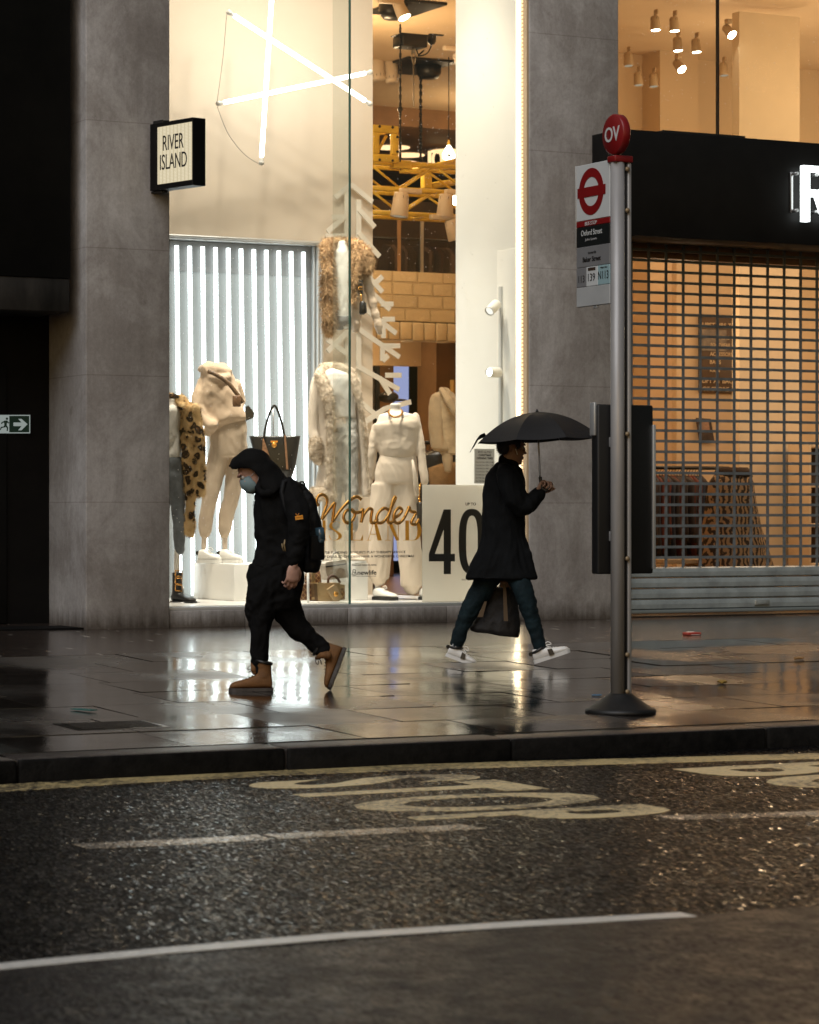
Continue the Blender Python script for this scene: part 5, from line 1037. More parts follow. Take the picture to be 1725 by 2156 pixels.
for hx in (300, 500):
    c = PD(*kC((hx, 2240)), tC); c.z = zC_; shoe(mC, c-RGT*.04, RGT*.55-FWD*.8, ZV, .27, .11, .11, cloth('pale_suede_boot', (.62, .54, .44)), SOLE_W, 'boot', .22)
# ---- D: cream jumper and wide trousers
kD = K(.1568, 774.6, 707.0); sD = .1568; tD = depth(PY(835, 1000, 23.25)); k8 = K(.2673, 645.5, 953)
def c8(p): q = k8(p); return ((q[0]-774.6)/sD, (q[1]-707)/sD)
WH = cloth('ivory_knit', (.68, .57, .45), var=.03); mb = MB()
S_(mb, [(905, 302, 448, .9), (925, 300, 452, .9), (985, 312, 440, .9), (1020, 280, 470, .7), (1060, 150, 640, .42), (1180, 110, 650, .5), (1400, 160, 640, .55), (1600, 170, 630, .6), (1800, 130, 640, .6)], kD, tD)
for x0_, x1_ in ((600, 560), (790, 840)): a, b = c8((x0_, 400)), c8((x1_, 1060)); L_(mb, [(a[0], 1750, 100, 0), (a[0], a[1], 80, 0), (b[0], b[1], 40, 0)], kD, sD, tD)
mD = remesh(mb, 'mannequin', M['skinw'], None, .010); tag(mD, 'mannequin with bare neck in ivory off-shoulder jumper and wide trousers', 'mannequin')
mb = MB(); S_(mb, [(1075, 330, 655, .42), (1110, 240, 675, .45), (1150, 140, 688, .5), (1190, 66, 692, .5), (1260, 70, 690, .52), (1350, 95, 680, .55), (1450, 120, 670, .6), (1540, 140, 660, .62), (1600, 160, 645, .62), (1640, 175, 632, .6)], kD, tD-.01)
L_(mb, [(110, 1230, 62, .0), (75, 1400, 62, -.02), (62, 1580, 58, -.02), (60, 1760, 50, .0), (70, 1900, 44, .03)], kD, sD, tD); L_(mb, [(640, 1080, 52, .02), (680, 1300, 60, .0), (710, 1520, 60, -.02), (740, 1760, 58, -.04), (762, 1960, 50, -.05)], kD, sD, tD)
remesh(mb, 'jumper', WH, mD, .011, 2, folds(6, 6, 7, .013, o=6))
a = [c8(p) for p in ((560, 30), (870, 30))]; mb = MB(); S_(mb, [(1590, 170, 640, .6), (1640, 150, 645, .62), (1720, 118, 660, .62), (1850, 95, 668, .6), (1980, 85, 675, .55)], kD, tD)
for pth in (((615, 250, 108), (600, 450, 106), (590, 650, 100), (575, 850, 92), (568, 990, 84)), ((765, 250, 100), (785, 450, 98), (800, 650, 96), (820, 850, 94), (832, 1050, 90))):
    L_(mb, [c8((x_, y_)) + (w_*.2673/sD, 0, .8) for x_, y_, w_ in pth], kD, sD, tD, 20)
remesh(mb, 'wide_trousers', WH, mD, .011, 2, folds(11, 11, 1.2, .016, o=11))
mb = MB(); L_(mb, [c8((835, 60)) + (14, -.18), c8((850, 150)) + (26, -.19), c8((862, 250)) + (34, -.18), c8((868, 325)) + (36, -.17)], kD, sD, tD, 8); obj('sash', mb, WH, mD)
mb = MB(); ring = [PD(*kD((372+92*math.cos(a), 1022+40*math.sin(a)+30*max(0, math.sin(a)))), tD-.05-.10*math.sin(a)) for a in [2*math.pi*i/40 for i in range(41)]]
for i in range(40): mb.tube([ring[i], ring[i].lerp(ring[i+1], 1.25)], .010 if i % 2 else .006, 6)
obj('chain_necklace', mb, M['goldwire'], mD)
for x_, y_ in ((540, 1105), (905, 1085)):
    c = PD(*k8((x_, y_)), tD); c.z = FLOORZ+.003; shoe(mD, c, RGT*.7-FWD*.7, ZV, .27, .115, .11, SHOE_W, BLK, 'trainer', 0, None, None, SHOE_W)
mb = MB(); c = PD(*k8((690, 1118)), tD+.05); mb.lathe((c.x, c.y, FLOORZ+.001), [(0, 0), (.2, 0), (.198, .008), (0, .008)], (0, 0, 1), 30); obj('stand', mb, M['steel'], mD)
ch = thing('chain_bag', 'gold chain strap of a dark bag hanging beside the ivory trousers', 'bag', PD(*k8((885, 420)), tD)); mb = MB()
pts = [PD(*k8((900-14*math.sin(i/14*3), 240+i*13)), tD-.05) for i in range(15)]
for i in range(14): mb.tube([pts[i], pts[i].lerp(pts[i+1], 1.2)], .012 if i % 2 else .007, 5)
obj('chain', mb, M['goldwire'], ch); c = PD(*k8((905, 490)), tD-.02); mb = MB(); mb.bbox(c.x-.05, c.x+.06, c.y-.05, c.y+.05, c.z-.12, c.z+.12, .02); obj('bag_body', mb, mat('dark_bag', (.03, .025, .02), rough=.4), ch)
# ---- E: fur hooded puffer hung high on the wall
kE = K(.1711, 664, 369); sE = .1711; tE = depth(PY(735, 600, 23.9))
mb = MB(); S_(mb, [(800, 290, 370, .9), (860, 270, 400, .8), (950, 220, 480, .6), (1200, 215, 500, .6), (1500, 225, 490, .6), (1760, 230, 470, .6), (1880, 235, 460, .6)], kE, tE+.02)
mE = remesh(mb, 'torso_form', cloth('white_rib_knit', (.74, .73, .69)), None, .012, 2, folds(20, 20, 3, .012)); tag(mE, 'hanging torso in fur hooded puffer jacket and white jumper high on the cream wall', 'mannequin')
mb = MB(); S_(mb, [(1735, 226, 478, .62), (1800, 222, 480, .64), (1880, 226, 350, .7), (1905, 240, 345, .7)], kE, tE); remesh(mb, 'denim_shorts', cloth('grey_shorts', (.20, .21, .22), var=.3), mE, .012, 2)
PUF = mat('taupe_puffer', (.50, .40, .30), rough=.5, var=.08, bump=.3, bscale=25); mb = MB()
rows = []
for i in range(13):
    y = 1150+i*62; pf = 8 if i % 2 else -6; rows.append((y, 445-pf*.3, 548+pf+(10 if i > 9 else 0), 1.6))
S_(mb, rows + [(1935, 455, 545, 1.5)], kE, tE-.03)
arm = [(590, 1170, 55), (632, 1290, 62), (648, 1340, 52), (668, 1410, 64), (690, 1500, 50), (708, 1560, 62), (722, 1640, 50), (738, 1700, 58), (756, 1770, 48), (772, 1830, 54), (788, 1900, 44), (795, 1935, 34)]
L_(mb, [(x_, y_, w_, -.02) for x_, y_, w_ in arm], kE, sE, tE, 16); S_(mb, [(1100, 90, 640, .28, .14), (1500, 95, 620, .24, .15), (1900, 110, 540, .24, .15)], kE, tE)
remesh(mb, 'puffer_jacket', PUF, mE, .010, 1, folds(14, 14, 14, .010))
FB = fur_mat('brown_fur', (.30, .17, .08), (.74, .50, .27), 9); mb = MB()
L_(mb, [(330, 815, 42, .10), (230, 830, 62, .05), (150, 870, 80, -.02), (135, 960, 72, -.06), (150, 1100, 70, -.08), (155, 1300, 78, -.08), (160, 1500, 84, -.08), (165, 1700, 78, -.08), (172, 1850, 74, -.08), (180, 1930, 56, -.07)], kE, sE, tE)
L_(mb, [(330, 815, 42, .10), (430, 840, 58, .03), (520, 880, 78, -.04), (600, 960, 80, -.08), (640, 1060, 70, -.09), (640, 1160, 52, -.09)], kE, sE, tE); L_(mb, [(520, 950, 70, -.10), (505, 1100, 58, -.13), (490, 1250, 44, -.15), (475, 1400, 34, -.15), (465, 1560, 24, -.14)], kE, sE, tE)
f_ = remesh(mb, 'fur_hood', FB, mE, .011, 2, folds(16, 16, 12, .035)); fur(f_, 6000, .05, (.1, -.1, -.6), 9, .0035)
bb = thing('small_black_bag', 'small black bag with gold clip hanging from the puffer jacket', 'bag', PD(*kE((590, 1640)), tE-.16))
mb = MB(); S_(mb, [(1548, 560, 600, .8), (1570, 545, 625, .7), (1640, 542, 636, .7), (1690, 540, 636, .7), (1715, 548, 600, .7)], kE, tE-.17); obj('bag_body', mb, mat('bag_black', (.012, .011, .01), rough=.3, bump=.4, bscale=20), bb)
mb = MB(); mb.tube([PD(*kE(p), tE-.16) for p in ((562, 1285), (556, 1360), (562, 1460))], (.024, .006), 8); obj('strap', mb, BLK, bb)
mb = MB(); mb.tube([PD(*kE(p), tE-.185) for p in ((532, 1375), (582, 1375), (582, 1408), (532, 1408), (532, 1375))], .006, 5); mb.tube([PD(*kE(p), tE-.18) for p in ((560, 1465), (568, 1500), (560, 1525), (575, 1550))], .007, 6); obj('buckle', mb, M['goldwire'], bb)
# ---- F: wool coat on a form further in
tF = depth(PY(935, 900, 25.15)); TW = cloth('oat_wool', (.46, .34, .20), var=.1); mb = MB(); S_(mb, [(740, 960, 1080, .8), (800, 880, 1150, .55), (900, 850, 1210, .55), (1100, 860, 1240, .6), (1400, 900, 1255, .6), (1600, 980, 1270, .6)], kD, tF)
mF = remesh(mb, 'mannequin', cloth('patterned_knit', (.56, .42, .25), var=.25), None, .012); tag(mF, 'headless mannequin in oat wool coat deeper inside the shop', 'mannequin')
mb = MB(); S_(mb, [(745, 945, 1000, .9, .05), (800, 860, 1010, .7), (860, 830, 1030, .7), (1000, 815, 1045, .75), (1200, 812, 1060, .75), (1400, 830, 1085, .75), (1520, 850, 1110, .75), (1560, 990, 1125, .7), (1700, 1010, 1135, .7), (1830, 1040, 1125, .7)], kD, tF-.02); S_(mb, [(760, 1080, 1140, .8, .05), (900, 1170, 1235, .8), (1050, 1220, 1275, .8), (1250, 1240, 1300, .8), (1450, 1250, 1310, .8)], kD, tF)
L_(mb, [(985, 720, 34, -.06), (1040, 790, 46, -.14), (1090, 880, 56, -.19), (1150, 990, 50, -.20), (1200, 1080, 34, -.19), (1225, 1170, 16, -.17)], kD, sD, tF); L_(mb, [(985, 715, 30, .0), (1060, 730, 34, .0), (1130, 830, 30, -.04), (1200, 960, 26, -.05)], kD, sD, tF)
remesh(mb, 'wool_coat', TW, mF, .011, 2, folds(9, 9, 2.5, .02, o=13))
# ---- tote, trunk bags, purses
kT = K(.2495, 337.7, 491.8); tT = depth(PY(580, 950, 24.35)); TB = mat('black_patent', (.006, .0056, .0055), rough=.3, var=.2, vscale=30)
tt = thing('tote_bag', 'large black tote bag with tall handles and gold clasp before the light tubes', 'bag', PD(*kT((965, 2050)), tT))
mb = MB(); sil(mb, [(kT((0, y))[1], kT((a, 0))[0], kT((b, 0))[0], r_) for y, a, b, r_ in ((1708, 750, 1182, .18), (1720, 752, 1180, .2), (1850, 785, 1160, .3), (1971, 815, 1140, .4), (2060, 835, 1110, .45))], tT, 28, .6); obj('bag_body', mb, TB, tt)
for dz in (-.09, .09):
    mb = MB(); mb.tube([PD(*kT(p), tT+dz) for p in smooth_pts([(872, 1760), (880, 1680), (905, 1570), (935, 1490), (962, 1452), (990, 1490), (1020, 1580), (1042, 1680), (1052, 1780)], 4)], (.012, .006), 8); obj('handle', mb, TB, tt)
mb = MB(); mb.prism([PD(*kT(p), tT-.125) for p in ((1044, 1700), (1060, 1700), (1082, 1990), (1064, 1990))], -FWD*.006); mb.prism([PD(*kT(p), tT-.127) for p in ((864, 1730), (874, 1730), (930, 1900), (900, 1920), (862, 1840))], -FWD*.006); obj('strap', mb, mat('brown_strap', (.20, .10, .05), rough=.5, var=.5, vscale=50), tt)
mb = MB(); mb.prism([PD(*kT(p), tT-.12) for p in ((932, 1748), (992, 1748), (992, 1764), (932, 1764))], -FWD*.012); c = PD(*kT((962, 1784)), tT-.12); mb.lathe(c, [(0, 0), (.024, 0), (.024, .012), (.016, .014), (0, .014)], -FWD, 18); obj('clasp', mb, M['goldwire'], tt)
mb = MB(); mb.tube([PD(*kT((952, 1470)), tT+.16), PD(*kT((952, 1720)), tT+.16)], .008, 6); c = PD(*kT((952, 2060)), tT+.16); mb.tube([PD(*kT((952, 1720)), tT+.16), (c.x, c.y, FLOORZ)], .008, 6); st = obj('hanging_stand', mb, M['steel']); tag(st, 'thin steel stand holding up the black tote bag', 'stand')
s1 = 460/1725*.6148; kG = K(s1, 1020*.6148, 1800*.6148); GB = mat('gold_tan_leather', (.42, .29, .14), rough=.45, var=.08)
def flat_bag(o_name, parent, poly, Y, th, material, bev=0): mb = MB(); mb.prism([PY(*kG(p), Y) for p in poly], (0, th, 0)); return obj(o_name, mb, material, parent)
YQ = 22.78
vb = thing('vanity_case', 'pale grey quilted vanity case leaning on the white box', 'bag', PY(*kG((500, 690)), YQ+.2)); QT = mat('grey_quilted', (.42, .37, .30), rough=.45, var=.25, vscale=24)
flat_bag('bag_body', vb, [(355, 520), (640, 480), (650, 665), (400, 700), (365, 600)], YQ+.2, .14, QT); flat_bag('lid', vb, [(352, 490), (372, 470), (600, 440), (640, 465), (642, 482), (355, 522)], YQ+.195, .15, mat('grey_leather', (.52, .47, .40), rough=.4)); flat_bag('zip', vb, [(362, 522), (625, 484), (625, 498), (364, 538)], YQ+.19, .004, BLK)
mb = MB(); mb.tube([PY(*kG(p), YQ+.25) for p in smooth_pts([(410, 470), (440, 400), (470, 350), (520, 350), (555, 440)], 4)], .010, 6); obj('handle', mb, mat('pale_handle', (.6, .55, .48), rough=.4), vb)
bg_ = thing('satchel', 'beige structured satchel with flap at the front of the window floor', 'bag', PY(*kG((400, 970)), YQ)); flat_bag('bag_body', bg_, [(220, 740), (545, 735), (552, 960), (530, 972), (240, 972), (215, 950)], YQ, .13, GB)
flat_bag('flap', bg_, [(262, 735), (545, 738), (540, 880), (520, 898), (320, 898), (292, 885)], YQ-.008, .008, mat('tan_flap', (.46, .32, .16), rough=.42)); flat_bag('side_trim', bg_, [(205, 745), (245, 742), (262, 970), (222, 970)], YQ-.004, .1, mat('dark_trim', (.14, .08, .035), rough=.5))
mb = MB(); mb.tube([PY(*kG(p), YQ+.05) for p in smooth_pts([(390, 735), (395, 680), (430, 648), (480, 655), (520, 690), (545, 735)], 4)], .012, 7); obj('handle', mb, mat('brown_handle', (.10, .05, .03), rough=.5), bg_)
pu = thing('purse', 'little beige purse with oval clasp propped against the satchel', 'bag', PY(*kG((480, 970)), YQ-.03)); flat_bag('purse_body', pu, [(385, 820), (475, 760), (495, 770), (575, 910), (510, 970), (465, 968)], YQ-.05, .035, mat('purse_tan', (.50, .35, .19), rough=.42)); flat_bag('flap', pu, [(440, 785), (475, 760), (495, 770), (575, 910), (545, 925)], YQ-.056, .0055, mat('purse_flap', (.54, .39, .22), rough=.4))
c = PY(*kG((490, 880)), YQ-.058); mb = MB(); mb.lathe(c, [(0, 0), (.024, 0), (.022, .006), (0, .008)], (-.1, -1, 0), 16); obj('clasp', mb, M['goldwire'], pu)
MO = mat('brown_lattice', (.17, .075, .035), rough=.42); nt = MO.node_tree; N = nt.nodes; Lk = nt.links; tc = N.new('ShaderNodeTexCoord'); mp = N.new('ShaderNodeMapping'); mp.inputs['Rotation'].default_value = (R_(90), 0, R_(45)); mp.inputs['Scale'].default_value = (1, 1, 1); Lk.new(tc.outputs['Object'], mp.inputs[0])
bk = N.new('ShaderNodeTexBrick'); bk.offset = 0; bk.inputs['Scale'].default_value = 1; bk.inputs['Brick Width'].default_value = .035; bk.inputs['Row Height'].default_value = .035; bk.inputs['Mortar Size'].default_value = .003; bk.inputs['Color1'].default_value = (.15, .06, .03, 1); bk.inputs['Color2'].default_value = (.13, .055, .025, 1); bk.inputs['Mortar'].default_value = (.42, .26, .12, 1); Lk.new(mp.outputs[0], bk.inputs[0]); Lk.new(bk.outputs[0], N['Principled BSDF'].inputs['Base Color'])
lg = thing('patterned_box_bag', 'brown lattice patterned box bag low behind the walking man', 'bag', PY(*kG((130, 960)), YQ+.05)); flat_bag('bag_body', lg, [(55, 770), (215, 760), (215, 955), (40, 960)], YQ+.06, .15, MO); flat_bag('lid_trim', lg, [(60, 755), (215, 748), (215, 766), (57, 775)], YQ+.055, .16, mat('lattice_trim', (.2, .1, .05), rough=.4))
l2 = thing('patterned_backpack', 'brown lattice patterned backpack with snakeskin stripe on the box bag', 'bag', PY(*kG((200, 750)), YQ+.12)); mb = MB(); sil(mb, [(kG((0, y))[1], kG((a, 0))[0], kG((b, 0))[0], .5) for y, a, b in ((545, 180, 240), (575, 110, 282), (650, 90, 300), (748, 85, 308))], depth(PY(690, 1200, YQ+.14)), 24, .7); obj('bag_body', mb, MO, l2); flat_bag('snakeskin_stripe', l2, [(175, 600), (228, 590), (228, 745), (172, 748)], YQ+.04, .006, mat('snakeskin', (.34, .22, .10), rough=.4, var=.6, vscale=60))
l3 = thing('round_box_bag', 'brown lattice bag half hidden behind the beige satchel', 'bag', PY(*kG((580, 950)), YQ+.1)); flat_bag('bag_body', l3, [(552, 800), (605, 790), (606, 950), (552, 955)], YQ+.08, .12, MO); flat_bag('lid', l3, [(550, 752), (605, 760), (606, 800), (552, 808)], YQ+.075, .13, GB)
wp = MB(); c = PY(*kG((135, 972)), YQ-.04); wp.tube([(c.x, c.y, FLOORZ+.004), PY(*kG((132, 600)), YQ-.04)], .012, 8); wp.lathe((c.x, c.y, FLOORZ), [(0, 0), (.09, 0), (.088, .006), (0, .006)], (0, 0, 1), 20); tag(obj('display_stand', wp, M['cap']), 'thin white bag stand on the window floor behind the walking man', 'stand')
# ================================================================== bus stop
bp0 = G(1307, 1500); tb = depth(bp0); bpz = bp0.z; BX, BY = bp0.x, bp0.y; sp = FPX/tb
bs_ = thing('bus_stop', 'grey metal bus stop pole with red roundel flag and black timetable case', 'bus stop', bp0)
POLE = mat('grey_pole', (.36, .35, .345), rough=.4, metal=.25, var=.2, vscale=5, stretch=(1, 1, .2)); RED = mat('sign_red', (.22, .009, .010), rough=.35, var=.1, vscale=6); WS = mat('sign_white', (.60, .62, .62), rough=.35, var=.04, vscale=5)
def zpy(py): return HC + (CY-py)*tb/FPX
w43 = 43/sp; ztop = zpy(343)
mb = MB(); prof = []   # a rounded extrusion with a flat flange, the slot between them
cL = BX - .0
mb.tube([(BX-.022*1, BY, bpz+.05), (BX-.022, BY, ztop)], .043, 20); obj('pole', mb, POLE, bs_)
mb = MB(); mb.bbox(BX+.020, BX+.030, BY-.03, BY+.03, bpz+.05, ztop-.002, .002); mb2 = obj('slot', mb, M['dark'], bs_)
mb = MB(); mb.bbox(BX+.0305, BX+.058, BY-.036, BY+.036, bpz+.05, ztop-.001, .008); obj('flange', mb, POLE, bs_)
mb = MB(); mb.lathe((BX, BY, bpz-.005), [(0, 0), (.215, 0), (.218, .012), (.212, .026), (.19, .034), (.075, .115), (.068, .122), (0, .122)], (0, 0, 1), 40); obj('base', mb, mat('black_rubber', (.008, .0075, .007), rough=.5, var=.4, vscale=9), bs_)
mb = MB(); mb.bbox(BX-.069, BX+.062, BY-.046, BY+.046, ztop, zpy(329), .006); obj('red_cap', mb, RED, bs_)
for y in (357, 444, 914, 1176, 1378, 1456):
    p = Vector((BX+.022, BY-.036, zpy(y))); mb = MB(); mb.lathe(p, [(0, 0), (.015, 0), (.015, .012), (.010, .018), (0, .018)], (0, -1, 0), 10); obj('bolt', mb, mat('dull_brass', (.30, .22, .13), rough=.5, metal=.5), bs_)
# red disc with its letters, turned across the street
XD = BX-.03; dc = Vector((XD, BY, zpy(284))); rd = 42.5/sp
mb = MB(); mb.lathe(dc+Vector((.028, 0, 0)), [(0, 0), (rd-.006, 0), (rd, .006), (rd, .05), (rd-.006, .056), (0, .056)], (-1, 0, 0), 44); ds = obj('stop_letter_disc', mb, RED, bs_)
mb = MB(); mb.tube([(XD, BY, zpy(331)), (XD, BY, zpy(318))], .02, 10); obj('disc_stem', mb, M['dark'], bs_)
text_mesh('OV', (XD-.0285, BY+rd*.70, dc.z-rd*.36), (0, -1, 0), ZV, rd*1.36, rd*.74, 'disc_letters', WS, ds, .002, .01)
# flag panels
XP = BX-.045; YA = BY+.035; wy = 70/(sp*.468)*.9; FL = thing  # the flag reaches from the pole towards the shops
def flag(name, y0, y1, material, dx=0.0, lo=0.0, hi=1.0):
    mb = MB(); mb.bbox(XP-.012-dx, XP+.012, YA+wy*(1-hi), YA+wy*(1-lo), zpy(y1), zpy(y0), .003, None, 1); return obj(name, mb, material, bs_)
GR = mat('flag_grey', (.20, .20, .205), rough=.4, var=.06, vscale=6); BK = mat('flag_black', (.012, .014, .014), rough=.35); BLU = mat('flag_pale_blue', (.30, .44, .47), rough=.4)
fw = flag('roundel_panel', 336, 455.5, WS); fr = flag('red_band', 456, 468.5, RED); fb = flag('name_panel', 469, 511, BK); fg = flag('direction_panel', 511.5, 555, GR)
t1 = flag('route_tile', 555.5, 597, GR, 0, 0, .30); t2 = flag('route_tile', 555.5, 597, WS, 0, .303, .64); t3 = flag('route_tile', 555.5, 597, BLU, 0, .643, 1); flag('blank_panel', 597.5, 639, mat('blank_grey', (.42, .43, .43), rough=.4, var=.08, vscale=5))
mb = MB(); mb.bbox(XP-.016, XP+.016, YA+wy+.0005, YA+wy+.010, zpy(511), zpy(335), .002); mb.bbox(XP-.006, XP+.006, YA+.4*wy, YA+.52*wy, zpy(645), zpy(639.5), .002); obj('flag_trim', mb, M['alu'], bs_)
XT = XP-.0125
def ftext(txt, u0, u1, y0, y1, name, m, parent, bold=0.0): return text_mesh(txt, (XT, YA+wy*(1-u0), zpy(y1)), (0, -1, 0), ZV, wy*(u1-u0), zpy(y0)-zpy(y1), name, m, parent, .0015, bold)
# roundel: ring and bar
cy_, cz_ = YA+wy*(1-.455), zpy(395.5); ro, ri = 50/sp, 31/sp; mb = MB(); n = 48
A_ = [(XT, cy_+ro*math.cos(2*math.pi*i/n), cz_+ro*math.sin(2*math.pi*i/n)) for i in range(n+1)]; B_ = [(XT, cy_+ri*math.cos(2*math.pi*i/n), cz_+ri*math.sin(2*math.pi*i/n)) for i in range(n+1)]; mb.strip(A_, B_, (-.002, 0, 0))
mb.box(XT-.003, XT+.0, cy_-.43*wy, cy_+.41*wy, cz_-10.5/sp, cz_+10.5/sp); obj('roundel', mb, RED, fw)
ftext('BUS STOP', .27, .62, 458.5, 466.5, 'band_lettering', WS, fr); ftext('Oxford Street', .15, .78, 476, 488, 'name_lettering', WS, fb); ftext('John Lewis', .27, .62, 494, 501, 'name_lettering', mat('dim_lettering', (.4, .4, .4)), fb)
ftext('towards', .36, .60, 522, 528, 'direction_lettering', M['ink'], fg); ftext('Baker Street', .20, .74, 533.5, 544.5, 'direction_lettering', M['ink'], fg, .02)
ftext('113', .07, .25, 572, 587, 'route_number', M['ink'], t1); ftext('139', .36, .57, 570, 586, 'route_number', M['ink'], t2); ftext('N113', .66, .97, 568, 585, 'route_number', M['ink'], t3); ftext('Night Bus', .73, .93, 559, 563, 'route_note', M['ink'], t3)
mb = MB(); mb.box(XT-.002, XT, YA+wy*(1-.58), YA+wy*(1-.36), zpy(563.5), zpy(557.5)); obj('route_note', mb, mat('night_tag', (.05, .03, .02), rough=.4), t2)
# timetable case behind the pole
xa, xb = PY(1251, 1000, BY+.10).x, PY(1368, 1000, BY+.10).x; z0, z1 = zpy(1209)+.0, zpy(851)
mb = MB(); mb.bbox(xa, xb, BY+.055, BY+.135, z0, z1, .012); tcx = obj('timetable_case', mb, mat('case_black', (.006, .0058, .0058), rough=.5, var=.2, vscale=4), bs_)
mb = MB(); mb.bbox(xb-.012, xb+.008, BY+.04, BY+.10, z0+.03, z1-.12, .003); mb.bbox(xa-.014, xa+.004, BY+.075, BY+.13, z1-.19, z1+.012, .004); obj('case_edge', mb, M['alu'], tcx)
mb = MB(); mb.bbox(BX-.05, BX+.05, BY+.03, BY+.056, z0+.2, z0+.26, .004); obj('clamp', mb, POLE, bs_); mb = MB(); mb.bbox(BX-.05, BX+.05, BY+.03, BY+.056, z1-.26, z1-.2, .004); obj('clamp', mb, POLE, bs_)
# ================================================================== projecting box sign on the left pier
dS = (RGT*.41-FWD*.465); dS.z = 0; wS = .60; dS.normalize(); nS = Vector((dS.y, -dS.x, 0)); nS = nS if nS.dot(FWD) < 0 else -nS
o0 = PY(316, 300, YF-.03); zt, zb_ = PY(316, 262, YF-.03).z, PY(316, 402, YF-.03).z; hS = zt-zb_
ps_ = thing('projecting_sign', 'black box sign with lit cream face projecting from the left pier', 'shop sign', (o0.x, YF, zb_))
def B(u, v, w): return Vector((o0.x, o0.y, zb_)) + dS*u + ZV*v - nS*w
Ms = Matrix((( dS.x, 0, -nS.x, o0.x), (dS.y, 0, -nS.y, o0.y), (0, 1, 0, zb_), (0, 0, 0, 1)))
mb = MB(); tS = .135
for (u0, u1, v0, v1) in ((0, .09, 0, hS), (wS-.012, wS, 0, hS), (.09, wS-.012, hS-.032, hS), (.09, wS-.012, 0, .045)): mb.bbox(u0, u1, v0, v1, 0, tS, .003, Ms, 1)
mb.bbox(.09, wS-.012, .045, hS-.032, .03, tS-.002, .002, Ms, 1); obj('casing', mb, M['black'], ps_)
def lit_face():
    m = emat('lit_sign_face', (1, .87, .62), 1.0); nt = m.node_tree; N = nt.nodes; L = nt.links; e = N['Emission']; tc = N.new('ShaderNodeTexCoord')
    br = N.new('ShaderNodeTexBrick'); br.offset = 0; mp = N.new('ShaderNodeMapping'); mp.inputs['Rotation'].default_value = (R_(90), 0, 0); L.new(tc.outputs['Object'], mp.inputs[0]); L.new(mp.outputs[0], br.inputs[0])
    br.inputs['Scale'].default_value = 1; br.inputs['Brick Width'].default_value = .012; br.inputs['Row Height'].default_value = .012; br.inputs['Mortar Size'].default_value = .0018; br.inputs['Color1'].default_value = (1, .88, .62, 1); br.inputs['Color2'].default_value = (.95, .84, .6, 1); br.inputs['Mortar'].default_value = (.78, .66, .42, 1)
    L.new(br.outputs[0], e.inputs[0]); e.inputs[1].default_value = .8; return m
mb = MB(); mb.box(.092, wS-.014, .047, hS-.034, .012, .0295, Ms); fc = obj('lit_face', mb, lit_face(), ps_)
for txt, u0, u1, v0, v1 in (('RIVER', .17, .46, .575, .80), ('ISLAND', .13, .505, .29, .52)):
    text_mesh(txt, B(u0, v0*hS, .0115), dS, ZV, u1-u0, (v1-v0)*hS, 'letters', M['ink'], ps_, .003, 0.0)
mb = MB(); mb.bbox(.0, .14, hS, hS+.03, .03, .10, .004, Ms, 1); mb.bbox(-.04, .12, -.02, -.001, .03, .10, .004, Ms, 1); obj('bracket', mb, M['dark'], ps_)
# ================================================================== emergency exit sign on the dark recess wall
YE = YREC-.035; kX = K(.3992, 0, 553); es = thing('exit_sign', 'green and white running man exit sign with arrow on the dark wall', 'exit sign', PY(30, 893, YE))
def X_(p, d=0): return PY(*kX(p), YE-d)
GRN = mat('exit_green', (.012, .05, .035), rough=.4); EW = emat('exit_luminous', (.75, .85, .80), .34)
mb = MB(); mb.prism([X_(p) for p in ((-60, 803), (160, 803), (160, 900), (-60, 900))], (0, .02, 0)); obj('board', mb, EW, es)
mb = MB(); mb.prism([X_(p, .002) for p in ((50, 808), (155, 808), (155, 895), (50, 895))], (0, .0018, 0)); obj('arrow_field', mb, GRN, es)
mb = MB(); mb.prism([X_(p, .004) for p in ((72, 843), (115, 843), (97, 824), (114, 824), (146, 852), (114, 884), (97, 884), (115, 862), (72, 862))], (0, .0018, 0)); obj('arrow', mb, EW, es)
mb = MB(); mb.lathe(X_((37, 823), .002), [(0, 0), (.0105, 0), (.0105, .002), (0, .002)], (0, -1, 0), 14)
for i, poly in enumerate((((22, 833), (40, 832), (36, 858), (24, 858)), ((40, 834), (50, 845), (46, 849), (36, 842)), ((24, 835), (10, 840), (6, 850), (11, 852), (15, 845), (25, 843)), ((24, 856), (35, 856), (30, 868), (10, 872), (4, 884), (-1, 881), (6, 866), (20, 864)), ((30, 856), (37, 858), (44, 870), (42, 888), (36, 888), (37, 873), (28, 862)))):
    mb.prism([X_(p, .0022+i*.0004) for p in poly], (0, .002, 0))
obj('running_figure', mb, GRN, es)
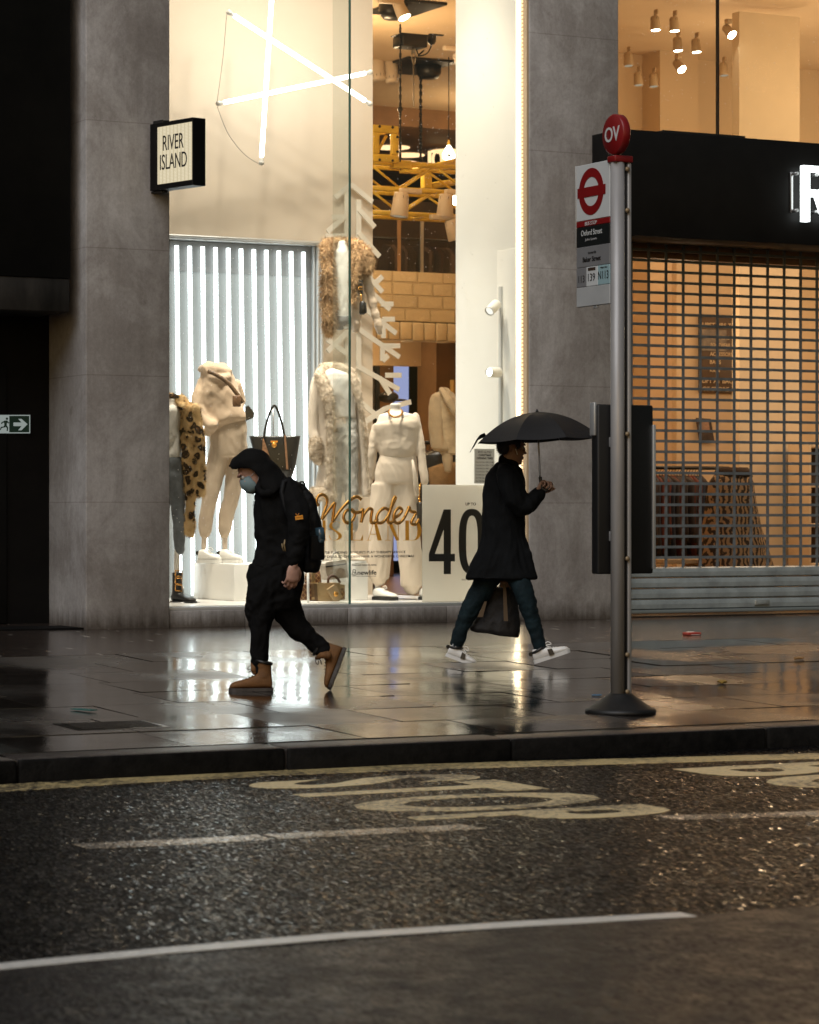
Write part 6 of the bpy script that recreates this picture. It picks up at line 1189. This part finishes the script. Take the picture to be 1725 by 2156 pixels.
# ================================================================== the two walkers
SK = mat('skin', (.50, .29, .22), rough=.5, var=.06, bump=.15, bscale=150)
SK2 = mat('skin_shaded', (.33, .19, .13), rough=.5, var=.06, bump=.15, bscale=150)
def dark_cloth(n, c): return mat(n, c, rough=.85, spec=.15, bump=.35, bscale=160, var=.3, vscale=9)
BLKC = dark_cloth('black_jacket_cloth', (.0050, .0048, .0048)); BLKP = dark_cloth('black_trouser_cloth', (.0038, .0036, .0036)); BPK = mat('black_backpack_fabric', (.0035, .0035, .004), rough=.6, spec=.25, bump=.4, bscale=120, var=.25)
HAIR = mat('dark_hair', (.015, .011, .009), rough=.6, bump=.6, bscale=120)
def hand(mb, wrist, d, n, s=1.0, curl=(.5, .5, .5, .5), side=1, thumb=.4, fold_in=1.0):
    """palm, four jointed fingers and a thumb; d along the palm, n out of the palm, curl in radians per joint"""
    d = Vector(d).normalized(); n = Vector(n); n = (n-d*n.dot(d)).normalized(); r = d.cross(n)*side; w = Vector(wrist)
    def ell(c, a, b, t): mb.ball(c, (1, 1, 1), 10, Matrix((r*a, d*b, n*t)).transposed())
    ell(w+d*.045*s, .041*s, .058*s, .017*s); ell(w+d*.075*s, .042*s, .030*s, .015*s)
    for i in range(4):
        L0 = (.040, .045, .042, .033)[i]*s; rad = (.0095, .0098, .0093, .0083)[i]*s
        p = w+d*(.088-.006*abs(i-1.2))*s+r*((1.5-i)*.021*s); q = [p-d*.02*s, p]; a = 0; cur = Vector(d)
        for k, f in enumerate((1.0, .72, .58)):
            a += curl[i]*(1.0 if k else .9); v = d*math.cos(a)+n*math.sin(a)+r*((1.5-i)*.05*(1-fold_in*.5)); p = p+v.normalized()*L0*f; q.append(p)
        mb.tube(q, [rad*1.1, rad*1.08, rad, rad*.92, rad*.78], 8); mb.ball(q[-1], rad*.8, 8)
    p = w+d*.022*s+r*.030*s; v1 = (d*.75+r*.65+n*thumb).normalized(); v2 = (d*.95+r*.15+n*(thumb+.25)).normalized()
    q = [w+d*.012*s+r*.014*s, p, p+v1*.036*s, p+v1*.036*s+v2*.030*s, p+v1*.036*s+v2*.052*s]; mb.tube(q, [.013*s, .0135*s, .0115*s, .0105*s, .0085*s], 8); mb.ball(q[-1], .0085*s, 8)
def frame(f, u): f = Vector(f).normalized(); u = Vector(u); u = (u-f*u.dot(f)).normalized(); return f, u, f.cross(u)
def head(mb, c, f, u, s=1.0):
    """skull, jaw, nose, lips, brow and ears round centre c, facing f, crown towards u"""
    f, u, r = frame(f, u); c = Vector(c)
    def B(x, y, z, a, b, t): mb.ball(c+r*x*s+f*y*s+u*z*s, (1, 1, 1), 14, Matrix((r*a*s, f*b*s, u*t*s)).transposed())
    B(0, -.012, .035, .076, .096, .086); B(0, .018, -.03, .064, .074, .085); B(0, .045, -.085, .042, .042, .032); B(0, .072, -.098, .020, .016, .016)
    B(0, .086, .040, .050, .016, .012); B(.032, .078, -.018, .022, .02, .02); B(-.032, .078, -.018, .022, .02, .02)
    B(0, .100, -.005, .011, .014, .028); B(0, .110, -.022, .014, .014, .011); B(0, .088, -.055, .024, .012, .007); B(0, .086, -.067, .021, .012, .008)
    for s_ in (-1, 1):
        B(s_*.076, -.012, -.005, .010, .020, .032); B(s_*.078, -.010, -.03, .008, .011, .012)
def eyes(parent, c, f, u, s=1.0):
    f, u, r = frame(f, u); w = mat('eye_white', (.55, .52, .48), rough=.3); d = mat('iris_dark', (.02, .012, .008), rough=.2)
    for s_ in (-1, 1):
        p = Vector(c)+r*(s_*.031*s)+f*.079*s+u*.014*s; mb = MB(); mb.ball(p, .0125*s, 10); e = obj('eye', mb, w, parent); mb = MB(); mb.ball(p+f*.009*s, .0055*s, 8); obj('iris', mb, d, e)
        mb = MB(); mb.tube([p+f*.011*s+u*.020*s+r*(k*.010*s*1.2)-f*abs(k)*.003 for k in (-1.6, -.5, .6, 1.6)], .0035*s, 6); obj('eyebrow', mb, HAIR, parent)
# ---------------------------------------------------------------- hooded man with mask and backpack
tM = depth(G(520, 1453)); s7 = .2708; kM = K(s7, 338.1, 922.2)
hc = PD(*kM((722, 270)), tM); hf = (-RGT*.80 - FWD*.22 - UP*.62); hu = (UP*.78 - RGT*.55)
hf, hu, hr = frame(hf, hu)
mb = MB(); head(mb, hc, hf, hu, 1.0)
L_(mb, [(740, 300, 44, 0), (800, 360, 50, .0), (850, 420, 60, 0)], kM, s7, tM)
S_(mb, [(400, 790, 1010, .45), (520, 790, 1040, .42), (700, 790, 1040, .42), (900, 790, 1040, .42), (1050, 740, 1060, .5), (1150, 740, 1050, .5)], kM, tM)
L_(mb, [(800, 1150, 70, -.04), (772, 1400, 60, -.06), (774, 1600, 52, -.06), (776, 1800, 40, -.06), (780, 1860, 40, -.06)], kM, s7, tM); L_(mb, [(950, 1180, 70, .05), (1020, 1400, 60, .07), (1130, 1530, 54, .07), (1250, 1640, 44, .07), (1310, 1690, 42, .07)], kM, s7, tM)
L_(mb, [(1030, 450, 42, -.13), (1068, 600, 50, -.22), (1074, 720, 44, -.24), (1058, 850, 36, -.25), (1040, 965, 30, -.255), (1036, 1000, 28, -.255)], kM, s7, tM)
L_(mb, [(850, 450, 40, .10), (870, 620, 40, .2), (880, 800, 36, .22), (870, 950, 28, .24)], kM, s7, tM)
wr = PD(*kM((1036, 985)), tM-.255); hand(mb, wr, -UP*1.0-RGT*.10, -RGT*.45+FWD*.9, 1.12, (.55, .58, .62, .66), 1, .4)
wr2 = PD(*kM((868, 955)), tM+.245); hand(mb, wr2, -UP*1.0-RGT*.1, -RGT*.4-FWD*.6, 1.0, (.6, .6, .6, .6), -1, .5)
man = remesh(mb, 'person', SK, None, .0058, 3, None, .5); tag(man, 'person in black hooded jacket, face mask, backpack and tan boots walking left head down', 'person')
eyes(man, hc, hf, hu)
# face mask: pleated, from the bridge of the nose to under the chin, with ear loops
mb = MB(); rings = []
for j, (zz, rad, yy) in enumerate(((.012, .040, .100), (-.005, .058, .104), (-.022, .066, .116), (-.040, .069, .112), (-.058, .069, .112), (-.076, .066, .106), (-.094, .058, .098), (-.110, .044, .078))):
    row = []
    for i in range(13):
        a = R_(-82+164*i/12); rr_ = rad*(1+(.03 if j % 2 else -.01)); row.append(hc+hr*(rr_*1.02*math.sin(a))+hf*(yy*.25+yy*.80*math.cos(a)+(.006 if j % 2 else 0))+hu*zz)
    rings.append(row)
vs = [v for r in rings for v in r]; mb.add(vs, [(j*13+i, j*13+i+1, (j+1)*13+i+1, (j+1)*13+i) for j in range(7) for i in range(12)], True)
fm = obj('face_mask', mb, mat('mask_blue', (.19, .27, .29), rough=.7, bump=.2, bscale=200), man); sd_ = fm.modifiers.new('thick', 'SOLIDIFY'); sd_.thickness = .003
mb = MB()
for s_ in (-1, 1):
    for zz in (-.01, -.085): mb.tube([hc+hr*(s_*.066)+hf*.04+hu*zz, hc+hr*(s_*.078)+hf*.01+hu*(zz*.6), hc+hr*(s_*.080)-hf*.02+hu*(zz*.3+.005)], .002, 5)
obj('ear_loop', mb, mat('white_elastic', (.6, .6, .6)), fm)
# hood: an open shell round the head and down to the shoulders
def hood(parent):
    mb = MB(); S2 = []
    outl = [(533, 218), (560, 175), (600, 133), (650, 95), (705, 77), (765, 84), (812, 118), (862, 172), (905, 225), (955, 292), (985, 340)]
    inn = [(560, 246), (600, 240), (650, 234), (700, 240), (738, 268), (768, 310), (782, 350), (790, 385), (800, 410), (830, 430), (880, 440)]
    n = len(outl)
    W_ = [.065, .088, .105, .118, .124, .126, .126, .126, .128, .135, .14]
    for i in range(n):
        o, q, hw = outl[i], inn[i], W_[i]; ring = []
        for j in range(17):
            a = math.pi*j/16; b = math.sin(a)**.7; x = q[0]+(o[0]-q[0])*b; y = q[1]+(o[1]-q[1])*b
            ring.append(PD(*kM((x, y)), tM-hw*math.copysign(abs(math.cos(a))**.8, math.cos(a))))
        S2 += ring
    mb.add(S2, [(i*17+j, i*17+j+1, (i+1)*17+j+1, (i+1)*17+j) for i in range(n-1) for j in range(16)], True)
    me = mb.mesh('hood'); o = bpy.data.objects.new('hood', me); COL.objects.link(o)
    m2 = baked(o, [('SOLIDIFY', dict(thickness=.014, offset=0)), ('SUBSURF', dict(levels=2))]); bpy.data.objects.remove(o)
    for v in m2.vertices: v.co += Vector(v.normal)*(.012*nz((v.co.x*16, v.co.y*10, v.co.z*16), 1, 3))
    for p in m2.polygons: p.use_smooth = True
    return link('hood', m2, BLKC, parent)
hood(man)
mb = MB(); S_(mb, [(318, 800, 985, .62), (340, 765, 1050, .6), (390, 742, 1090, .6), (450, 731, 1110, .62), (520, 728, 1125, .64), (620, 736, 1130, .64), (680, 744, 1130, .62), (740, 738, 1125, .62), (830, 744, 1118, .62), (930, 738, 1110, .62), (985, 715, 1108, .64), (1010, 705, 1105, .64)], kM, tM)
L_(mb, [(1000, 375, 78, -.10), (1045, 470, 84, -.16), (1072, 570, 88, -.20), (1082, 680, 84, -.23), (1072, 790, 76, -.24), (1052, 890, 66, -.25), (1042, 950, 54, -.255), (1040, 975, 46, -.255)], kM, s7, tM, 18)
L_(mb, [(870, 390, 70, .10), (870, 520, 76, .19), (875, 680, 70, .22), (880, 830, 60, .235), (870, 955, 48, .245)], kM, s7, tM)
jk = remesh(mb, 'jacket', BLKC, man, .010, 3, folds(9, 9, 8, .03, o=21)); 
mb = MB(); L_(mb, [(800, 330, 40, -.06), (760, 395, 30, -.09), (790, 430, 34, -.10), (850, 420, 40, -.12)], kM, s7, tM); L_(mb, [(735, 375, 5, -.075), (738, 420, 5, -.08), (730, 480, 5, -.085), (718, 540, 5, -.08)], kM, s7, tM, 6); remesh(mb, 'collar', BLKC, man, .006, 2)
OR_ = mat('orange_badge', (.75, .30, .02), rough=.5)
mb = MB(); sv = lambda p, d: PD(*kM(p), tM+d)
mb.prism([sv(p, -.325) for p in ((1046, 608), (1106, 598), (1110, 630), (1050, 638))], -FWD*.004+Vector((0, 0, 0))); ba = obj('badge', mb, OR_, man)
mb = MB(); mb.tube([sv(p, -.325) for p in smooth_pts([(1052, 586), (1058, 598), (1070, 600), (1078, 585)], 3)], .0035, 5); mb.prism([sv(p, -.3305) for p in ((1052, 617), (1104, 609), (1105, 613), (1053, 621))], -FWD*.001); obj('badge_mark', mb, mat('badge_line', (.5, .17, .01), rough=.5), ba)
mb = MB(); mb.tube([sv(p, -.235) for p in ((968, 790), (962, 830), (972, 880))], .006, 6); mb.tube([sv(p, -.24) for p in ((945, 820), (948, 850), (958, 880))], .004, 5); obj('zip_pull', mb, mat('zip_tan', (.24, .17, .08), rough=.5, var=.5, vscale=80), man)
mb = MB(); S_(mb, [(985, 700, 1102, .62), (1060, 680, 1112, .62), (1120, 680, 1114, .64), (1190, 690, 1104, .64), (1260, 676, 1098, .62), (1330, 680, 1040, .6)], kM, tM)
L_(mb, [(800, 1180, 122, -.05), (772, 1330, 112, -.06), (768, 1440, 92, -.06), (772, 1540, 80, -.06), (772, 1640, 72, -.06), (775, 1720, 66, -.06), (774, 1790, 62, -.06)], kM, s7, tM, 18); L_(mb, [(950, 1200, 130, .06), (1000, 1380, 108, .07), (1060, 1460, 92, .07), (1130, 1520, 78, .07), (1200, 1585, 70, .07), (1250, 1630, 62, .07), (1282, 1660, 58, .07)], kM, s7, tM, 18)
remesh(mb, 'trousers', BLKP, man, .010, 3, folds(10, 10, 8, .035, o=31))
BT = mat('tan_nubuck', (.165, .072, .02), rough=.75, var=.25, vscale=14, bump=.3, bscale=90); BS = mat('boot_sole', (.06, .05, .045), rough=.6, var=.3, vscale=30); LC = mat('dark_lace', (.03, .018, .012), rough=.7)
f1 = (-RGT*1.0 - FWD*.12); f1.z = 0; h1 = PD(*kM((868, 1955)), tM-.06); h1.z = pave_z(h1.y)+.002; shoe(man, h1, f1, ZV, 330*s7*tM/FPX, .125, .112, BT, BS, 'boot', .10, None, None, LC)
sm_ = man
h2 = PD(*kM((1446, 1640)), tM+.07); f2 = PD(*kM((1325, 1955)), tM+.05)-h2; shoe(man, h2, f2, (PD(*kM((1250, 1700)), tM+.07)-h2), f2.length, .125, .112, BT, BS, 'boot', .085, None, None, LC)
mb = MB(); L_(mb, [(1215, 1712, 16, .03), (1250, 1690, 24, .0), (1300, 1690, 34, -.01)], kM, s7, tM); L_(mb, [(716, 1745, 16, -.06), (722, 1790, 20, -.08), (730, 1820, 22, -.08)], kM, s7, tM); obj('boot_tongue', mb, BT, man)
# backpack
bpk = thing('backpack', 'black backpack worn by the hooded walker, bottle in its side pocket', 'backpack', PD(*kM((1190, 1000)), tM))
mb = MB(); S_(mb, [(352, 1060, 1110, .9), (390, 1060, 1150, .95), (450, 1070, 1182, 1.0), (550, 1085, 1222, 1.0), (650, 1092, 1248, 1.0), (760, 1095, 1262, 1.0), (880, 1098, 1258, 1.0), (980, 1104, 1246, 1.0), (1030, 1112, 1230, .95), (1046, 1130, 1205, .8)], kM, tM+.03, 24, .75); remesh(mb, 'bag_body', BPK, bpk, .010, 2, folds(11, 11, 8, .018, o=41))
mb = MB(); mb.tube([PD(*kM(p), tM) for p in smooth_pts([(1070, 362), (1085, 345), (1108, 342), (1122, 360), (1122, 390), (1105, 400)], 3)], (.014, .006), 8); obj('top_handle', mb, BPK, bpk)
mb = MB(); L_(mb, [(1075, 360, 16, -.05), (1010, 330, 20, -.13), (960, 345, 22, -.165), (945, 420, 22, -.175), (965, 520, 20, -.19), (1010, 640, 18, -.20), (1060, 720, 16, -.18)], kM, s7, tM, 10); L_(mb, [(1075, 360, 16, .06), (990, 320, 20, .14), (900, 360, 22, .17)], kM, s7, tM, 10); obj('shoulder_strap', mb, BPK, bpk)
mb = MB(); mb.tube([PD(*kM((1236, 700)), tM-.10), PD(*kM((1246, 790)), tM-.11)], .030, 12); mb.ball(PD(*kM((1246, 790)), tM-.11), .028, 10); obj('bottle', mb, mat('bottle_plastic', (.05, .10, .14), rough=.15, spec=.8), bpk)
mb = MB(); mb.bbox(0, .10, -.02, .02, 0, .16, .01, Matrix.Translation(PD(*kM((1160, 950)), tM-.14))); obj('front_pocket', mb, BPK, bpk)
# ---------------------------------------------------------------- man under the umbrella
tU = depth(G(1085, 1397)); s9 = .2852; kU = K(s9, 891.5, 830)
hc2 = PD(*kU((652, 405)), tU); hf2, hu2, hr2 = frame(RGT*.90+FWD*.36-UP*.06, UP)
mb = MB(); head(mb, hc2, hf2, hu2, 1.0); L_(mb, [(632, 450, 52, 0), (622, 520, 56, 0), (620, 580, 66, 0)], kU, s9, tU)
S_(mb, [(540, 530, 700, .6), (620, 500, 700, .5), (800, 500, 695, .42), (1000, 500, 690, .42), (1200, 500, 690, .42), (1300, 470, 700, .45)], kU, tU)
L_(mb, [(640, 640, 42, -.14), (690, 770, 42, -.19), (735, 850, 38, -.19), (800, 800, 34, -.18), (850, 738, 32, -.17), (862, 722, 30, -.17)], kU, s9, tU)
L_(mb, [(600, 620, 56, .17), (590, 850, 48, .22), (596, 1100, 42, .22), (602, 1330, 32, .20), (602, 1355, 30, .20)], kU, s9, tU)
wrU = PD(*kU((848, 732)), tU-.17); hand(mb, wrU, RGT*.50+UP*.80-FWD*.05, RGT*.55-UP*.30-FWD*.70, 1.08, (1.15, 1.2, 1.22, 1.25), 1, .55)
wrV = PD(*kU((602, 1350)), tU+.20); hand(mb, wrV, -UP, FWD, 1.0, (1.1, 1.1, 1.1, 1.1), 1, .5)
L_(mb, [(500, 1250, 55, .07), (410, 1480, 50, .09), (330, 1620, 40, .09), (275, 1750, 34, .09), (235, 1890, 34, .09)], kU, s9, tU); L_(mb, [(670, 1250, 55, -.05), (745, 1450, 50, -.09), (785, 1620, 40, -.09), (838, 1790, 34, -.09), (880, 1930, 34, -.09)], kU, s9, tU)
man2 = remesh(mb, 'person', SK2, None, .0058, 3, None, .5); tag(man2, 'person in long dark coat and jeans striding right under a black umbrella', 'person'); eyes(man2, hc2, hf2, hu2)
mb = MB(); Bh = lambda x, y, z, a, b, t: mb.ball(hc2+hr2*x+hf2*y+hu2*z, (1, 1, 1), 16, Matrix((hr2*a, hf2*b, hu2*t)).transposed())
Bh(0, -.020, .058, .080, .092, .078); Bh(0, -.062, .02, .070, .05, .07); Bh(0, .03, .105, .06, .055, .03)
for q in (-1, 1): Bh(q*.062, .012, .035, .018, .03, .04)
hr_ = remesh(mb, 'hair', HAIR, man2, .006, 2, folds(60, 60, 60, .006)); fur(hr_, 1500, .016, (0, 0, .2), 12, .0015)
mb = MB(); c = hc2-hr2*.0; es_ = 1 if (hr2.dot(-FWD)) > 0 else -1; mb.tube([hc2+hr2*(es_*.088)-hf2*.004+hu2*-.006, hc2+hr2*(es_*.089)+hf2*.010+hu2*-.042], .004, 8); mb.ball(hc2+hr2*(es_*.086)-hf2*.004+hu2*-.006, .007, 8); obj('earbud', mb, SHOE_W, man2)
COAT = dark_cloth('dark_wool_coat', (.0045, .005, .0056))
mb = MB(); S_(mb, [(505, 545, 700, .75), (540, 505, 722, .7), (575, 474, 735, .66), (620, 453, 744, .64), (700, 442, 750, .64), (800, 437, 752, .62), (900, 436, 750, .62), (1000, 433, 753, .62), (1060, 428, 760, .62), (1110, 412, 778, .6), (1200, 380, 800, .63), (1290, 340, 822, .60), (1345, 322, 840, .60), (1364, 318, 843, .60)], kU, tU, 28)
L_(mb, [(318, 1350, 8, .10), (360, 1300, 26, .10), (430, 1180, 40, .08)], kU, s9, tU, 12); L_(mb, [(838, 1352, 8, -.06), (800, 1290, 30, -.06), (770, 1180, 40, -.05)], kU, s9, tU, 12)
L_(mb, [(610, 590, 86, -.14), (650, 680, 90, -.17), (690, 770, 84, -.19), (733, 845, 70, -.19), (780, 815, 66, -.185), (830, 760, 58, -.175), (852, 740, 54, -.17)], kU, s9, tU, 18); L_(mb, [(600, 600, 80, .12), (590, 850, 70, .2), (596, 1100, 60, .21), (602, 1320, 46, .2)], kU, s9, tU)
remesh(mb, 'coat', COAT, man2, .010, 3, folds(10, 10, 3, .03, o=51))
mb = MB(); S_(mb, [(448, 566, 640, .8), (470, 556, 672, .85), (500, 552, 700, .85), (530, 556, 706, .8)], kU, tU-.0, 24); remesh(mb, 'coat_collar', COAT, man2, .008, 2)
DN = mat('dark_teal_denim', (.006, .0145, .018), rough=.8, spec=.2, bump=.4, bscale=160, var=.5, vscale=9)
mb = MB(); S_(mb, [(1290, 440, 740, .5), (1370, 430, 755, .5)], kU, tU)
L_(mb, [(500, 1330, 84, .07), (420, 1460, 84, .09), (360, 1560, 74, .09), (310, 1660, 62, .09), (275, 1750, 53, .09), (255, 1820, 54, .09), (250, 1842, 52, .09)], kU, s9, tU, 18); L_(mb, [(672, 1320, 80, -.03), (735, 1440, 76, -.08), (768, 1540, 70, -.09), (795, 1640, 60, -.09), (830, 1750, 54, -.09), (855, 1840, 50, -.09), (866, 1885, 48, -.09)], kU, s9, tU, 18)
remesh(mb, 'jeans', DN, man2, .010, 2, folds(12, 12, 18, .014, o=61))
h = PD(*kU((168, 1905)), tU+.09); f = PD(*kU((385, 1985)), tU+.07)-h; shoe(man2, h-UP*.03, f, UP*1+RGT*.32, f.length, .10, .105, SHOE_W, SOLE_W, 'trainer', .015, BLK, BLK, SHOE_W)
h = PD(*kU((828, 1988)), tU-.09); h.z = max(h.z, pave_z(h.y)+.006); f = PD(*kU((1082, 1905)), tU-.12)-h; shoe(man2, h, f, UP*1-RGT*.36, f.length, .105, .105, SHOE_W, SOLE_W, 'trainer', .015, BLK, BLK, SHOE_W)
for x_, y_, d_ in ((244, 1862, .09), (868, 1905, -.09)): mb = MB(); L_(mb, [(x_, y_-22, 42, d_), (x_-2, y_+20, 40, d_)], kU, s9, tU); obj('sock', mb, SHOE_W, man2)
# umbrella
um = thing('umbrella', 'black folding umbrella with one collapsed rib held over the walking man', 'umbrella', PD(*kU((860, 600)), tU-.19)); UMB = mat('umbrella_cloth', (.013, .0125, .013), rough=.6, spec=.3, bump=.2, bscale=120, var=.2)
top = PD(*kU((840, 130)), tU-.19); hub = PD(*kU((855, 215)), tU-.19); axis = (top-PD(*kU((862, 600)), tU-.19)).normalized(); Ru = 474*s9*tU/FPX; nseg = 8; e1 = (RGT-axis*RGT.dot(axis)).normalized(); e2 = axis.cross(e1); hgt = 205*s9*tU/FPX
mb = MB(); rows = []; nn = 48
for i in range(15):
    f_ = i/14; row = []
    drop = hgt*(.16*f_+.84*f_**2.3); rb = [top+e1*(Ru*f_*math.cos(2*math.pi*(k+.5)/nseg))+e2*(Ru*f_*math.sin(2*math.pi*(k+.5)/nseg))-axis*drop for k in range(nseg)]
    for j in range(nn):
        k, ph = divmod(j, nn//nseg); ph /= nn//nseg; row.append(rb[k].lerp(rb[(k+1) % nseg], ph)+axis*(-.010*f_*math.sin(math.pi*ph)))
    rows.append(row)
vs = [top] + [v for r in rows[1:] for v in r]; fs = [(0, 1+j, 1+(j+1) % nn) for j in range(nn)] + [(1+i*nn+j, 1+(i+1)*nn+j, 1+(i+1)*nn+(j+1) % nn, 1+i*nn+(j+1) % nn) for i in range(13) for j in range(nn)]
mb.add(vs, fs, False); cn = obj('canopy', mb, UMB, um); sdm = cn.modifiers.new('thick', 'SOLIDIFY'); sdm.thickness = .002
ST = mat('umbrella_steel', (.35, .35, .36), rough=.3, metal=.8)
run = hub-axis*.10
for i in range(nseg):
    a = 2*math.pi*(i+.5)/nseg; d = e1*math.cos(a)+e2*math.sin(a); pts = [top+d*(Ru*f_)-axis*(hgt*(.16*f_+.84*f_**2.3)+.006) for f_ in (.02, .3, .6, .85, .99)]
    mb = MB(); mb.tube(pts, .0022, 5); mb.tube([run, pts[2]], .002, 5); obj('rib', mb, ST, um)
mb = MB(); mb.tube([top-axis*.01, PD(*kU((863, 640)), tU-.19)], .0072, 8); obj('shaft', mb, mat('bright_shaft', (.55, .56, .57), rough=.3, metal=.5), um)
mb = MB(); mb.lathe(top-axis*.004, [(0, 0), (.014, 0), (.010, .012), (.005, .022), (0, .024)], axis, 10); obj('ferrule', mb, M['dark'], um)
mb = MB(); mb.tube([PD(*kU(p), tU-.19) for p in smooth_pts([(863, 610), (868, 650), (876, 690), (898, 708), (925, 704), (944, 685), (944, 655)], 4)], .0125, 10); obj('handle', mb, mat('black_handle', (.012, .011, .011), rough=.35), um)
mb = MB(); P1 = [PD(*kU(p), tU-.18) for p in ((452, 285), (418, 300), (395, 330), (368, 380), (350, 428))]; P2 = [PD(*kU(p), tU-.05) for p in ((470, 315), (440, 322), (405, 338), (378, 385), (342, 430))]; mb.strip(P1, P2, FWD*.003); obj('loose_flap', mb, UMB, um)
# bag in the far hand
bb2 = thing('holdall', 'dark holdall with tan strap bands carried low by the umbrella man', 'bag', PD(*kU((600, 1790)), tU+.2))
mb = MB(); S_(mb, [(1425, 505, 650, .45), (1436, 490, 672, .5), (1480, 466, 694, .55), (1600, 420, 708, .58), (1680, 365, 716, .58), (1740, 338, 712, .56, 0, 8), (1772, 350, 704, .5, 0, 13)], kU, tU+.18, 28, .7); remesh(mb, 'bag_body', mat('dark_canvas', (.006, .0043, .0035), rough=.7, var=.3, bump=.4, bscale=60), bb2, .010, 2, folds(9, 9, 9, .015, o=71))
TAN = mat('tan_webbing', (.10, .062, .030), rough=.7)
for q in (((588, 1400), (610, 1400), (626, 1675), (594, 1675)), ((452, 1530), (470, 1530), (440, 1645), (400, 1645))): mb = MB(); mb.prism([PD(*kU(p), tU+.015) for p in q], FWD*.006); obj('strap_band', mb, TAN, bb2)
mb = MB()
for dz in (.06, .25): mb.tube([PD(*kU(p), tU+dz) for p in smooth_pts([(520, 1440), (535, 1405), (560, 1385), (602, 1380), (630, 1392), (645, 1440)], 4)], (.008, .005), 8)
obj('handle', mb, TAN, bb2)
# ================================================================== light
w = bpy.data.worlds.new('World'); scene.world = w; w.use_nodes = True; N = w.node_tree.nodes; L = w.node_tree.links
sky = N.new('ShaderNodeTexSky'); sky.sky_type = 'NISHITA'; sky.sun_disc = False
SUN_EL, SUN_AZ = R_(14.0), R_(208)
sky.sun_elevation = SUN_EL; sky.sun_rotation = SUN_AZ; sky.air_density = 1.4; sky.dust_density = 2.0
bg = N['Background']; bg.inputs[1].default_value = .03; L.new(sky.outputs[0], bg.inputs[0])
def lamp(kind, name, loc, energy, col, target=None, **kw):
    l = bpy.data.lights.new(name, kind); l.energy = energy; l.color = col
    for k, v in kw.items(): setattr(l, k, v)
    o = bpy.data.objects.new(name, l); COL.objects.link(o); o.location = loc
    if target is not None: o.rotation_euler = (Vector(target)-Vector(loc)).to_track_quat('-Z', 'Y').to_euler()
    return o
sd = Vector((-1.5, -1.0, 1.9))
lamp('SUN', 'evening_glow', (0, 0, 20), 1.75, (.97, .975, 1.0), None, angle=R_(50)).rotation_euler = sd.to_track_quat('Z', 'Y').to_euler()
WW = (1, .89, .74); AMB = (1, .70, .40)
for i, px in enumerate((400, 560, 720, 860)):       # unseen spots added above the window to light the display
    x = XY(px, 23.2); lamp('SPOT', 'unseen_display_spot', (x, 23.0, 7.3), 160, WW, (x+.3, 24.5, 2.2), spot_size=R_(125), spot_blend=1.0, shadow_soft_size=.06)
for px, e in ((400, 500), (500, 500), (690, 560), (820, 540)):  # narrow unseen spots added to brighten the mannequins
    x = XY(px, 22.95); lamp('SPOT', 'unseen_display_spot', (x-.3, 22.85, 6.0), e, WW, (x+.35, 23.7, .8), spot_size=R_(48), spot_blend=.7, shadow_soft_size=.08)
lamp('SPOT', 'unseen_display_spot', (XY(700, 23.3), 23.2, 7.2), 270, WW, (XSW, 23.3, 2.5), spot_size=R_(60), spot_blend=.7, shadow_soft_size=.06)
# point lamps added without fittings to fill the store with light
for (x, y, z, e) in ((11.5, 26.5, 5.2, 190), (14.5, 28.8, 5.4, 170), (14, 32.0, 5.6, 70), (19.0, 33.5, 5.6, 70), (12.5, 32.2, 2.7, 25), (15.5, 31.2, 2.7, 35)):
    lamp('POINT', 'store_fill_lamp', (x, y, z), e, AMB, shadow_soft_size=.12)
for (x, y, z, e) in ((17.0, 24.3, 5.5, 60), (19.0, 24.8, 5.5, 50), (20.5, 25, 5.5, 55), (18.6, 27.0, 5.6, 40), (21.5, 28, 5.6, 40), (17.6, 23.6, 3.4, 80), (20.2, 23.5, 3.4, 85), (16.9, 25.9, 3.0, 40), (21.5, 25, 2.9, 70), (19.6, 28.4, 2.9, 70)):
    lamp('POINT', 'store_fill_lamp', (x, y, z), e*(.66 if z > 5 else 1.1), (1, .70, .41), shadow_soft_size=.2)
# ================================================================== camera and render settings
cam = bpy.data.cameras.new('camera'); co = bpy.data.objects.new('camera', cam); COL.objects.link(co)
co.location = CAM; co.rotation_euler = (R_(90), 0, -PHI)
cam.sensor_fit = 'VERTICAL'; cam.sensor_height = 36; cam.lens = FPX/IH*36; cam.clip_end = 500; cam.clip_start = .1
cam.dof.use_dof = True; cam.dof.focus_distance = 20.5; cam.dof.aperture_fstop = 5.0
scene.camera = co
scene.render.engine = 'CYCLES'
scene.view_settings.view_transform = 'Standard'; scene.view_settings.look = 'None'; scene.view_settings.exposure = 0; scene.view_settings.gamma = 1
cy = scene.cycles; cy.use_denoising = True; cy.max_bounces = 8; cy.glossy_bounces = 4; cy.transparent_max_bounces = 16; cy.sample_clamp_indirect = 6; cy.caustics_reflective = False; cy.caustics_refractive = False
try: cy.denoiser = 'OPENIMAGEDENOISE'
except Exception: pass
for o in scene.objects:
    if o.parent is None and not o.get('group'):
        g = {'mannequin': 'dressed mannequins on display', 'display box': 'white display boxes in the window', 'clothes rail': 'clothes rails inside the shop', 'jacket': 'jackets on the low rail', 'ceiling fitting': 'black ceiling plates'}.get(o.get('category'))
        if g: o['group'] = g
bpy.context.view_layer.update()
